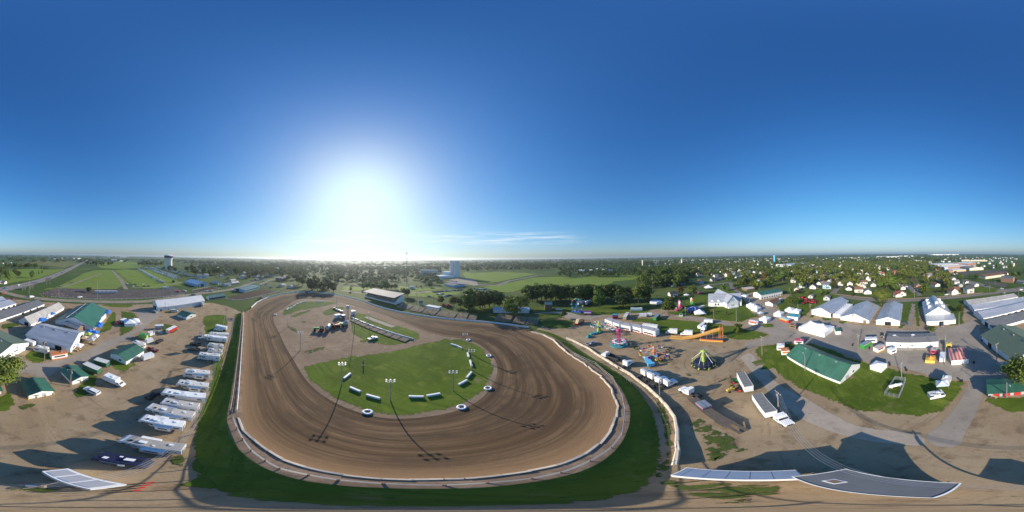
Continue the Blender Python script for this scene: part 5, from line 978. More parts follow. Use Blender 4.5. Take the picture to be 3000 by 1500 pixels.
for q0, q1, n_, nm, off in crow:
    a, b_ = P(Q(q0)), P(Q(q1)); d = b_-a; rz = math.atan2(d.y, d.x)+math.pi/2-.25; n2 = min(n_, int(d.length/4.6))
    for k in range(n2):
        if random.random() < .1: continue
        # spread so that nearer ones stand closer in the picture
        cnt += 1; put(FC[k % 2], a.lerp(b_, (k+.5)/n2), rz+random.uniform(-.1,.1), 'white camper, %s from the far end of the %s' % (ordn(k+1), nm), 'camper', 'campers on the camp field', paint=random.choice(['m_rv_wall','m_rv_wall','m_white_paint','m_tent_grey','m_roof_bluewhite']))
c, L, rz = ends('B 1680,975', 'B 1860,970', 1.6); c.z = 0
put(CAMPERS[(10.0,'motorhome',False,3.2)] if (10.0,'motorhome',False,3.2) in CAMPERS else camper(10,'motorhome',False), c, rz, 'white bus parked along the asphalt lot', 'bus')
for k in range(5):
    c = P(('B', 60+k*105, 1110)); put(FC[0], c, rz+.1, 'pale blue office trailer, %s from the left beside the coned lot' % ordn(k+1), 'trailer', 'office trailers by the coned lot', (.9,1,1), 'm_roof_bluewhite')
# farm tractors: red antique display and track equipment
def make_farm_tractor():
    t = proto('farm_tractor'); pt(t, 'hood', MB().bb(.1,1.9,-.32,.32,.75,1.35), ['m_red'], True); pt(t, 'fender', MB().bb(-1.0,.1,-.75,.75,.9,1.05), ['m_red'], True); pt(t, 'seat', MB().box(-.5,0,1.3,.4,.45,.35), 'm_black'); pt(t, 'exhaust', MB().cyl((1.1,.1,1.35),(1.1,.1,2.1),.05,n=5), 'm_black'); pt(t, 'steering_wheel', MB().cyl((-.05,0,1.5),(-.1,0,1.54),.22,n=8), 'm_black')
    for s in (-1, 1):
        w = pt(t, 'rear_wheel', MB().cyl((-.6,s*.85-.18,.75),(-.6,s*.85+.18,.75),.75,n=12), 'm_tyre'); pt(w, 'hub', MB().cyl((-.6,s*1.04,.75),(-.6,s*1.05,.75),.4,n=10), 'm_red'); pt(t, 'front_wheel', MB().cyl((1.5,s*.6-.1,.4),(1.5,s*.6+.1,.4),.4,n=10), 'm_tyre')
    return t
FT = make_farm_tractor(); k = 0
for X, Y in ((690,930),(720,925),(800,965),(835,985),(870,990),(900,975),(930,990),(955,1005),(905,1025),(935,1030),(770,1025),(735,1040),(800,1010),(845,1015)):
    k += 1; put(FT, P(('F', X, Y)), random.uniform(0, 6.3), 'antique red tractor on the lawn, %s in the display counting from the left' % ordn(k), 'tractor', 'antique tractors on display', 1.5)
for q, pn, lb, sc_ in (('e 762,868','m_green_paint','dark green tractor hitched to the silver tank on the infield',2.0),('e 905,838','m_orange','orange tractor among the infield equipment',1.9),('e 945,818','m_green_paint','dark green tractor at the right of the infield equipment',1.9),('l 728,200','m_green_paint','green lawn tractor beside the storage trailer',1.0),('l 705,264','m_yellow','yellow mower in front of the storage trailer',1.1),('l 790,268','m_gunmetal','black skid mower beside the yellow one',1.1)):
    put(FT, P(Q(q)), random.uniform(0,6), lb, 'tractor', None, sc_, pn)
def tank(label, q, rz, L=5, r=1.1):
    p = P(Q(q)); t = empty('tank_trailer', p, rz); tag(t, label, 'tank trailer'); mb = MB(); mb.smooth = True; mb.cyl((-L/2,0,r+.7),(L/2,0,r+.7),r,n=14); mb.build('tank', 'm_silver', t); MB().bb(-L/2,L/2+1,-.4,.4,.45,.7).build('chassis', 'm_dark_metal', t); MB().cyl((0,0,2*r+.6),(0,0,2*r+.9),.3,n=8).build('hatch','m_dark_metal',t)
    for x in (-.8,.3):
        for s in (-1,1): MB().cyl((x,s*.9-.15,.45),(x,s*.9+.15,.45),.45,n=10).build('wheel','m_tyre',t)
tank('silver water tank trailer on the infield', 'e 840,858', R(140), 6, 1.4); tank('grey ribbed wagon at the right of the infield equipment', 'e 1008,815', R(130), 6, 1.3); tank('silver tanker along the long pale roofed barn', 'b 770,630', R(-140), 7, 1.2)
# ================================================================== TENTS, STANDS, RIDES
def canopy(label, q, w, d=None, top='m_tent', rz=None, wall=None, eave=2.3, peak=3.6, group='tents', name='canopy_tent', h=None, cat='tent'):
    d = d or w; p = P(Q(q) if isinstance(q, str) else q, 0 if h is None else h); p.z = 0
    t = empty(name, p, rz if rz is not None else R(35)); tag(t, label, cat, group)
    r = MB().pyramid(0,0,eave,peak,w,d).build('canopy', top, t); MB().box(0,0,eave-.12,w-.02,.04,.24).build('valance', top, r).location = (0, d/2-.02, 0)
    for sx in (-1,1):
        for sy in (-1,1): MB().cyl((sx*(w/2-.08),sy*(d/2-.08),0),(sx*(w/2-.08),sy*(d/2-.08),eave),.04,n=5).build('pole','m_steel',t)
    if wall:
        for sx, sy, a, b_ in ((0,1,w-.1,.05),(0,-1,w-.1,.05),(1,0,.05,d-.2),(-1,0,.05,d-.2)): MB().box(sx*(w/2-.05),sy*(d/2-.05),eave/2,a,b_,eave-.05).build('side_wall',wall,t)
    return t
CAN = [('a 388,785',7,'m_tent_blue','blue canopy left of the pale barn end'),('a 455,752',6,'m_tent','white canopy beside the pale barn'),('a 492,728',4.5,'m_tent_blue','small blue canopy farther along the pale barn'),('a 1018,705',4,'m_tent_blue','blue canopy, upper of two at the green barn corner'),('a 1010,722',4,'m_tent_blue','blue canopy, lower of two at the green barn corner'),
 ('a 940,828',4.2,'m_tent_blue','blue canopy, upper of two below the green barn'),('a 928,852',3.8,'m_tent_blue','blue canopy, lower of two below the green barn'),('a 845,900',4,'m_tent_blue','blue canopy left of a pair beside the ribbed roof barn'),('a 898,910',4,'m_tent_blue','blue canopy right of a pair beside the ribbed roof barn'),('a 832,925',3.4,'m_lime','lime green canopy among the picnic tents'),
 ('a 900,945',3.4,'m_tent','white canopy right of the lime one'),('a 800,962',3.8,'m_tent_tan','tan canopy beside the barn gable'),('a 860,975',4,'m_tent_grey','grey canopy with picnic tables under it'),('a 740,1035',3.8,'m_tent','white canopy at the barn corner with a picnic table'),
 ('n 540,345',3.4,'m_roof_bluewhite','pale blue canopy beside the white camper on the lawn'),('E 845,895',6,'m_tent','low white canopy by the park lane'),('i 735,722',4,'m_roof_bluewhite','pale canopy over tables beside the lane')]
for q, w, mt, lb in CAN: canopy(lb, q, w, top=mt)
canopy('white high peak tent on the hall lawn', 'i 160,718', 8.5, eave=2.2, peak=5.2); canopy('white high peak tent on the far lawn behind the hall', 'E 1262,752', 11, eave=2.4, peak=6.2)
canopy('white walled tent cube beside the green roofed hall', 'm 928,85', 4.6, 4.2, wall='m_tent', eave=2.4, peak=3.2, rz=R(20))
for q, w, d, lb in (('b 140,800',7,7,'right half of the white double peak tent by the lane'),('b 95,812',6,7,'left half of the white double peak tent by the lane')): canopy(lb, q, w, d, wall='m_tent', eave=2.4, peak=4.6, rz=R(50))
for q, lb in (('i 645,640','rear white walled tent of three beside the hall lawn'),('i 668,655','middle white walled tent of three beside the hall lawn'),('i 695,672','front white walled tent of three beside the hall lawn'),('i 778,775','white walled tent at the lane corner by the pretzel stand'),('i 1010,685','left white walled tent of two on the tractor lawn'),('i 1075,700','right white walled tent of two on the tractor lawn'),('i 910,722','white walled tent beside the red food stand')):
    canopy(lb, q, 6.5, 6, wall='m_tent', eave=2.5, peak=4.2, rz=R(-30))
def marquee(label, c0, c1, c2, peaks, mt='m_tent', eave=2.6, top=5.4, stripe=None, wall='m_tent', name='marquee_tent'):
    a, b_, c = P(Q(c0)), P(Q(c1)), P(Q(c2)); x = b_-a; L_ = x.length; rz = math.atan2(x.y, x.x); x.normalize(); y = Vector((-x.y, x.x, 0)); W_ = (c-b_).dot(y); s = 1 if W_ > 0 else -1; W_ = abs(W_); ctr = a+x*L_/2+y*s*W_/2
    t = empty(name, ctr, rz); tag(t, label, 'tent')
    NX, NY = 36, 16; vs = []
    for i in range(NX+1):
        for j in range(NY+1):
            u, v = i/NX, j/NY; vx = abs(v-.5)*2; ux = (u*peaks) % 1 if u < 1 else 1; pk = 1-min(1, abs(ux-.5)*2); e = min(1, u*peaks*1.2, (1-u)*peaks*1.2)
            z = eave+(top-eave)*max(0, (1-vx))**1.25*(min(1, e)*.55+.45*pk**2); vs.append(((u-.5)*L_, (v-.5)*W_, z))
    fs = [(i*(NY+1)+j, (i+1)*(NY+1)+j, (i+1)*(NY+1)+j+1, i*(NY+1)+j+1) for i in range(NX) for j in range(NY)]
    mb = MB(); mb.smooth = True
    for k, f in enumerate(fs): mb.cur = (((k//NY)//4) % 2 if stripe else 0); mb.f.append(f); mb.m.append(mb.cur)
    mb.v = vs; mb.build('roof', [mt, stripe] if stripe else mt, t)
    for sx, sy, a_, b2 in ((0,1,L_,.06),(0,-1,L_,.06),(1,0,.06,W_),(-1,0,.06,W_)): MB().box(sx*L_/2,sy*W_/2,eave/2,a_,b2,eave).build('side_wall',wall,t)
    for k in range(peaks): MB().cyl((((k+.5)/peaks-.5)*L_,0,0),(((k+.5)/peaks-.5)*L_,0,top+.2),.08,n=6).build('mast','m_steel',t)
    return t
marquee('big white marquee with two peaks on the asphalt', 'j 130,862', 'j 372,930', 'j 490,862', 2, top=7)
marquee('red and tan striped tent with white walls', 'k 605,1190', 'k 765,1175', 'k 735,1060', 1, 'm_tent_red', top=4.8, stripe='m_tent_tan')
marquee('white long tent between the first two grey barns', 'j 452,738', 'j 520,748', 'j 640,640', 1, top=3.8); 
marquee('blue and white striped tent in the park, left of the pair', 'E 155,1030', 'E 275,1040', 'E 275,1000', 1, 'm_tent_blue', stripe='m_tent', top=4.4); marquee('blue tent in the park, right of the pair', 'E 280,1045', 'E 390,1030', 'E 370,990', 1, 'm_roof_bluewhite', top=4.6)
marquee('dark green tarp shelter beside the white marquee', 'j 478,902', 'j 528,898', 'j 570,860', 1, 'm_tent_green', top=3.0, eave=2.0)
marquee('yellow and orange canopy tent on the asphalt', 'k 355,1170', 'k 445,1175', 'k 455,1125', 1, 'm_tent_yellow', top=3.2, wall='m_yellow', eave=1.6); marquee('long white awning along the green monitor barn', 'a 940,800', 'a 1000,740', 'a 985,735', 1, top=2.9, eave=2.3)
marquee('pale teal tent roof behind the red food stand', 'i 985,760', 'i 1085,770', 'i 1095,735', 1, 'm_teal', top=3.2); marquee('blue grey tent beside the exhibition hall', 'E 1880,910', 'E 1970,920', 'E 1960,890', 1, 'm_roof_bluewhite', top=3.4)
def stand(label, q0, q1, body, roof, H=2.7, W=2.5, band=None, awning=None, sign=None, group='food stands and trailers', name='food_stand', skirt=None):
    c, L, rz = ends(q0, q1, 0); L = max(2.5, L); t = empty(name, c, rz); tag(t, label, 'food stand', group); l = L/2
    MB().bb(-l,l,-W/2,W/2,.35,H).build('body', body, t); MB().bb(-l-.05,l+.05,-W/2-.05,W/2+.05,H,H+.1).build('roof', roof, t)
    for s in (-1, 1):
        MB().box(0,s*(W/2+.01),1.65,L*.7,.04,.8).build('serving_hatch','m_opening',t)
        if awning: MB().prism([(s*W/2,2.25),(s*(W/2+1.0),1.95),(s*(W/2+1.0),2.0),(s*W/2,2.32)],-l*.8,l*.8,'x').build('awning',awning,t)
        if band: MB().box(0,s*(W/2+.02),H-.2,L,.05,.4).build('sign_band',band,t)
        if skirt: MB().box(0,s*(W/2+.02),.3,L,.05,.5).build('skirt',skirt,t)
    MB().box(l*.4,0,H+.3,.7,.6,.4).build('roof_fan','m_steel',t)
    for x in (-.45,.45):
        for s in (-1,1): MB().cyl((x,s*(W/2-.2)-.1,.32),(x,s*(W/2-.2)+.1,.32),.32,n=8).build('wheel','m_tyre',t)
    return t, L
t, L = stand('orange topped white food stand beside the lane', 'a 480,1130', 'a 625,1105', 'm_white_paint', 'm_orange', 2.9, 2.6, 'm_orange', None, skirt='m_orange')
stand('lime green food trailer between the white sheds', 'b 190,930', 'b 262,945', 'm_lime', 'm_green_paint', awning='m_lime'); stand('green food trailer on the asphalt left of the white one', 'j 725,1040', 'j 795,1000', 'm_green_paint', 'm_steel', awning='m_green_paint', band='m_lime')
stand('white food trailer with yellow skirt on the asphalt', 'j 850,1070', 'j 920,1035', 'm_white_paint', 'm_roof_tan', skirt='m_yellow', band='m_red'); stand('small white food trailer right of the yellow skirted one', 'j 980,1085', 'j 1035,1065', 'm_white_paint', 'm_trim'); stand('white curved canopy trailer behind the green one', 'j 755,975', 'j 865,970', 'm_tent', 'm_roof_pale')
stand('white food trailer with pink top beside the lane', 'i 1060,985', 'i 1140,990', 'm_white_paint', 'm_tent_red', band='m_pink'); stand('white and red pretzel trailer at the lane bend', 'i 632,800', 'i 712,812', 'm_white_paint', 'm_trim', band='m_red', awning='m_orange'); stand('red food stand with blue roof stripes along the lane', 'i 925,765', 'i 1010,795', 'm_red', 'm_roof_bluewhite', band='m_teal', awning='m_yellow')
stand('brown wooden stand beside the big marquee', 'i 1018,835', 'i 1078,848', 'm_wood', 'm_roof_brown'); stand('small pink stand beside the lunch counter', 'k 415,1075', 'k 465,1080', 'm_tent_red', 'm_roof_tan'); stand('yellow drink stand behind the striped tent', 'k 560,1025', 'k 600,1025', 'm_yellow', 'm_yellow'); stand('white cup drink stand with green stripes on the park lane', 'E 712,1265', 'E 772,1265', 'm_white_paint', 'm_green_paint', H=2.4, band='m_green_paint', skirt='m_lime')
stand('green and white banner stand at the olive roofed hall', 'k 1070,1230', 'k 1130,1225', 'm_lime', 'm_grey_wall', H=3.2, band='m_white_paint'); stand('green vendor trailer at the edge of the midway lawn', 'h 700,612', 'h 740,575', 'm_green_paint', 'm_steel'); stand('grey topped vendor trailer behind the game booths', 'h 418,605', 'h 450,560', 'm_tent_tan', 'm_rv_roof')
stand('pink booth with striped awning in the park', 'g 995,712', 'g 1075,712', 'm_pink', 'm_purple', awning='m_tent', band='m_purple'); stand('white round topped ticket booth with teal cap', 'h 305,590', 'h 358,590', 'm_pink', 'm_teal', H=3.6, W=3.5, band='m_teal')
stand('white stand on the grass with orange roof', 'i 930,1085', 'i 1005,1080', 'm_white_paint', 'm_orange', W=3.0, awning='m_orange'); stand('white topped half of the orange stand', 'i 890,1040', 'i 960,1040', 'm_tent', 'm_tent', W=3.0)
BOOTH = [('h 255,635','h 325,665','first white game booth from the left'),('h 332,665','h 392,688','second white game booth from the left'),('h 395,685','h 490,705','third white game booth from the left'),('h 498,700','h 595,725','fourth white game booth from the left'),('h 600,722','h 728,755','longest white game booth, last on the right')]
for q0, q1, lb in BOOTH:
    t, L = stand(lb+' with red striped skirt', q0, q1, 'm_white_paint', 'm_tent_grey', H=4.0, W=4.2, group='game booths')
    n_ = max(4, int(L/1.1))
    for k in range(n_):
        for s in (-1, 1): MB().box(-L/2+(k+.5)*L/n_, s*2.14, .6, L/n_*.5, .06, .55).build('red_stripe', 'm_red', t)
# --- swing ride
p = P(Q('i 200,1185')); d0 = p.length; t = empty('swing_ride', p); tag(t, 'big swing ride with lime and navy arms round a decorated drum', 'ride'); t.scale = (.74,.74,.84)
MB().lathe([(6.2,.0),(6.2,.3),(0,.3)],32).build('platform','m_dark_metal',t); MB().lathe([(5.0,.3),(5.2,2.2),(4.6,2.6),(0,2.6)],28).build('drum','m_navy',t); MB().lathe([(1.1,2.6),(.9,8.6),(1.6,9.2),(0,10.2)],14).build('mast','m_lime',t)
for k in range(16):
    a = k*2*math.pi/16; c_, s_ = math.cos(a), math.sin(a); ar = MB().cyl((1.0*c_,1.0*s_,9.0),(6.0*c_,6.0*s_,3.8),.15,.09,6).build('arm',('m_lime','m_navy','m_rail_white')[k % 3],t); MB().cyl((6.0*c_,6.0*s_,3.8),(6.3*c_,6.3*s_,1.0),.04,n=4).build('chain','m_steel',ar); MB().box(6.3*c_,6.3*s_,.9,.6,.6,.7,a).build('seat','m_navy' if k % 2 else 'm_lime',ar)
for k in range(28): a = k*2*math.pi/28; MB().box(6.0*math.cos(a),6.0*math.sin(a),1.2,.1,.9,.7,a).build('panel',('m_lime','m_navy')[k % 2],t)
for k in range(16): a = k*2*math.pi/16; MB().cyl((.5*math.cos(a),.5*math.sin(a),9.6),(2.6*math.cos(a),2.6*math.sin(a),11.0),.05,n=4).build('light_spoke','m_steel',t)
mb = MB()
for k in range(48):
    a, b_ = k*2*math.pi/48, (k+1)*2*math.pi/48; mb.cyl((12.5*math.cos(a),12.5*math.sin(a),1.0),(12.5*math.cos(b_),12.5*math.sin(b_),1.0),.04,n=4,cap=False)
    if k % 3 == 0: mb.cyl((12.5*math.cos(a),12.5*math.sin(a),0),(12.5*math.cos(a),12.5*math.sin(a),1.0),.04,n=4)
mb.build('ring_fence','m_steel',t)
# --- spider ride (radial arms) and its kin
def spider(label, q, arms, R_, cols, mastcol, mast=4.5, hub=2.5, up=2.6, car='tub', fence=True, basecol='m_cyan'):
    p = P(Q(q)); t = empty('spider_ride', p); tag(t, label, 'ride'); MB().lathe([(1.4,0),(1.0,hub),(.5,mast),(0,mast+.8)],12).build('hub',mastcol,t); MB().box(0,0,.35,3.4,3.4,.6,.4).build('base',basecol,t)
    for k in range(arms):
        a = 2*math.pi*k/arms+.2; c_, s_ = math.cos(a), math.sin(a); z1 = up+.5*math.sin(k*2.1); ar = MB().cyl((.8*c_,.8*s_,hub),(R_*c_,R_*s_,z1),.22,.14,6).build('arm',cols[k % len(cols)],t); MB().cyl((0,0,mast),(R_*.7*c_,R_*.7*s_,(hub+z1)/2+.3),.06,n=4).build('stay','m_rail_white',ar)
        for q2 in (-1, 1):
            cx, cy = (R_+.4)*c_-q2*1.0*s_, (R_+.4)*s_+q2*1.0*c_; MB().lathe([(.3,0),(.75,.5),(.8,1.0),(.6,1.1)],8,(cx,cy,z1-1.2)).build('tub',cols[(k+q2) % len(cols)],ar)
    if fence:
        mb = MB()
        for k in range(30): a, b_ = k*2*math.pi/30, (k+1)*2*math.pi/30; r = R_+3; mb.cyl((r*math.cos(a),r*math.sin(a),1),(r*math.cos(b_),r*math.sin(b_),1),.04,n=4,cap=False); mb.cyl((r*math.cos(a),r*math.sin(a),0),(r*math.cos(a),r*math.sin(a),1),.04,n=4)
        mb.build('fence','m_steel',t)
    return t
spider('sprawling spider ride with purple orange and yellow arms', 'h 700,935', 8, 6.5, ['m_yellow','m_purple','m_orange','m_rail_white'], 'm_orange', 6.0).scale = (.86,)*3
p = P(Q('h 640,1000')); t = empty('ride_trailer', p, R(60)); tag(t, 'bright blue trailer ramp at the foot of the spider ride', 'trailer'); MB().bb(-4,4,-1.2,1.2,.7,.95).build('deck','m_cyan',t); MB().bb(-4.2,-2.9,-1.3,1.3,.4,1.9).build('gooseneck','m_cyan',t)
for s in (-1,1):
    for x in (1.5,2.6): MB().cyl((x,s*1.0-.15,.4),(x,s*1.0+.15,.4),.4,n=8).build('wheel','m_tyre',t)
spider('bug ride with lime mast and white arms near the track wall', 'h 178,715', 6, 4.2, ['m_rail_white','m_teal'], 'm_lime', 6.5, 4.5, 5.6, basecol='m_teal')
p = P(Q('h 130,735')); o = MB().box(0,0,.5,5,2,.9,0,.9).build('deck_platform','m_teal'); o.location = p; tag(o, 'teal platform trailer at the foot of the bug ride', 'platform')
p = P(Q('h 365,835')); t = empty('tower_ride', p); tag(t, 'pink tower ride with a ring of white seats and teal base', 'ride')
for k in range(4): MB().cyl((.9*math.cos(k*1.57+.8),.9*math.sin(k*1.57+.8),0),(.8*math.cos(k*1.57+.8),.8*math.sin(k*1.57+.8),9),.16,n=6).build('tower_leg','m_pink',t)
for k in range(6): MB().box(0,0,1.2+k*1.5,1.4,1.4,.12).build('tower_brace','m_pink',t)
MB().lathe([(2.2,1.6),(3.6,1.9),(3.6,2.2),(2.2,2.4)],20).build('seat_ring','m_rail_white',t); MB().lathe([(4.4,0),(4.4,.5),(0,.5)],20).build('platform','m_teal',t); MB().lathe([(1.4,8.9),(1.2,9.6),(0,10)],12).build('crown','m_pink',t)
for k in range(12): a = k*.5236; MB().box(3.8*math.cos(a),3.8*math.sin(a),2.3,.5,.6,.9,a).build('seat',('m_pink','m_teal')[k % 2],t)
# --- wheel ride in the park
p = P(Q('g 938,690')); t = empty('wheel_ride', p, math.atan2(p.y, p.x)+R(60)); tag(t, 'small observation wheel with blue and green spokes in the park', 'ride'); r = 5.5; cz = 7
mb = MB()
for s in (-.6, .6):
    for k in range(20): a, b_ = k*math.pi/10, (k+1)*math.pi/10; mb.cyl((r*math.cos(a),s,cz+r*math.sin(a)),(r*math.cos(b_),s,cz+r*math.sin(b_)),.12,n=5,cap=False)
mb.build('rim','m_teal',t)
for k in range(10): a = k*math.pi/5; sp = MB().cyl((0,0,cz),(r*math.cos(a),0,cz+r*math.sin(a)),.1,n=5).build('spoke',('m_cyan','m_green_paint')[k % 2],t); MB().lathe([(.3,-.9),(.8,-.5),(.8,.2),(.1,.7)],8,(r*math.cos(a),0,cz+r*math.sin(a)-.4)).build('gondola',('m_cyan','m_pink','m_yellow')[k % 3],sp)
for s in (-1,1):
    for x in (-3,3): MB().cyl((x,s*1.5,0),(0,s*.8,cz),.16,n=5).build('support_leg','m_blue',t)
MB().box(0,0,.5,9,4,.8).build('base','m_blue',t)
for q, lb in (('g 975,625','white folded ride trailer behind the pink booth, left'),('g 1040,622','white folded ride trailer behind the pink booth, right')):
    p = P(Q(q)); t = empty('folded_ride', p, R(random.uniform(0,90))); tag(t, lb, 'ride'); MB().bb(-5,5,-1.3,1.3,.8,1.6).build('chassis','m_dark_metal',t); MB().prism([(-4.5,1.6),(4.5,1.6),(3.8,3.6),(-2.5,4.4)],-1.2,1.2).build('folded_arms','m_silver',t)
    for k in range(5): mb = MB(); mb.smooth = True; mb.lathe([(0,-1.1),(.9,-.6),(1.1,0),(.9,.6),(0,1.1)],10,(-4+k*2,0,4.2-k*.15)); mb.build('tub','m_white_paint',t)
# --- giant slide
a, b_ = P(Q('h 850,768')), P(Q('i 350,945')); x = b_-a; L_ = x.length; t = empty('giant_slide', a, math.atan2(x.y, x.x)); tag(t, 'long orange and yellow fun slide with a lattice tower', 'slide'); th = hgt(b_, Q('i 352,850'))
N_ = 24; lanes = [('m_yellow',-1.6),('m_orange',-.55),('m_yellow',.5)]
def sz(u): return .4+(th-.4)*(max(0,(u-.28)/.72)**1.15)+.5*math.sin(u*9)*(.4 if .25 < u < .95 else 0)
for mt, y0 in lanes:
    mb = MB()
    for k in range(N_):
        u0, u1 = k/N_, (k+1)/N_; mb.add([(u0*L_,y0,sz(u0)),(u1*L_,y0,sz(u1)),(u1*L_,y0+1.0,sz(u1)),(u0*L_,y0+1.0,sz(u0)),(u0*L_,y0,sz(u0)-.25),(u1*L_,y0,sz(u1)-.25),(u1*L_,y0+1.0,sz(u1)-.25),(u0*L_,y0+1.0,sz(u0)-.25)],[(0,1,2,3),(4,7,6,5),(0,4,5,1),(3,2,6,7)])
    mb.build('slide_lane',mt,t)
for s in (-1.68,1.6):
    mb = MB()
    for k in range(N_): mb.cyl((k/N_*L_,s,sz(k/N_)+.25),((k+1)/N_*L_,s,sz((k+1)/N_)+.25),.12,n=4,cap=False)
    mb.build('side_rail','m_orange',t)
for k in range(5):
    u = .5+k*.12
    for s in (-1.5,1.5): MB().cyl((u*L_,s,0),(u*L_,s,sz(min(1,u))),.1,n=4).build('support_post','m_orange',t)
MB().box(L_+.9,0,th+.1,1.8,3.6,.2).build('top_deck','m_orange',t)
for s in (-1,1):
    MB().cyl((L_+.2,s*1.6,0),(L_+.2,s*1.6,th+1.4),.12,n=5).build('tower_post','m_orange',t); MB().cyl((L_+1.7,s*1.6,0),(L_+1.7,s*1.6,th+1.4),.12,n=5).build('tower_post','m_orange',t); MB().cyl((L_+.2,s*1.6,0),(L_+1.7,s*1.6,th),.08,n=4).build('tower_brace','m_orange',t)
a, b_ = P(Q('i 165,950')), P(Q('i 385,965')); c = (a+b_)/2; x = b_-a; t = empty('ride_trailer', c, math.atan2(x.y,x.x)); tag(t, 'long flat ride trailer with orange flame skirt under the slide', 'trailer'); l = x.length/2
MB().bb(-l,l,-1.3,1.3,.6,1.3).build('deck','m_dark_metal',t); MB().bb(-l,l,-1.36,-1.3,.1,1.3).build('flame_skirt','m_orange',t); MB().bb(-l,l,1.3,1.36,.1,1.3).build('flame_skirt','m_orange',t)
for k in range(int(l*2/1.2)): MB().prism([(-l+k*1.2,.1),(-l+k*1.2+1.1,.1),(-l+k*1.2+.6,.8)],-1.39,-1.36).build('flame','m_yellow',t)
# --- striped dome carousel, funhouse, pink train, teal ride
p = P(Q('E 970,1185')); t = empty('dome_ride', p); tag(t, 'striped dome ride with purple teal and white swirls', 'ride'); n_ = 20; RD = 5.4
for k in range(n_):
    a, b_ = 2*math.pi*k/n_, 2*math.pi*(k+1)/n_; mb = MB(); pv = []
    for r_, z in ((RD,3.0),(RD*.85,3.7),(RD*.55,4.5),(.2,5.2)): tw = (1-r_/RD)*.7; pv += [(r_*math.cos(a+tw),r_*math.sin(a+tw),z),(r_*math.cos(b_+tw),r_*math.sin(b_+tw),z)]
    mb.add(pv,[(0,1,3,2),(2,3,5,4),(4,5,7,6)]); mb.build('dome_panel',('m_teal','m_purple','m_rail_white','m_blue','m_purple')[k % 5],t)
for k in range(10): a = k*.628; MB().cyl((RD*.9*math.cos(a),RD*.9*math.sin(a),0),(RD*.9*math.cos(a),RD*.9*math.sin(a),3.2),.1,n=5).build('post','m_rail_white',t)
MB().lathe([(RD,0),(RD,.5),(0,.5)],24).build('platform','m_dark_metal',t); MB().lathe([(2,.5),(1.6,3),(.5,5)],12).build('core','m_purple',t)
for q, lb, cols in (('E 955,1060','green and orange funhouse facade with rounded towers',('m_green_paint','m_orange','m_navy','m_rail_white')),('E 720,1110','pink and white funhouse with stacked towers',('m_pink','m_rail_white','m_teal','m_pink'))):
    p = P(Q(q)); t = empty('funhouse', p, R(40)); tag(t, lb, 'ride'); MB().bb(-4,4,-1.2,1.2,.5,2.6).build('body',cols[0],t)
    for k in range(4): MB().lathe([(1.0,0),(1.0,3.2+k%2*2),(1.3,3.4+k%2*2),(0,5.0+k%2*2)],10,(-3+k*2,0,.5)).build('tower',cols[k],t)
    MB().box(0,-1.4,1.2,7.6,.4,.3).build('walkway','m_steel',t)
p = P(Q('E 650,1160')); o = MB().box(0,0,.9,3.8,2.0,1.8,0,.85).build('kiddie_train','m_pink'); o.location = p; o.rotation_euler.z = .6; MB().box(.8,0,2.1,1.2,1.2,.8).build('cabin','m_rail_white',o); tag(o, 'hot pink kiddie train station at the edge of the park', 'ride')
p = P(Q('E 1090,835')); t = empty('inflatable', p); tag(t, 'small round magenta inflatable on the grass behind the hall', 'inflatable'); mb = MB(); mb.smooth = True; mb.lathe([(0,0),(2.4,.2),(2.6,1.2),(2.0,2.2),(0,2.6)],14); mb.build('shell','m_pink',t); MB().box(2.5,0,.8,.4,1.2,1.4).build('entrance','m_purple',t)
p = P(Q('g 955,800')); t = empty('folded_ride', p, R(30)); tag(t, 'red ride trailer with tan cover near the track wall', 'ride'); MB().bb(-4,4,-1.2,1.2,.6,1.3).build('chassis','m_red',t); MB().prism([(-3,1.3),(3,1.3),(2,3.6),(-1.5,4.2)],-1.1,1.1).build('cover','m_tent_tan',t); MB().box(3.4,0,1.7,1.2,2.0,.9).build('ticket_end','m_red',t)
p = P(Q('g 1045,925')); o = MB().box(0,0,.6,3.2,1.6,1.1,.4,.8).build('ride_car','m_teal'); o.location = p; MB().box(0,0,1.3,1.4,1.0,.5,.4,.8).build('canopy','m_green_paint',o); tag(o, 'teal ride car standing beside the bug ride', 'ride car')
# picnic tables
for k, q in enumerate(('a 885,995','a 845,985','a 755,1050','a 725,1058','n 935,425','i 745,735','i 760,728')):
    p = P(Q(q)); t = empty('picnic_table', p, R(k*40)); tag(t, 'wooden picnic table, %s counting from the tents at the barns' % ordn(k+1), 'picnic table', 'picnic tables'); MB().box(0,0,.75,1.8,.75,.06).build('top','m_tent_tan',t)
    for s in (-1,1): MB().box(0,s*.7,.45,1.8,.28,.05).build('bench','m_wood',t); MB().box(s*.6,0,.38,.08,1.4,.7).build('leg','m_wood',t)
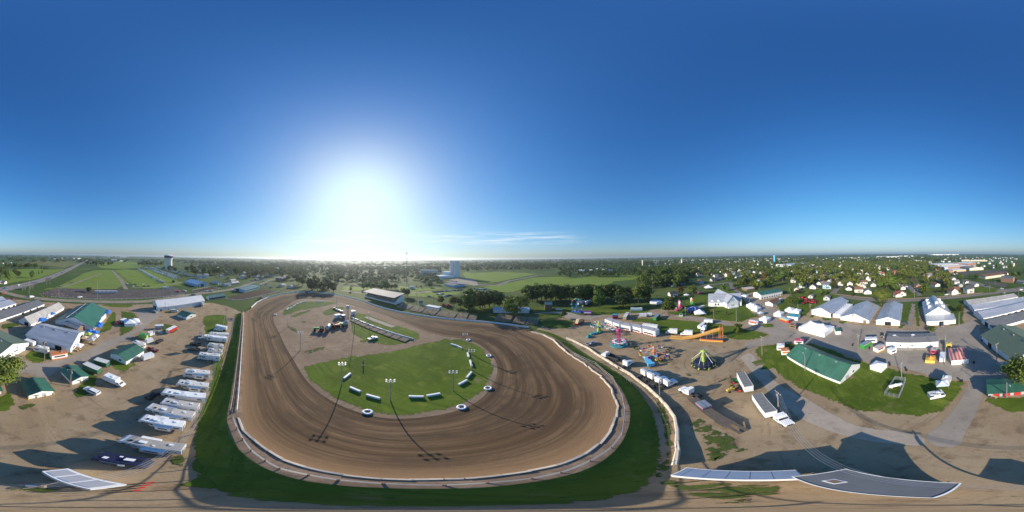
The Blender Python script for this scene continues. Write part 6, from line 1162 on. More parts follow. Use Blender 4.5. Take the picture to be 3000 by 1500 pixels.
# propane tank in its fence
p = P(Q('n 190,345')); t = empty('propane_tank', p, R(70)); tag(t, 'white propane tank inside the fenced pen on the lawn', 'tank'); mb = MB(); mb.smooth = True; mb.cyl((-2,0,1.1),(2,0,1.1),.6,n=14); mb.lathe([(.6,2),(.45,2.3),(0,2.45)],12,(0,0,0)); mb = MB(); mb.smooth = True; mb.cyl((-2,0,1.1),(2,0,1.1),.6,n=14); mb.build('shell','m_white_paint',t)
for x in (-1.3,1.3): MB().box(x,0,.3,.4,.9,.6).build('saddle','m_conc',t)
MB().box(0,0,1.8,.4,.3,.25).build('valve_cover','m_trim',t)
def fence(name, label, pts, h, mat, group=None, step=2.5, rails=(1.0,), mesh_mat=None, cat='fence', r=.05):
    pts = resample(pts, step, False); t = empty(name, pts[0]); tag(t, label, cat, group); o = pts[0]
    for p in pts: MB().cyl((p.x-o.x,p.y-o.y,0+p.z-o.z),(p.x-o.x,p.y-o.y,p.z-o.z+h),r,n=5).build('post',mat,t)
    for f in rails:
        mb = MB(); mb.tube([(p.x-o.x,p.y-o.y,p.z-o.z+h*f) for p in pts], r*.8, 5); mb.build('rail',mat,t)
    return t
pen = PS('n 105,405 185,290 265,298 215,428 105,405'); fence('pen_fence', 'galvanised pen fence round the propane tank', pen, 1.9, 'm_steel', rails=(1,.66,.33,.05), step=1.2, r=.07)
# ================================================================== TRACK FURNITURE
def at_crest(px): return
blk = resample([P(('s', a, b), h) for a, b, h in [(700,1225,2.49),(712,1262,2.49),(743,1290,2.49),(785,1320,2.49),(828,1345,2.49),(892,1367,2.49),(999,1391,2.49),(1110,1402,2.49),(1200,1405,2.49),(1300,1404,2.49),(1357,1403,2.49),(1463,1392,2.49),(1557,1379,2.49),(1634,1362,2.49),(1711,1330,2.49),(1754,1300,2.49),(1788,1262,2.49),(1805,1223,2.49),(1809,1189,2.49),(1792,1138,2.32),(1762,1104,2.16),(1711,1065,1.99),(1677,1044,1.83),(1643,1018,1.66),(1621,997,1.49),(1591,982,1.33),(1557,973,1.08)]], 2.45, False)
M('m_conc_pale', (.62,.53,.42), .85, .16, .8, bump=.3)
ROCK = []
for k in range(4):
    mb = MB(); mb.prism([(-.42,0),(.42,0),(.36,.25),(.22,.8),(-.22,.8),(-.36,.25)], -1.15, 1.15, 'x')
    mb.v = [(v[0]+random.uniform(-.06,.06), v[1]+random.uniform(-.05,.05), v[2]+random.uniform(-.05,.05)) for v in mb.v]; ROCK.append(mb.mesh('barrier_block', 'm_conc_pale'))
nb = 0
for k in range(len(blk)-1):
    a, b_ = blk[k], blk[k+1]; c = (a+b_)/2; d = b_-a; nb += 1
    o = bpy.data.objects.new('barrier_block', ROCK[k % 4]); col.objects.link(o); low = .58 if k < 22 else (.05 if k > 34 else .4); o.location = (c.x+random.uniform(-.12,.12), c.y+random.uniform(-.12,.12), c.z-low); o.scale = (d.length/2.28, .8, 1); o.rotation_euler = (random.uniform(-.05,.05), 0, math.atan2(d.y,d.x)+random.uniform(-.05,.05)*(4 if 24 < k < 34 else 1))
    tag(o, 'pale concrete wall block on the track crest, %s from the left end' % ordn(nb), 'barrier', 'concrete blocks on the track crest')
w2 = resample(PS('s 1660,992 1677,999 1720,1020 1784,1061 1848,1099 1899,1138 1933,1168 1959,1197 1977,1225 1984,1256 1984,1294 1985,1322 1977,1364'), 2.5, False); nb = 0
for k in range(len(w2)-1):
    a, b_ = w2[k], w2[k+1]; c = (a+b_)/2; d = b_-a; nb += 1; o = bpy.data.objects.new('barrier_block', ROCK[k % 4]); col.objects.link(o); o.location = (c.x,c.y,.02); o.scale = (d.length/2.32,.8,1.3); o.rotation_euler = (0,0,math.atan2(d.y,d.x)+random.uniform(-.05,.05))
    tag(o, 'tan concrete block in the lower wall behind the trucks, %s from the far end' % ordn(nb), 'barrier', 'concrete blocks of the lower wall')
wall3 = resample(smooth_loop(PS('s 1549,962 1478,951 1406,944 1329,938 1236,927 1174,917 1112,902 1059,881 1020,872 980,863 930,859'), 1, False), 6, False); nb = 0
for k in range(len(wall3)-1):
    a, b_ = wall3[k], wall3[k+1]; c = (a+b_)/2; d = b_-a; nb += 1; o = MB().prism([(-.35,0),(.35,0),(.15,.5),(.12,1.1),(-.12,1.1),(-.15,.5)],-d.length/2+.03,d.length/2-.03,'x').build('wall_section','m_conc_white'); o.location = (c.x,c.y,.4); o.rotation_euler.z = math.atan2(d.y,d.x); tag(o, 'white front stretch wall section, %s from the right end' % ordn(nb), 'barrier', 'white front stretch wall')
wall4 = resample(smooth_loop(PS('s 917,858 840,860 793,871 756,886 736,905'), 1, False), 6, False); nb = 0
for k in range(len(wall4)-1):
    a, b_ = wall4[k], wall4[k+1]; c = (a+b_)/2; d = b_-a; nb += 1; o = MB().prism([(-.35,0),(.35,0),(.15,.5),(.12,1.1),(-.12,1.1),(-.15,.5)],-d.length/2+.03,d.length/2-.03,'x').build('wall_section','m_conc_white'); o.location = (c.x,c.y,1.0); o.rotation_euler.z = math.atan2(d.y,d.x); tag(o, 'white far turn wall section, %s from the covered grandstand side' % ordn(nb), 'barrier', 'white far turn wall')
# white guard rail on the left straight, catch-fence posts and cable round the near turn
lr_ = [P(('s', a, b), 2.5) for a, b in ((714,916),(713,950),(707,1040),(702,1110),(698,1165),(694,1205))]; fence('guard_rail', 'long white rusty guard rail on the left straight', lr_, 1.1, 'm_rail_white', rails=(1.0,.6,.3), step=3, cat='railing', r=.14)
lr2 = [Vector((p.x, p.y-1.3, p.z)) for p in lr_]; fence('guard_rail', 'pinkish second rail just outside the white guard rail', lr2, .9, 'm_conc', rails=(1.0,.5), step=4, cat='railing', r=.1)
fp_ = [P(('s', a, b), 2.5) for a, b in ((686,1224),(700,1257),(743,1321),(785,1350),(828,1373),(913,1391),(999,1405),(1127,1415),(1300,1420),(1421,1413),(1549,1401),(1634,1384),(1720,1351),(1784,1313),(1818,1270),(1827,1206),(1819,1163),(1793,1112),(1742,1069),(1678,1040))]
fp_ = [p+cn[min(range(len(crest)), key=lambda q: (crest[q]-p).length)]*.3 for p in fp_]
pts = resample(fp_, 3.2, False); t = empty('catch_fence', pts[0]); tag(t, 'rusty post and cable catch fence outside the near turn', 'fence')
for p in pts: v = p-pts[0]; MB().cyl((v.x,v.y,v.z),(v.x,v.y,v.z+1.5),.11,n=6).build('post','m_brick',t); MB().box(v.x,v.y,v.z+1.5,.26,.26,.14).build('cap','m_trim',t) if False else None
for z in (.5, 1.4): mb = MB(); mb.tube([(p.x-pts[0].x,p.y-pts[0].y,p.z-pts[0].z+z) for p in pts], .05, 5); mb.build('cable','m_steel',t)
fence('chain_link_fence', 'chain link fence along the grass bank toe', resample(smooth_loop(PS('p 900,125 1000,150 1150,205 1300,330 1400,420'), 1, False), 4, False), 1.8, 'm_steel', rails=(1,), step=4)
fence('lot_fence', 'white post fence between the coned lot and the street', PS('s 150,871 250,877 400,877 480,872 540,864'), 1.4, 'm_rail_white', rails=(1.0,.5), step=5, r=.08)
fence('fair_fence', 'dark fence along the fairground edge of the street', PS('s 200,890 300,893 400,894'), 1.5, 'm_dark_metal', rails=(1.0,), step=4)
fence('arena_fence', 'pale board fence along the near edge of the brown arena', PS('C 850,1240 1050,1290 1300,1288 1780,1182 2060,1112 2220,1062'), 1.3, 'm_rail_white', rails=(1.0,.6,.3), step=4, r=.1)
fence('arena_fence', 'pale board fence round the far small arena', PS('C 20,1085 250,1085 690,1012 700,985 470,955 30,1045'), 1.3, 'm_rail_white', rails=(1.0,.5), step=4, r=.1)
fence('counter_fence', 'grey picket fence in front of the lunch counter', PS('j 955,1045 1200,1052 k 280,1048 480,1042'), 1.2, 'm_steel', rails=(1,.5,.1), step=1.5, r=.06)
# signboards on far turn
for k, (X, cc) in enumerate(((505,'m_rail_white'),(535,'m_orange'),(565,'m_red'),(590,'m_teal'),(615,'m_rail_white'),(640,'m_red'),(662,'m_cyan'),(185,'m_orange'),(208,'m_red'),(232,'m_rail_white'))):
    p = P(('e', X, 512 if X > 400 else 578-(X-185)*.3)); o = MB().box(0,0,1.6,3.4,.15,1.8).build('signboard',cc); o.location = p; o.rotation_euler.z = math.atan2(p.y,p.x)+math.pi/2
    for s in (-1,1): MB().cyl((s*1.4,.05,0),(s*1.4,.05,1.2),.08,n=5).build('post','m_dark_metal',o)
    tag(o, '%s advertising board outside the far turn, %s from the left' % ({'m_rail_white':'white','m_orange':'orange','m_red':'red','m_teal':'teal','m_cyan':'light blue'}[cc], ordn({505:4,535:5,565:6,590:7,615:8,640:9,662:10,185:1,208:2,232:3}[X])), 'signboard', 'advertising boards')
# infield markers
TY = MB(); TY.smooth = True
prof = [(0.9+.3*math.cos(a*math.pi/5), .3+.3*math.sin(a*math.pi/5)) for a in range(11)]; TY.lathe(prof, 20); TYM = TY.mesh('track_marker', 'm_white_paint')
for q, lb in (('o 882,605','white painted tractor tyre at the bottom of the infield'),('p 240,572','white painted tyre at the lower right infield edge'),('p 421,442','white painted tyre at the right infield edge, lower of two'),('p 427,218','white painted tyre at the right infield edge, upper of two'),('p 286,110','white painted tyre at the top right of the infield'),('e 341,716','white painted tyre at the far left infield corner')):
    o = bpy.data.objects.new('track_marker', TYM); col.objects.link(o); o.location = P(Q(q))+Vector((0,0,.06)); tag(o, lb, 'marker', 'white marker tyres')
MK = [('o 720,377','o 765,342','left end of the infield, beside a light pole'),('o 762,437','o 832,467','lower left, between pole and corner'),('o 875,488','o 967,514','lower left of the middle light pole'),('o 1165,500','o 1267,502','lower middle of the infield'),('o 1288,496','o 1380,480','lower middle right of the infield'),('p 218,420','p 277,388','right of the lower right light pole'),('p 275,372','p 308,332','right edge, lower of the upright ones'),('p 297,252','p 311,292','right edge, beside the upper light pole'),('p 280,200','p 290,230','right edge, uppermost upright one'),('p 205,152','p 240,168','top right, right of a pair'),('p 165,140','p 203,151','top right, left of a pair'),
      ('e 448,672','e 470,655','far turn row, first from the left'),('e 478,660','e 502,648','far turn row, second from the left'),('e 510,640','e 535,625','far turn row, third from the left'),('e 545,620','e 568,610','far turn row, fourth from the left'),('e 575,608','e 600,600','far turn row, fifth from the left'),('e 608,598','e 632,590','far turn row, sixth from the left'),('e 730,594','e 762,594','far turn, left of two straight ones'),('e 770,594','e 806,594','far turn, right of two straight ones')]
for q0, q1, lb in MK:
    c, L, rz = ends(q0, q1, 0); o = MB().prism([(-.36,0),(.36,0),(.3,.78),(-.3,.78)],-L/2,L/2,'x').build('marker_block','m_conc_white'); o.location = (c.x,c.y,.06); o.rotation_euler.z = rz; MB().box(0,0,.8,L*.98,.6,.06).build('cap','m_trim',o); tag(o, 'white infield marker block, '+lb, 'marker', 'white infield marker blocks')
# light poles with lamp bars
def light_pole(label, qb, qt, mound=True, lamps=6):
    p = P(Q(qb)); h = hgt(p, Q(qt)); h = max(6, min(h, 22)); t = empty('light_pole', p, math.atan2(p.y,p.x)+math.pi/2); tag(t, label, 'light pole', 'track light poles'); MB().cyl((0,0,0),(0,0,h),.16,.1,8).build('pole','m_steel',t)
    if mound: MB().lathe([(2.0,.07),(1.2,.28),(0,.35)],14).build('gravel_mound','m_infield',t)
    for r_ in range(2):
        b_ = MB().box(0,0,h-.1-r_*.8,2.4,.08,.08).build('lamp_bar','m_steel',t)
        for k in range(lamps//2): x = -1.0+k*2.0/(lamps//2-1); MB().lathe([(.1,-.2),(.3,.15),(0,.2)],8,(x,-.15,h-.1-r_*.8+.15)).build('floodlight','m_lamp',b_)
for qb, qt, lb in (('o 705,415','o 703,268','at the left end of the infield lawn'),('o 1040,525','o 1042,385','in the lower middle of the infield lawn'),('p 183,460','p 193,325','in the lower right of the infield lawn'),('p 310,315','p 318,178','at the right edge of the infield lawn'),('p 265,180','p 270,65','in the upper right of the infield lawn'),('o 420,180','o 428,55','on the bare infield by the left straight'),('e 460,832','e 470,742','on the small grass island of the infield')): light_pole('steel floodlight pole '+lb, qb, qt)
# poles of all kinds
def pole(label, qb, qt, kind='utility', mat='m_pole', group='utility and lamp poles'):
    p = P(Q(qb)); h = max(4, min(hgt(p, Q(qt)), 24)); t = empty('utility_pole' if kind == 'utility' else 'lamp_pole' if kind == 'lamp' else 'mast_pole', p, random.uniform(0,3)); tag(t, label, 'pole', group); MB().cyl((0,0,0),(0,0,h),.17,.11,7).build('shaft',mat,t)
    if kind == 'utility':
        MB().box(0,0,h-.5,2.4,.12,.14).build('crossarm',mat,t)
        for x in (-1,-.4,.4,1): MB().cyl((x,0,h-.43),(x,0,h-.2),.05,n=5).build('insulator','m_trim',t)
        MB().cyl((.3,0,h-2.2),(.3,0,h-1.2),.25,n=8).build('transformer','m_steel',t)
    elif kind == 'lamp': a = MB().cyl((0,0,h-.2),(1.5,0,h),.05,n=5).build('arm','m_steel',t); MB().box(1.7,0,h,.6,.25,.12).build('lamp_head','m_lamp',a)
    return p, h
POLES = [('a 420,1150','a 428,975','utility','wooden pole beside the orange topped stand'),('c 665,265','c 655,100','utility','wooden pole in front of the green restroom'),('b 935,1120','b 937,990','utility','pole at the tail of the big windowed motorhome'),('b 430,680','b 433,590','mast','thin pole before the pale roofed barn'),('b 705,690','b 705,600','mast','thin pole at the end of the pale roofed barn'),('b 320,950','b 318,855','utility','pole beside the white shed trailers'),('b 1005,750','b 1003,650','utility','pole at the top of the grass bank'),
 ('i 750,1100','i 750,920','utility','tall wooden pole on the lawn corner near the swing ride'),('i 1155,1240','i 1147,1095','lamp','slim pole against the green roofed hall'),('i 507,785','i 507,645','mast','pole on the hall lawn right of the little tree'),('i 295,790','i 297,660','utility','pole on the hall lawn behind the box trucks'),('i 28,765','i 25,640','utility','pole beside the striped dome'),('i 680,720','i 680,650','lamp','lamp pole beside the three walled tents'),('i 630,670','i 628,570','mast','pole behind the three walled tents'),('i 905,735','i 900,640','lamp','lamp pole beside the red food stand'),
 ('i 1088,690','i 1088,610','lamp','lamp pole in front of the red tractors'),('i 1205,740','i 1200,615','utility','pole at the corner of the first grey barn'),('j 635,810','j 635,705','utility','pole at the corner of the middle grey barn'),('j 690,1035','j 680,900','utility','pole behind the green food trailer'),('k 545,1190','k 530,900','mast','tall pale pole beside the striped tent'),('k 1030,1150','k 1020,985','utility','pole beside the olive roofed hall'),('n 235,275','n 232,145','lamp','pale pole at the propane pen'),('n 1027,425','n 1037,310','lamp','pole in front of the red panelled stand'),('k 675,815','k 675,690','mast','pole beside the stepped barn'),
 ('l 95,320','l 85,180','utility','wooden pole behind the lower block wall'),('l 1090,455','l 1075,280','utility','big utility pole between trailer and semi'),('h 475,590','h 475,505','mast','pole at the corner of the midway lawn'),('h 770,575','h 768,490','mast','pole beside the park tree'),('f 1050,690','f 1050,560','mast','tall pole at the end of the long bleachers'),('f 710,620','f 710,530','utility','pole beside the red machines'),('f 550,625','f 550,505','utility','pole at the blue roofed house'),('f 1010,1060','f 1018,890','mast','pole with signs at the top of the infield'),
 ('a 917,570','a 917,400','mast','tall dark pole in the coned lot'),('b 483,540','b 483,415','mast','tall dark pole at the right of the coned lot'),('b 945,475','b 945,390','utility','pole between the two dirt arenas'),('a 110,490','a 110,430','lamp','signal pole at the highway junction'),('a 275,520','a 275,380','mast','pole beside the white sign'),('a 555,540','a 553,470','lamp','lamp pole at the edge of the coned lot'),('b 410,565','b 408,500','lamp','lamp pole behind the pale roofed barn'),('h 685,330','h 685,215','mast','very tall pale pole in front of the tree belt'),
 ('e 920,645','e 922,545','mast','pole at the far infield'),('e 1225,810','e 1225,690','mast','pole behind the pit wall'),('e 1090,850','e 1097,640','mast','pole at the white booth in the infield'),('k 965,500','k 968,430','mast','pole on the corner lawn'),('k 255,560','k 258,478','utility','pole in front of the brown roofed house'),('k 1015,430','k 1017,380','lamp','signal pole beside the street junction'),('G 2475,880','G 2475,740','mast','pale pole behind the farthest long barn'),('k 1115,690','k 1113,655','mast','short pole on the light roofed barn row')]
PT = {}
for qb, qt, kd, lb in POLES: PT[qb] = pole(lb, qb, qt, kd, 'm_pole' if kd == 'utility' else 'm_steel')
# utility pole right beside the drone
p = P(Q('c 250,1225'), 3.0); t = empty('utility_pole', (p.x-.8, p.y-.3, 0)); tag(t, 'grey utility pole with transformer right below the drone', 'pole'); MB().cyl((0,0,0),(.2,.4,8.5),.2,.14,8).build('shaft','m_pole',t); MB().cyl((.6,.2,6.3),(.6,.2,7.4),.3,n=10).build('transformer','m_steel',t); MB().box(.2,.4,8.1,2.2,.12,.14,.6).build('crossarm','m_pole',t)
pole_near = t.location+Vector((.2,.4,8.1))
# power lines
def wire(label, a, b_, sag=1.0, r=.03, n=14):
    pts = []
    for k in range(n+1): u = k/n; q = a.lerp(b_, u); q.z -= sag*4*u*(1-u); pts.append(q)
    mb = MB(); mb.tube(pts, r, 4); o = mb.build('power_line','m_steel'); tag(o, label, 'wire', 'overhead power lines')
pa = PT['l 1090,455']; A0 = pa[0]+Vector((0,0,pa[1]-.3)); pb_ = PT['b 935,1120']; B0 = pb_[0]+Vector((0,0,pb_[1]-.3))
for k, (dx, lb) in enumerate(((-.9,'upper'),(-.3,'second'),(.3,'third'),(.9,'lowest'))):
    v = Vector((dx*.6, dx*.6, 0)); wire('%s power line from the semi pole to the pole below the drone' % lb, A0+v, pole_near+v, 1.6); wire('%s power line from the pole below the drone across the campers' % lb, pole_near+v, B0+v, 1.4)
pc = PT['b 1005,750']; C0 = pc[0]+Vector((0,0,pc[1]-.3)); wire('power line along the camper row, left strand', B0+Vector((-.5,0,0)), C0, 1.5); wire('power line along the camper row, right strand', B0+Vector((.5,0,0)), C0+Vector((.6,0,0)), 1.5)
# flag pole
p = P(Q('b 1065,935')); h = hgt(p, Q('b 1065,740')); t = empty('flag_pole', p, math.atan2(p.y,p.x)+math.pi/2); tag(t, 'flag pole with a red and white striped flag on the bank', 'flag'); MB().cyl((0,0,0),(0,0,h),.1,.06,7).build('pole','m_steel',t)
for k in range(13): MB().box(1.6,0.05*math.sin(k),h-.3-k*.17-.1,3.0,.03,.165).build('stripe',('m_red','m_tent')[k % 2],t)
MB().box(.75,-.03,h-.95,1.3,.06,1.15).build('canton','m_navy',t)
# yellow bollards
for k, q in enumerate(('c 268,388','c 350,375','c 432,360','c 508,345','c 765,228','c 832,205')):
    o = MB().cyl((0,0,0),(0,0,1.0),.14,n=8).build('bollard','m_yellow'); o.location = P(Q(q)); MB().cyl((0,0,1.0),(0,0,1.06),.15,n=8).build('cap','m_yellow',o); tag(o, 'yellow bollard in front of the green restrooms, %s from the left' % ordn(k+1), 'bollard', 'yellow bollards')
# traffic cones in the lot
CN = proto('traffic_cone'); pt(CN, 'cone', MB().lathe([(.3,.06),(.06,1.0),(0,1.0)],8), 'm_orange'); pt(CN, 'base', MB().box(0,0,.03,.7,.7,.06), 'm_orange')
k = 0
for px in range(118, 540, 11):
    for py in ((852, 860, 868) if px < 300 else (855, 866)):
        if px < 150 and py < 856 or px > 470 and py > 862: continue
        if random.random() < .3: continue
        k += 1; put(CN, P(('s', px+random.uniform(-4,4), py+random.uniform(-3,3))), 0, 'orange cone in the asphalt lot, %s counting from its left end' % ordn(k), 'cone', 'orange cones in the asphalt lot', 1.1)
# pit wall, pit stands, infield sheds
a, b_ = P(Q('e 1060,745')), P(Q('f 515,950')); n_ = 20
for k in range(n_):
    c = a.lerp(b_, (k+.5)/n_); d = (b_-a)/n_; o = MB().prism([(-.35,0),(.35,0),(.15,.4),(.15,1.0),(-.15,1.0),(-.15,.4)],-d.length/2+.04,d.length/2-.04,'x').build('pit_wall_section','m_roof_bluewhite' if k % 3 else 'm_conc_white'); o.location = (c.x,c.y,.08); o.rotation_euler.z = math.atan2(d.y,d.x); tag(o, 'pit wall section on the infield, %s from the white booth' % ordn(k+1), 'barrier', 'infield pit wall')
a, b_ = P(Q('f -60,765')), P(Q('f 470,965'))
for k in range(9):
    c = a.lerp(b_, (k+.5)/9); d = (b_-a); t = empty('pit_stand', c, math.atan2(d.y,d.x)); tag(t, 'low wooden pallet stand behind the pit wall, %s from the left' % ordn(k+1), 'stand', 'wooden pit stands')
    for q in range(6): MB().box(0,-2+q*.75,.5+.1*(q % 2),d.length/9-.7,.6,.1).build('plank','m_weathered_plank',t)
    for s in (-1,1): MB().box(s*(d.length/18-.6),0,.25,.2,4.2,.5).build('skid','m_wood',t)
for q0, q1, h, mt, lb in (('e 905,750','e 955,740',2.8,'m_white_paint','white box trailer on the infield beside the scoreboard'),('e 972,748','e 998,742',2.4,'m_gunmetal','dark box beside the white infield trailer'),('e 1060,715','e 1095,712',3.4,'m_white_paint','white booth at the end of the pit wall')):
    c, L, rz = ends(q0, q1, 0); t = empty('infield_shed', c, rz); tag(t, lb, 'shed'); MB().box(0,0,h/2+.3,L,2.4,h-.3).build('body',mt,t); MB().box(0,0,h+.2,L+.2,2.6,.12).build('roof','m_roof_pale',t); MB().box(0,-1.22,1.3,.9,.05,1.9).build('door','m_grey_wall',t); MB().box(L*.3,-1.22,1.9,.8,.05,.6).build('window','m_glass',t)
for X, lb in ((1020,'left'),(1032,'right')):
    p = P(('e', X, 742)); h = hgt(p, ('e', X, 628)); t = empty('score_tower', p, math.atan2(p.y,p.x)+math.pi/2); tag(t, '%s leg tower of the tall infield scoreboard' % lb, 'scoreboard', 'scoreboard towers'); MB().box(0,0,h/2,.5,.5,h).build('column','m_steel',t); MB().box(0,0,h-1.4,1.6,.3,2.8).build('panel','m_blue_wall',t)
for k, (X, Y) in enumerate(((920,672),(945,680),(968,690),(900,660))):
    c = P(('e', X, Y)); t = empty('pit_cart', c, R(30*k)); tag(t, 'small equipment cart on the far infield grass, %s from the left' % ordn((2,3,4,1)[k]), 'cart', 'infield carts'); MB().box(0,0,.9,2.6,1.5,.9).build('body',('m_blue_paint','m_silver','m_purple','m_gunmetal')[k],t)
    for s in (-1,1): MB().cyl((0,s*.7,.35),(0,s*.9,.35),.35,n=8).build('wheel','m_tyre',t)
p = P(Q('o 852,282')); t = empty('lone_post', p); tag(t, 'dark slender post standing alone on the infield lawn', 'post'); MB().lathe([(.25,0),(.2,1.2),(.3,1.5),(.22,1.9),(.28,2.2),(0,2.6)],8).build('shaft','m_dark_metal',t); MB().box(0,0,.1,.8,.8,.2).build('base','m_conc',t)
for q, lb in (('f 805,635','left'),('f 855,640','right')):
    p = P(Q(q)); t = empty('red_machine', p, .5); tag(t, '%s red machine parked under the trees behind the bleachers' % lb, 'machine'); MB().box(0,0,1.2,4,2,1.4).build('body','m_red',t); MB().box(-.8,0,2.4,1.6,1.8,1.1).build('cab','m_red',t)
    for x in (-1.3,1.3):
        for s in (-1,1): MB().cyl((x,s*.8,.5),(x,s*1.1,.5),.5,n=8).build('wheel','m_tyre',t)
# billboards and signs by the highway
for q, w, hh, hz, mt, lb in (('A 1215,880',9,5,5.5,'m_purple','purple billboard on a post beside the highway'),('A 1525,500',8,4.5,3.5,'m_dark_metal','dark double billboard beyond the highway'),('A 795,1010',6,3.4,2.6,'m_white_paint','white sign on the gravel beside the highway'),('A 600,1030',6,3,2,'m_roof_bluewhite','pale blue sign near the junction'),('A 1550,640',4.5,2.6,3,'m_teal','green highway sign on posts beside the lanes')):
    p = P(Q(q)); t = empty('billboard', p, math.atan2(p.y,p.x)+math.pi/2+.3); tag(t, lb, 'billboard'); MB().box(0,0,hz+hh/2,w,.4,hh).build('panel',mt,t); MB().box(0,.3,hz+hh/2,w*1.02,.12,hh*1.04).build('frame','m_dark_metal',t)
    for s in (-.3,.3): MB().cyl((s*w,0,0),(s*w,0,hz),.2,n=6).build('post','m_steel',t)
# litter bins
for k, q in enumerate(('j 635,1010','j 795,1040','k 890,965','m 1020,60','m 1160,105','n 690,305','k 815,1170','k 965,1035','n 780,165','i 1015,1135')):
    o = MB().lathe([(.35,0),(.42,1.0),(.4,1.05),(0,1.15)],10).build('litter_bin','m_black'); o.location = P(Q(q)); MB().lathe([(.44,.95),(.44,1.05)],10).build('rim','m_dark_metal',o); tag(o, 'black litter bin '+('behind the green food trailer','right of the green food trailer','at the corner of the olive roofed hall','on the lawn edge by the white tent cube','on the lawn edge right of the propane pen','at the lawn tip by the paved drive','in the tree shade by the striped tent','beside the olive roofed wall','on the asphalt before the striped tent','on the lawn by the orange roofed stand')[k], 'bin', 'black litter bins')
# ================================================================== TREES
def leaf_mat(name, c, var=.42):
    m = bpy.data.materials.new(name); m.use_nodes = True; nt = m.node_tree; N = nt.nodes; L = nt.links; b = N['Principled BSDF']; b.inputs['Roughness'].default_value = .65; b.inputs['Specular IOR Level'].default_value = .15
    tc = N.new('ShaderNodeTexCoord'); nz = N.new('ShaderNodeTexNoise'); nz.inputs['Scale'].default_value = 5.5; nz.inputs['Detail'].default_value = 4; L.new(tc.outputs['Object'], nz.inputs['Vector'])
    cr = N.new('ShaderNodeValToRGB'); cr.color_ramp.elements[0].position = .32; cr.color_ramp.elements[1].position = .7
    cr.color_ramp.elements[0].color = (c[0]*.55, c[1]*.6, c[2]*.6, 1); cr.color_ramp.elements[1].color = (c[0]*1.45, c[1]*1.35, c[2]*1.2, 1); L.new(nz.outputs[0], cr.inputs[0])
    oi = N.new('ShaderNodeObjectInfo'); hs = N.new('ShaderNodeHueSaturation'); L.new(cr.outputs[0], hs.inputs['Color'])
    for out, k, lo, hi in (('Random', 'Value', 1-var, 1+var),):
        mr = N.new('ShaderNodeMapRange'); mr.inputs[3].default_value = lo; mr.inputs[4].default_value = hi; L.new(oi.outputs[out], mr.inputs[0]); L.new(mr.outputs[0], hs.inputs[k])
    wv = N.new('ShaderNodeMath'); wv.operation = 'MULTIPLY'; wv.inputs[1].default_value = 7.31; fr = N.new('ShaderNodeMath'); fr.operation = 'FRACT'; L.new(oi.outputs['Random'], wv.inputs[0]); L.new(wv.outputs[0], fr.inputs[0])
    mh = N.new('ShaderNodeMapRange'); mh.inputs[3].default_value = .465; mh.inputs[4].default_value = .52; L.new(fr.outputs[0], mh.inputs[0]); L.new(mh.outputs[0], hs.inputs['Hue'])
    L.new(hs.outputs[0], b.inputs['Base Color'])
    tl = N.new('ShaderNodeBsdfTranslucent'); L.new(hs.outputs[0], tl.inputs['Color']); ms = N.new('ShaderNodeMixShader'); ms.inputs[0].default_value = .22
    L.new(b.outputs[0], ms.inputs[1]); L.new(tl.outputs[0], ms.inputs[2]); L.new(ms.outputs[0], N['Material Output'].inputs['Surface']); MATS[name] = m
leaf_mat('m_leaf', (.088,.13,.028)); leaf_mat('m_leaf_yellow', (.17,.13,.025)); leaf_mat('m_leaf_rust', (.06,.035,.022)); leaf_mat('m_leaf_far', (.08,.115,.034), .1); leaf_mat('m_leaf_conifer', (.035,.062,.022)); leaf_mat('m_leaf_grey', (.12,.105,.085))
leaf_mat('m_leaf_town', (.098,.142,.03), .1)
M('m_bark', (.12,.085,.06), .9, .25, 3.0, bump=.4)
rng = np.random.default_rng(5)
def crown_np(n, clumps, rx, rz, zc, size, seed, cone=False, clump_r=.42):
    """leaf quads in clumps, unit-height tree; returns verts"""
    g = np.random.default_rng(seed)
    d = g.normal(size=(clumps, 3)); d /= np.linalg.norm(d, axis=1)[:, None]; rad = g.uniform(.45, .8, clumps)[:, None]
    cen = d*rad*np.array([rx, rx, rz])+np.array([0, 0, zc]); cr = g.uniform(.28, clump_r, clumps)*rx*1.25
    if cone:
        u = np.sort(g.uniform(0, 1, clumps)); a = g.uniform(0, 6.28, clumps); r = (1-u)*rx*.75; cen = np.stack([np.cos(a)*r, np.sin(a)*r, .12+u*.82], 1); cr = (.15+(1-u)*.35)*rx
    k = g.integers(0, clumps, n); v = g.normal(size=(n, 3)); v /= np.linalg.norm(v, axis=1)[:, None]
    pos = cen[k]+v*(cr[k]*g.uniform(.55, 1.05, n))[:, None]*np.array([1, 1, .8])
    out = pos-np.array([0, 0, zc*.8]); out /= np.linalg.norm(out, axis=1)[:, None]+1e-6
    nr = v*.8+out*.5+g.normal(size=(n, 3))*.4; nr /= np.linalg.norm(nr, axis=1)[:, None]
    t1 = np.cross(nr, g.normal(size=(n, 3))); t1 /= np.linalg.norm(t1, axis=1)[:, None]+1e-6; t2 = np.cross(nr, t1); s = (size*g.uniform(.6, 1.3, n))[:, None]
    q = np.stack([pos-t1*s-t2*s*.7, pos+t1*s-t2*s*.6, pos+t1*s*.8+t2*s*.8, pos-t1*s*.7+t2*s*.7], 1)
    return q.reshape(-1, 3)
def quads_mesh(name, verts, mat):
    n = len(verts)//4; me = bpy.data.meshes.new(name); me.vertices.add(len(verts)); me.vertices.foreach_set('co', verts.astype(np.float32).ravel()); me.loops.add(len(verts)); me.loops.foreach_set('vertex_index', np.arange(len(verts), dtype=np.int32)); me.polygons.add(n); me.polygons.foreach_set('loop_start', np.arange(0, len(verts), 4, dtype=np.int32)); me.update(calc_edges=True)
    me.materials.append(MATS[mat]); return me
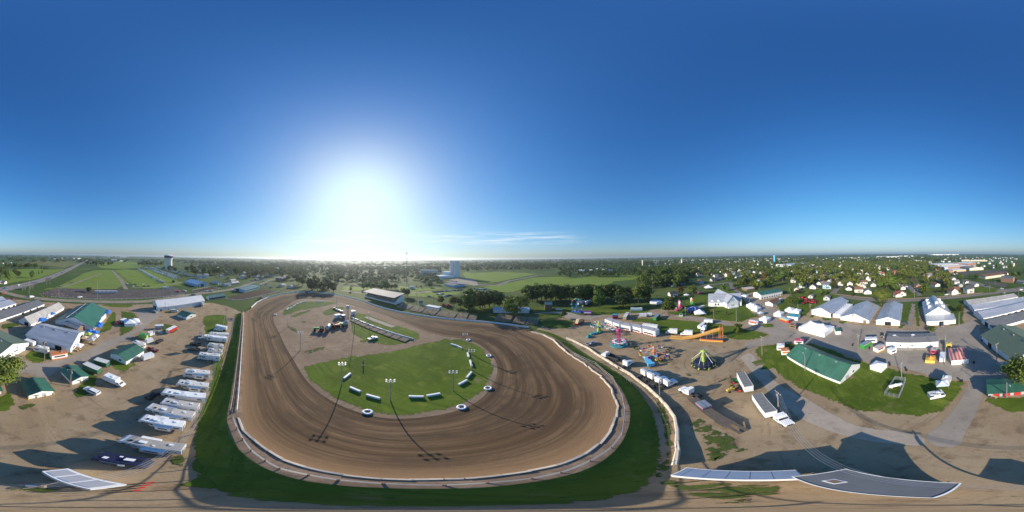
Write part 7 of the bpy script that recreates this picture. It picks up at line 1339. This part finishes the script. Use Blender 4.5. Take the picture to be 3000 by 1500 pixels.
def trunk_mesh(seed, h=.45, r=.026):
    rr = random.Random(seed); mb = MB(); mb.cyl((0,0,0),(0,0,h),r,r*.6,7)
    for k in range(5): a = k*1.26+rr.random(); l = rr.uniform(.16,.26); mb.cyl((0,0,h*rr.uniform(.6,.95)),(math.cos(a)*l,math.sin(a)*l,h+rr.uniform(.08,.25)),r*.5,r*.2,5)
    return mb.mesh('trunk','m_bark')
TREES = []
for k, (n, cl, rx, rz, zc, sz_) in enumerate([(1000,18,.38,.40,.57,.034),(1000,20,.42,.38,.57,.034),(1000,16,.32,.44,.54,.034),(1000,22,.46,.36,.58,.034),(800,15,.36,.42,.55,.036),(1000,24,.38,.44,.53,.034)]):
    TREES.append((crown_np(n, cl, rx, rz, zc, sz_, 40+k), trunk_mesh(k)))
def tree_proto(crown, trunk, mat):
    t = proto('tree'); c = bpy.data.objects.new('crown', quads_mesh('crown', crown, mat)); c.parent = t; tr = bpy.data.objects.new('trunk', trunk); tr.parent = t; c['paint'] = 1; return t
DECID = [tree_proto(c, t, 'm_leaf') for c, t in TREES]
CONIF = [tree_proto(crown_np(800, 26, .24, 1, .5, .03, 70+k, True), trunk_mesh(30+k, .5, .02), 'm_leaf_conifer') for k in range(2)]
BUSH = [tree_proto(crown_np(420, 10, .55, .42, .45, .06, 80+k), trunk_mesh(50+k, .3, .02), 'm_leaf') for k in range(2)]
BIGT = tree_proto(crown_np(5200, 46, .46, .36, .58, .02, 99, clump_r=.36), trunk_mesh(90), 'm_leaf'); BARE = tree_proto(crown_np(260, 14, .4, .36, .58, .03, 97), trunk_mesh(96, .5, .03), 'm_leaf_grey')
NTREE = 0
def tree(q, top, label, kind='d', wide=None, mat=None, name=None, group='trees'):
    global NTREE
    p = P(Q(q) if isinstance(q, str) else q) if not isinstance(q, Vector) else q; h = hgt(p, Q(top)) if isinstance(top, str) else top; h = max(1.5, min(h, 26)); NTREE += 1
    pr = {'d': DECID[NTREE % 6], 'c': CONIF[NTREE % 2], 'b': BUSH[NTREE % 2], 'big': BIGT, 'bare': BARE}[kind]
    w = h*(wide or random.uniform(.85,1.15)); o = put(pr, p, random.uniform(0,6.28), label, 'tree' if kind != 'b' else 'bush', group, (w, w, h), mat); o.name = {'d':'tree','c':'conifer_tree','b':'bush','big':'tree','bare':'bare_tree'}[kind]; return o
tree('c 20,250', 15.0, 'large leafy tree beside the green roofed restroom and lane', 'big', 1.0)
tree('i 520,905','i 520,785','round little tree at the end of the midway lawn','d',1.1); tree('g 352,738','g 352,530','broad shady tree over the right bleachers','d',1.25); tree('g 812,752','g 812,675','small round tree beside the park path'); tree('f 1050,690','f 1050,420','tall open oak at the end of the long bleachers','d',.85)
tree('h 835,560','h 835,375','full round tree beside the pink rides','d',1.0); tree('h 405,492','h 405,325','dark tree over the park lane','d',1.2,'m_leaf_conifer'); tree('h 645,435','h 645,318','slim yellow-green tree in front of the tree belt','d',.7,'m_leaf_yellow'); tree('F 2200,1050','F 2200,735','huge yellowish tree between the grey barns and the street','big',1.15); tree('F 480,1062','F 480,880','left of two trees beside the red tractors'); tree('F 580,1058','F 580,860','right of two trees beside the red tractors')
tree('k 685,705','k 680,608','dark leafy tree beside the stepped barn','d',1.1); tree('k 420,872','k 420,815','low bush in front of the stepped barn','b',1.3); tree('i 275,700','i 275,655','tiny yellow sapling beside the hall','d',.8,'m_leaf_yellow'); tree('i 410,720','i 408,680','thin sapling on the hall lawn','d',.7); tree('j 250,738','j 250,715','flower bush in front of the first grey barn','b',1.6); tree('A 2240,1085','A 2240,925','bright green tree beside the coned lot','d',1.3)
tree('E 1540,795','E 1540,645','round brownish tree behind the exhibition hall'); tree('E 950,870','E 930,640','tall tree right of the pair on the far lawn'); tree('E 740,860','E 740,670','yellow tinged tree left of the pair on the far lawn','d',1.0,'m_leaf_yellow'); tree('G 700,850','G 700,630','big round tree at the street corner with yellow behind','d',1.15); tree('G 610,715','G 610,640','yellow tree behind the big round street tree','d',1.1,'m_leaf_yellow'); tree('G 500,690','G 500,475','bare grey tree on the side street','bare',1.0); tree('G 700,640','G 705,500','golden tree between houses','d',.8,'m_leaf_yellow')
tree('G 1180,760','G 1180,560','tall dark tree between the street houses','d',.8); tree('G 1060,835','G 1060,700','wide tree at the street verge'); tree('G 1370,845','G 1370,755','yellow-leaved tree beside the gabled white house','d',.9,'m_leaf_yellow'); tree('B 1950,845','B 1950,765','round bush at the end of the camper row','b',1.1); tree('C 930,760','C 930,695','low green bush among the houses','b',1.5); tree('D 180,795','D 190,710','small tree left of the covered grandstand')
tree('D 1200,895','D 1190,700','tree left of a pair behind the covered grandstand'); tree('D 1250,890','D 1250,715','tree right of a pair behind the covered grandstand'); tree('D 850,785','D 850,560','tall tree behind the covered grandstand roof','d',.75)
def cluster(label, items, kind='d', mat=None, wide=None, group=None):
    for k, (q, top) in enumerate(sorted(items, key=lambda t_: SHEETS[t_[0][0]][0]+float(t_[0].split()[1].split(',')[0])/SHEETS[t_[0][0]][2])): tree(q, top, '%s, %s from the left' % (label, ordn(k+1)), kind, wide, mat, group=group or label)
def belt(sheet_, xs, base, top, jit=18):
    r_ = []
    for k, x in enumerate(xs): b_ = base+random.uniform(-jit,jit)*.35; r_.append(('%s %d,%d' % (sheet_, x, b_), '%s %d,%d' % (sheet_, x, top+random.uniform(-jit,jit)))) 
    return r_
cluster('dark tree in the belt behind the park cabin', belt('g', range(470,1140,44), 592, 428))
cluster('green tree behind the belt on the mown field edge', belt('g', range(490,1130,70), 575, 420))
cluster('tree between the parked cars and bleachers', [('f 780,612','f 780,530'),('f 900,642','f 900,520'),('f 965,652','f 960,540'),('f 1000,642','f 1000,515'),('f 1120,640','f 1120,505'),('f 1170,645','f 1165,500'),('f 1235,645','f 1235,470')]+belt('g', range(20,210,45), 655, 470)+[('g 440,662','g 440,510'),('g 300,640','g 290,530')])
cluster('tree behind the ride trailers', belt('h', range(20,380,48), 432, 250)+[('h 180,492','h 180,310'),('h 550,445','h 550,255'),('h 470,430','h 470,270'),('h 610,430','h 600,250')])
cluster('tall tree in the wood beyond the pale pole', belt('E', range(20,800,64), 690, 470, 30))
cluster('tree deeper in the wood beyond the pale pole', belt('E', range(60,860,62), 560, 360, 30))
cluster('far tree at the back of the park wood', belt('E', range(300,900,70), 440, 310, 20))
cluster('tree behind the teal roofed arts building', [('E 1750,740','E 1750,640'),('E 1820,730','E 1820,590'),('E 1900,735','E 1900,500'),('E 2030,730','E 2030,560'),('E 2120,740','E 2110,540'),('E 2220,755','E 2220,530'),('E 2350,730','E 2350,560'),('E 2440,720','E 2440,480')])
cluster('tree among the houses left of the long street', [('F 490,850','F 490,690'),('F 580,740','F 580,615'),('F 1050,885','F 1050,720'),('F 1140,870','F 1150,755'),('F 700,670','F 690,520'),('F 800,650','F 790,520'),('F 940,650','F 940,540'),('F 60,650','F 60,500'),('F 160,600','F 160,360'),('F 250,610','F 250,400'),('F 340,620','F 340,350'),('F 470,560','F 470,400'),('F 570,420','F 560,280'),('F 640,430','F 640,310'),('F 820,860','F 820,760')])
cluster('tree among the houses right of the long street', [('F 1570,605','F 1570,355'),('F 1650,905','F 1650,760'),('F 2300,745','F 2310,480'),('F 2180,745','F 2180,560'),('F 2420,735','F 2420,500'),('F 2510,610','F 2520,440'),('F 1810,495','F 1810,390'),('F 2060,480','F 2060,340'),('F 2260,470','F 2260,330'),('F 1710,740','F 1710,640'),('F 1500,810','F 1500,740')])
cluster('dark rust coloured tree in the town', [('F 1300,655','F 1300,540'),('F 640,850','F 630,745'),('E 860,630','E 860,540'),('G 890,500','G 890,425'),('G 930,830','G 930,750')], mat='m_leaf_rust')
cluster('tree around the school and apartment blocks', [('G 840,605','G 840,480'),('G 410,485','G 410,280'),('G 700,445','G 700,280'),('G 620,450','G 620,330'),('G 1570,575','G 1570,470'),('G 1680,575','G 1680,455'),('G 1150,530','G 1150,410'),('G 1280,500','G 1280,390'),('G 200,605','G 200,440'),('G 80,735','G 80,490'),('G 300,590','G 300,440'),('G 1750,355','G 1750,280'),('G 1910,375','G 1910,290'),('G 2070,375','G 2070,260'),('G 2400,525','G 2400,400'),('G 2500,510','G 2500,400'),('G 2330,520','G 2330,400'),('G 990,520','G 980,430'),('G 1390,580','G 1390,450'),('G 1040,530','G 1040,440')])
cluster('tree on the left meadow', [('A 200,835','A 200,470'),('A 60,650','A 60,430'),('A 450,735','A 455,520'),('A 380,650','A 390,490'),('A 800,735','A 810,510'),('A 100,600','A 120,400')])
cluster('conifer on the left meadow', [('A 970,632','A 970,545'),('A 1060,602','A 1060,520'),('A 1040,502','A 1040,405'),('A 1110,508','A 1110,415'),('A 1160,508','A 1160,425'),('A 1205,508','A 1205,415')], 'c')
cluster('tree in the row behind the left meadow', belt('A', range(170,960,62), 480, 345, 14))
cluster('tree in the dark clump right of the highway', [('A 2200,392','A 2200,285'),('A 2280,402','A 2280,310'),('A 2350,398','A 2350,285'),('A 2430,402','A 2430,290'),('A 2510,402','A 2510,310'),('B 30,420','B 30,290'),('B 140,412','B 140,330'),('B 200,412','B 200,325'),('B 330,420','B 330,285'),('B 400,412','B 400,300')])
cluster('tree beyond the camper rows', belt('B', range(1090,1720,70), 415, 315, 12)+[('B 1720,535','B 1720,410'),('B 1870,565','B 1870,390'),('B 1950,560','B 1950,400'),('B 2010,560','B 2010,440'),('B 2310,575','B 2310,400'),('B 2430,565','B 2430,330'),('B 2100,610','B 2090,540')])
cluster('tree among the houses behind the arenas', [('C 330,665','C 330,450'),('C 470,650','C 470,470'),('C 560,650','C 560,480'),('C 720,650','C 720,430'),('C 640,640','C 640,470'),('C 1110,630','C 1110,430'),('C 1240,610','C 1240,450'),('C 1470,745','C 1460,570'),('C 1640,690','C 1640,500'),('C 1560,700','C 1550,560'),('C 1830,650','C 1830,510'),('C 2140,690','C 2140,530'),('C 2250,650','C 2250,500'),('C 2310,695','C 2310,560'),('C 2430,800','C 2440,640'),('C 100,660','C 100,420'),('C 1750,660','C 1750,540')])
cluster('tall tree beyond the far turn', [('e 690,490','e 690,350'),('e 740,495','e 740,400'),('e 790,498','e 790,385'),('e 850,500','e 850,390'),('e 890,500','e 890,395'),('e 660,470','e 650,380'),('e 720,470','e 715,340'),('e 600,440','e 600,350'),('e 560,430','e 560,340'),('e 820,460','e 820,360')])
cluster('bushy tree in front of the meadow wood', belt('D', range(420,1080,66), 760, 640, 20)); cluster('small tree on the meadow before the silos', [('D 1580,660','D 1580,585'),('D 1660,720','D 1660,640'),('D 1690,720','D 1690,660'),('D 1500,730','D 1500,680'),('D 1420,720','D 1420,680'),('D 2380,440','D 2380,340'),('D 1000,420','D 970,340')])
# ================================================================== HOUSES
HW = [('white','m_house_white'),('white','m_house_white'),('white','m_house_white'),('cream','m_cream_wall'),('grey','m_grey_wall'),('bluish','m_blue_wall'),('brick','m_brick'),('white','m_house_white')]
HR = [('grey','m_roof_grey_sh'),('dark','m_roof_black'),('brown','m_roof_brown'),('tan','m_roof_tan'),('slate','m_roof_dark'),('grey','m_roof_grey_sh'),('red-brown','m_roof_red')]
def house_proto(kind, detail=True):
    t = proto('house'); L, W, e, r = {'cottage': (10,8,2.9,2.4), 'two_storey': (10,8.5,5.4,2.8), 'ranch': (15,8,2.8,1.9), 'ell': (11,7.5,4.2,2.6), 'garage': (7,6,2.6,1.6)}[kind]; l, w = L/2, W/2
    def g(nx, l, w, e, r, ox, oy, rot):
        mb = MB(); mb.prism([(-w,0),(w,0),(w,e),(0,e+r),(-w,e)], -l, l, 'x'); rb = MB()
        for s in (-1, 1): rb.prism([(s*(w+.45),e-.35),(0,e+r+.03),(0,e+r+.2),(s*(w+.45),e-.18)], -l-.4, l+.4, 'x')
        for m_ in (mb, rb):
            if rot: m_.v = [(-v[1], v[0], v[2]) for v in m_.v]
            m_.v = [(v[0]+ox, v[1]+oy, v[2]) for v in m_.v]
        a = pt(t, 'wall', mb, ['m_white_wall']); a['paint'] = 1; b_ = pt(t, 'roof', rb, ['m_roof_grey_sh']); b_['paint'] = 2; return b_
    rf = g(0, l, w, e, r, 0, 0, False)
    if kind == 'ell': g(0, l*.6, w*.8, e*.8, r*.8, l*.35, w+1.2, True)
    if detail:
        pt(rf, 'chimney', MB().box(-l*.4, w*.3, e+r*.9, .6, .6, 1.4), 'm_brick')
        for s in (-1, 1):
            for k in range(3 if L < 14 else 4):
                for z in ((1.5,) if e < 5 else (1.4, 4.0)): pt(t, 'window', MB().box(-l+L*(k+.6)/(3.4 if L < 14 else 4.4), s*w, z, 1.0, .08, 1.2), 'm_glass')
            pt(t, 'window', MB().box(s*l, 0, e*.55+.4, .08, 1.1, 1.2), 'm_glass')
        pt(t, 'door', MB().box(l*.1, -w-.02, 1.05, 1.0, .1, 2.1), 'm_wood')
        if kind != 'garage': p_ = pt(t, 'porch', MB().bb(-l*.3,l*.5,-w-1.8,-w,.1,.4), 'm_conc'); pt(p_, 'porch_roof', MB().prism([(-w-1.9,2.3),(-w,2.7),(-w,2.8),(-w-1.9,2.4)],-l*.3,l*.5,'x'), 'm_roof_grey_sh')
    return t
HP = {k: (house_proto(k), house_proto(k, False)) for k in ('cottage','two_storey','ranch','ell','garage')}
U = Vector((.83,-.557,0)); Wv = Vector((.557,.83,0)); TA = math.atan2(U.y, U.x)
NEAR = [('F 930,735','cottage',0,1),('F 1040,665','cottage',0,4),('F 1190,735','two_storey',5,4),('F 1100,655','cottage',6,2),('F 560,625','two_storey',0,0),('F 830,525','ranch',0,0),('F 900,550','cottage',0,0),('F 1240,525','ranch',0,3),('F 1370,590','cottage',0,0),('F 1380,500','ranch',0,0),('F 1230,640','cottage',0,3),('F 1690,600','ranch',0,0),('F 1615,705','two_storey',0,0),('F 1600,755','ranch',0,1),('F 1780,805','ell',0,2),('F 1855,722','cottage',3,3),('F 1945,830','cottage',0,4),('F 2050,695','cottage',0,0),('F 1960,590','two_storey',0,3),('F 1880,645','cottage',0,2),('F 1830,545','ranch',0,3),('F 2110,595','cottage',0,0),('F 2535,705','cottage',3,3),('F 2510,880','ranch',0,6),('F 880,915','garage',4,0),('F 1180,950','garage',4,0),('F 1720,550','cottage',0,0),('F 1480,450','ranch',0,0),('F 1930,480','cottage',0,0),
 ('G 190,700','cottage',0,3),('G 285,755','garage',0,0),('G 265,865','cottage',0,6),('G 900,690','ranch',0,2),('G 1080,645','two_storey',6,2),('G 1020,600','cottage',5,4),('G 960,575','cottage',0,2),('G 1230,580','cottage',0,0),('G 1460,645','ell',0,1),('G 1620,692','ranch',0,5),('G 1360,705','garage',4,0),('G 1290,665','two_storey',0,0),('G 1530,815','two_storey',0,1),('G 1220,840','ell',0,2),('G 1300,775','cottage',0,2),('G 800,485','cottage',0,2),('G 690,495','ranch',6,3),('G 640,470','cottage',0,0),('G 2530,640','ranch',0,0),('G 1060,510','cottage',3,2),('G 2240,480','cottage',0,2),
 ('A 40,860','ranch',0,4),('A 60,365','cottage',0,2),('A 170,375','cottage',0,2),('A 260,345','ranch',0,0),('A 540,400','ranch',3,2),('C 190,735','two_storey',5,4),('C 370,715','two_storey',5,0),('C 1290,735','two_storey',0,0),('C 1040,810','ranch',3,3),('C 1080,880','ranch',4,3),('C 890,920','ranch',5,4),('C 2290,930','ranch',0,5),('C 2530,965','ranch',0,0),('C 940,520','cottage',0,0),('C 1650,790','cottage',4,1),('C 1330,650','two_storey',5,4),('C 640,870','ranch',0,3),('C 200,560','two_storey',4,0),('C 760,700','cottage',0,0),('C 1750,760','ranch',4,1),
 ('E 590,875','cottage',0,1),('E 1100,640','cottage',0,2),('E 1090,520','cottage',0,0),('E 1400,520','cottage',0,0),('E 1440,575','ranch',0,4),('E 1350,600','cottage',4,1),('E 1490,560','cottage',0,2),('E 1600,450','cottage',0,2),('E 1690,415','two_storey',3,3),('E 1850,450','two_storey',3,3),('E 2030,470','two_storey',5,4),('E 2140,470','two_storey',0,0),('E 2260,490','two_storey',4,0),('E 2330,490','cottage',0,3),('E 2160,530','ranch',4,0),('E 940,385','cottage',0,0),('E 1230,380','cottage',0,2),('E 1320,480','cottage',0,2),('E 760,660','cottage',0,4),('E 580,690','ranch',0,4),('E 1560,470','cottage',0,0),('E 1930,420','cottage',0,0),('E 2420,430','cottage',0,0)]
OCC = []; HL = []
for q, kd, wi, ri_ in NEAR: HL.append((P(Q(q)), kd, wi, ri_, True))
OCC = [h[0] for h in HL]
def px_of(p):
    v = TM.inverted() @ Vector((p.x, p.y, p.z-CAM_H)); return ((math.atan2(v.x, v.y)/2/math.pi+.5)*3000) % 3000, 750-math.asin(v.z/v.length)/math.pi*1500
ri = random.Random(3)
cand = []
for iu in range(-40, 60):
    for iw in range(-60, 60):
        p = U*(iu*24+ri.uniform(-3,3)+170)+Wv*((iw//2)*78+(iw % 2)*30+ri.uniform(-3,3)-70); d = p.length
        if not 175 < d < 900: continue
        x, y_ = px_of(p)
        if not (1960 < x < 2990 or 620 < x < 870): continue
        if x > 2700 and y_ < 812 and ri.random() < .85: continue
        if x > 2690 and y_ > 800 and x > 2850: continue
        if 2130 < x < 2320 and y_ > 832 or 1960 < x < 2130 and y_ > 815 or 2320 < x < 2980 and y_ > 866: continue
        if x < 900 and (y_ > 820 or d > 650): continue
        if 2220 < x < 2320 and 779 < y_ < 792: continue
        if ri.random() < .42: continue
        cand.append((p, x, y_, d))
cand.sort(key=lambda c_: c_[3])
for p, x, y_, d in cand:
    if len(HL) >= 285: break
    if any((p-o_).length < 16 for o_ in OCC): continue
    OCC.append(p); HL.append((p, ri.choice(['cottage','cottage','two_storey','ranch','ell','garage']), ri.randrange(len(HW)), ri.randrange(len(HR)), d < 330))
# label by block of town and order from the left
def zone(p):
    x, y_ = px_of(p); d = p.length
    z_ = 'left of the highway' if x < 150 else 'behind the dirt arenas' if x < 900 else 'beyond the exhibition hall' if x < 2250 else 'left of the side street' if x < 2465 else 'right of the side street' if x < 2630 else 'before the school'
    r_ = 'nearest' if d < 260 else 'second' if d < 350 else 'third' if d < 450 else 'fourth' if d < 560 else 'farthest'
    return z_, r_
bins = {}
for h in HL: bins.setdefault(zone(h[0]), []).append(h)
for (z_, r_), hs in bins.items():
    hs.sort(key=lambda h: px_of(h[0])[0])
    for k, (p, kd, wi, rr, det) in enumerate(hs):
        word = {'cottage':'cottage','two_storey':'two storey house','ranch':'low house','ell':'house','garage':'garage'}[kd]; s_ = random.uniform(.9,1.15)
        o = put(HP[kd][0 if det else 1], p, TA+random.choice((0,math.pi/2,math.pi,-math.pi/2))+random.uniform(-.06,.06), '%s %s, %s roof, %s, %s from left, %s row' % (HW[wi][0], word, HR[rr][0], z_, ordn(k+1), r_), 'house', 'houses of the town', s_, {1: HW[wi][1], 2: HR[rr][1]})
        o.name = 'garage' if kd == 'garage' else 'house'
# cars left on driveways and kerbs of the town
zk = {}
cars_ = sorted([(h[0]+U*ri.uniform(-9,9)+Wv*ri.choice((-9,9)), h) for h in HL if h[0].length < 420 and ri.random() < .42], key=lambda c_: px_of(c_[0])[0])
for p, h in cars_:
    if any((p-o_).length < 5 for o_ in OCC): continue
    cn_, pm = random.choice(PAINTS); z_, r_ = zone(p); key = (cn_, z_, r_); zk[key] = zk.get(key, 0)+1
    put(LC, p, TA+random.choice((0,1.57)), '%s parked car %s, %s such from left, %s row' % (cn_, z_, ordn(zk[key]), r_), 'car', 'cars parked in the town', paint=pm); OCC.append(p)
# town trees between the houses
tl = []
for _ in range(6000):
    if NTREE+len(tl) >= 300: break
    p = U*ri.uniform(-400,900)+Wv*ri.uniform(-500,500); d = p.length
    if not 190 < d < 520: continue
    x, y_ = px_of(p)
    if not (1990 < x < 2760 or 640 < x < 860): continue
    if 2130 < x < 2330 and y_ > 830 or 1960 < x < 2130 and y_ > 812 or x > 2330 and y_ > 862 or x < 900 and y_ > 818: continue
    if any((p-o_).length < 9 for o_ in OCC): continue
    OCC.append(p); tl.append(p)
tl.sort(key=lambda p: px_of(p)[0])
zc_ = {}
for p in tl:
    z_, r_ = zone(p); zc_[(z_, r_)] = zc_.get((z_, r_), 0)+1
    tree(p, random.uniform(8,16), 'garden tree %s, %s from left among its %s rows' % (z_, ordn(zc_[(z_, r_)]), r_), group='garden trees of the town', mat=random.choice([None]*7+['m_leaf_yellow','m_leaf_conifer','m_leaf_conifer']))
# ================================================================== DISTANT WOODS AND TOWN (masses)
def woods(name, label, pts, mat, quads, leaf):
    """pts: (x, y, height, width)"""
    bases = [crown_np(quads, 9, .42, .36, .55, leaf, 300+k) for k in range(6)]; out = []
    for k, (x, y, h, w) in enumerate(pts):
        b_ = bases[k % 6]; a = rng.uniform(0, 6.28); c_, s_ = math.cos(a), math.sin(a); v = np.empty_like(b_); v[:,0] = (b_[:,0]*c_-b_[:,1]*s_)*w+x; v[:,1] = (b_[:,0]*s_+b_[:,1]*c_)*w+y; v[:,2] = b_[:,2]*h; out.append(v)
    o = bpy.data.objects.new(name, quads_mesh(name, np.concatenate(out), mat)); col.objects.link(o); tag(o, label, 'wood', None, 'stuff'); return o
def scatter(x0, x1, y0, y1, n, hmin=9, hmax=16, dens=None, wmul=1.0):
    """n trees seen between picture columns x0..x1 and rows y0..y1 (rows of the ground point)"""
    r_ = []; d0, d1 = P(('s', (x0+x1)/2, y1)).length, P(('s', (x0+x1)/2, y0)).length; tries = 0
    while len(r_) < n and tries < n*8:
        tries += 1; d = math.sqrt(ri.uniform(d0*d0, d1*d1)) if d1 < 1500 else d0*(d1/d0)**ri.random(); az = ((ri.uniform(x0,x1))/3000-.5)*2*math.pi; p = Vector((math.sin(az)*d, math.cos(az)*d, 0))
        if noise.noise(p*(.004 if d > 700 else .012)+Vector((3,1,0))) < (-.25 if dens is None else dens): continue
        h = ri.uniform(hmin, hmax); r_.append((p.x, p.y, h, h*ri.uniform(1.0,1.35)*wmul))
    return r_
woods('meadow_wood', 'dense wood behind the covered grandstand and the radio mast', scatter(985,1290,784,836,900,8,14,-.55)+scatter(850,1000,778,830,360,9,16,-.5), 'm_leaf_far', 90, .07)
tc2 = []
for _ in range(40000):
    if len(tc2) >= 1500: break
    az = ri.uniform(0, 1); d = math.sqrt(ri.uniform(215**2, 800**2)); x = 1960+az*1010 if ri.random() < .82 else 600+az*290; a_ = (x/3000-.5)*2*math.pi; p = Vector((math.sin(a_)*d, math.cos(a_)*d, 0)); x, y_ = px_of(p)
    if 2130 < x < 2330 and y_ > 828 or 1960 < x < 2130 and y_ > 808 or x > 2330 and y_ > 858 or x < 900 and y_ > 812: continue
    if x > 2780 and (y_ > 800 or ri.random() < .6) or 2215 < x < 2330 and 776 < y_ < 792 or 2720 < x < 2960 and 766 < y_ < 815: continue
    if any((p-o_).length < 7.5 for o_ in OCC): continue
    h = ri.uniform(8, 17); tc2.append((p.x, p.y, h, h*ri.uniform(1.0,1.35)))
woods('street_trees', 'leafy canopy of small trees between the town houses', tc2, 'm_leaf_town', 150, .058)
woods('park_wood', 'deep green wood behind the park lane and the pale pole', scatter(1870,2015,792,846,230,12,19,-.9), 'm_leaf_town', 150, .058)
woods('west_wood', 'hazy wood left of the far turn', scatter(560,900,768,800,700,10,17,-.45), 'm_leaf_far', 60, .085)
woods('field_wood', 'long wood edge behind the mown fields', scatter(1290,1640,770,793,620,11,17,-.6), 'm_leaf_far', 60, .085)
woods('town_canopy', 'tree canopy over the far town', scatter(1640,2760,762,800,2300,9,16,-.55)+scatter(1640,1980,790,812,260,10,17,-.5), 'm_leaf_far', 60, .085)
far = []
for k in range(4200):
    az = ri.uniform(0, 2*math.pi); d = 900*(8.0)**ri.random(); p = Vector((math.sin(az)*d, math.cos(az)*d, 0)); nz_ = noise.noise(p*.0011)
    xpx = (az/2/math.pi+.5) % 1*3000
    if nz_ < (.0 if (xpx > 2750 or xpx < 420) else -.18) and d < 3500: continue
    h = ri.uniform(12,19); w = h*ri.uniform(1.3,2.0)*(1+d/2600); far.append((p.x, p.y, h, w))
woods('horizon_wood', 'dark tree line all round the horizon', far, 'm_leaf_far', 34, .12)
# far houses as one mass
mb_w, mb_r = MB(), MB(); mbs = [MB(), MB()]
for k in range(620):
    x = ri.uniform(1900,2980) if k < 540 else ri.uniform(560,900); d = ri.uniform(520,1900); az = (x/3000-.5)*2*math.pi; p = Vector((math.sin(az)*d, math.cos(az)*d, 0)); a = TA+ri.choice((0,1.57)); L, W, e, r = ri.uniform(9,16), ri.uniform(7,9), ri.uniform(3,6), ri.uniform(2,3)
    b_ = MB(); b_.prism([(-W/2,0),(W/2,0),(W/2,e),(0,e+r),(-W/2,e)],-L/2,L/2,'x'); rb = MB()
    for s in (-1,1): rb.prism([(s*(W/2+.4),e-.2),(0,e+r),(0,e+r+.2),(s*(W/2+.4),e)],-L/2-.3,L/2+.3,'x')
    for m_, dst in ((b_, mbs[0]), (rb, mbs[1])):
        dst.cur = ri.choice((0,0,0,1,2)); dst.add([(p.x+v[0]*math.cos(a)-v[1]*math.sin(a), p.y+v[0]*math.sin(a)+v[1]*math.cos(a), v[2]) for v in m_.v], m_.f)
o = mbs[0].build('distant_town', ['m_house_white','m_cream_wall','m_grey_wall']); tag(o, 'far white houses of the town under its trees', 'houses', None, 'stuff'); mbs[1].build('roofs', ['m_roof_grey_sh','m_roof_tan','m_roof_dark'], o)['kind'] = 'stuff'
# church spires
for q, tp, lb in (('E 758,300','E 758,150','pale church spire above the town trees, right of the first'),('E 20,300','E 22,125','dark church spire at the left of the town')):
    p = P(Q(q)); p = p.normalized()*900; h = hgt(p, Q(tp)); t = empty('church', (p.x,p.y,0)); tag(t, lb, 'church'); MB().box(0,0,h*.28,7,7,h*.56).build('tower','m_cream_wall',t); MB().lathe([(4,h*.56),(0,h)],4).build('spire','m_conc_white' if '758' in q else 'm_roof_dark',t); MB().box(9,0,h*.16,16,9,h*.32).build('nave','m_brick',t)
# ================================================================== AIR
hb = MB(); hb.bb(-9300,9300,-9300,9300,-1,68); hz_ = hb.build('haze', M('m_haze_dummy')); hz_.data.materials.clear(); tag(hz_, 'thin blue morning haze over the land', 'haze', None, 'stuff')
m = bpy.data.materials.new('m_haze'); m.use_nodes = True; N = m.node_tree.nodes; L = m.node_tree.links; N.remove(N['Principled BSDF']); pv = N.new('ShaderNodeVolumePrincipled')
pv.inputs['Color'].default_value = (.82,.9,1,1); pv.inputs['Density'].default_value = .00011; pv.inputs['Anisotropy'].default_value = .55
L.new(pv.outputs[0], N['Material Output'].inputs['Volume']); hz_.data.materials.append(m)
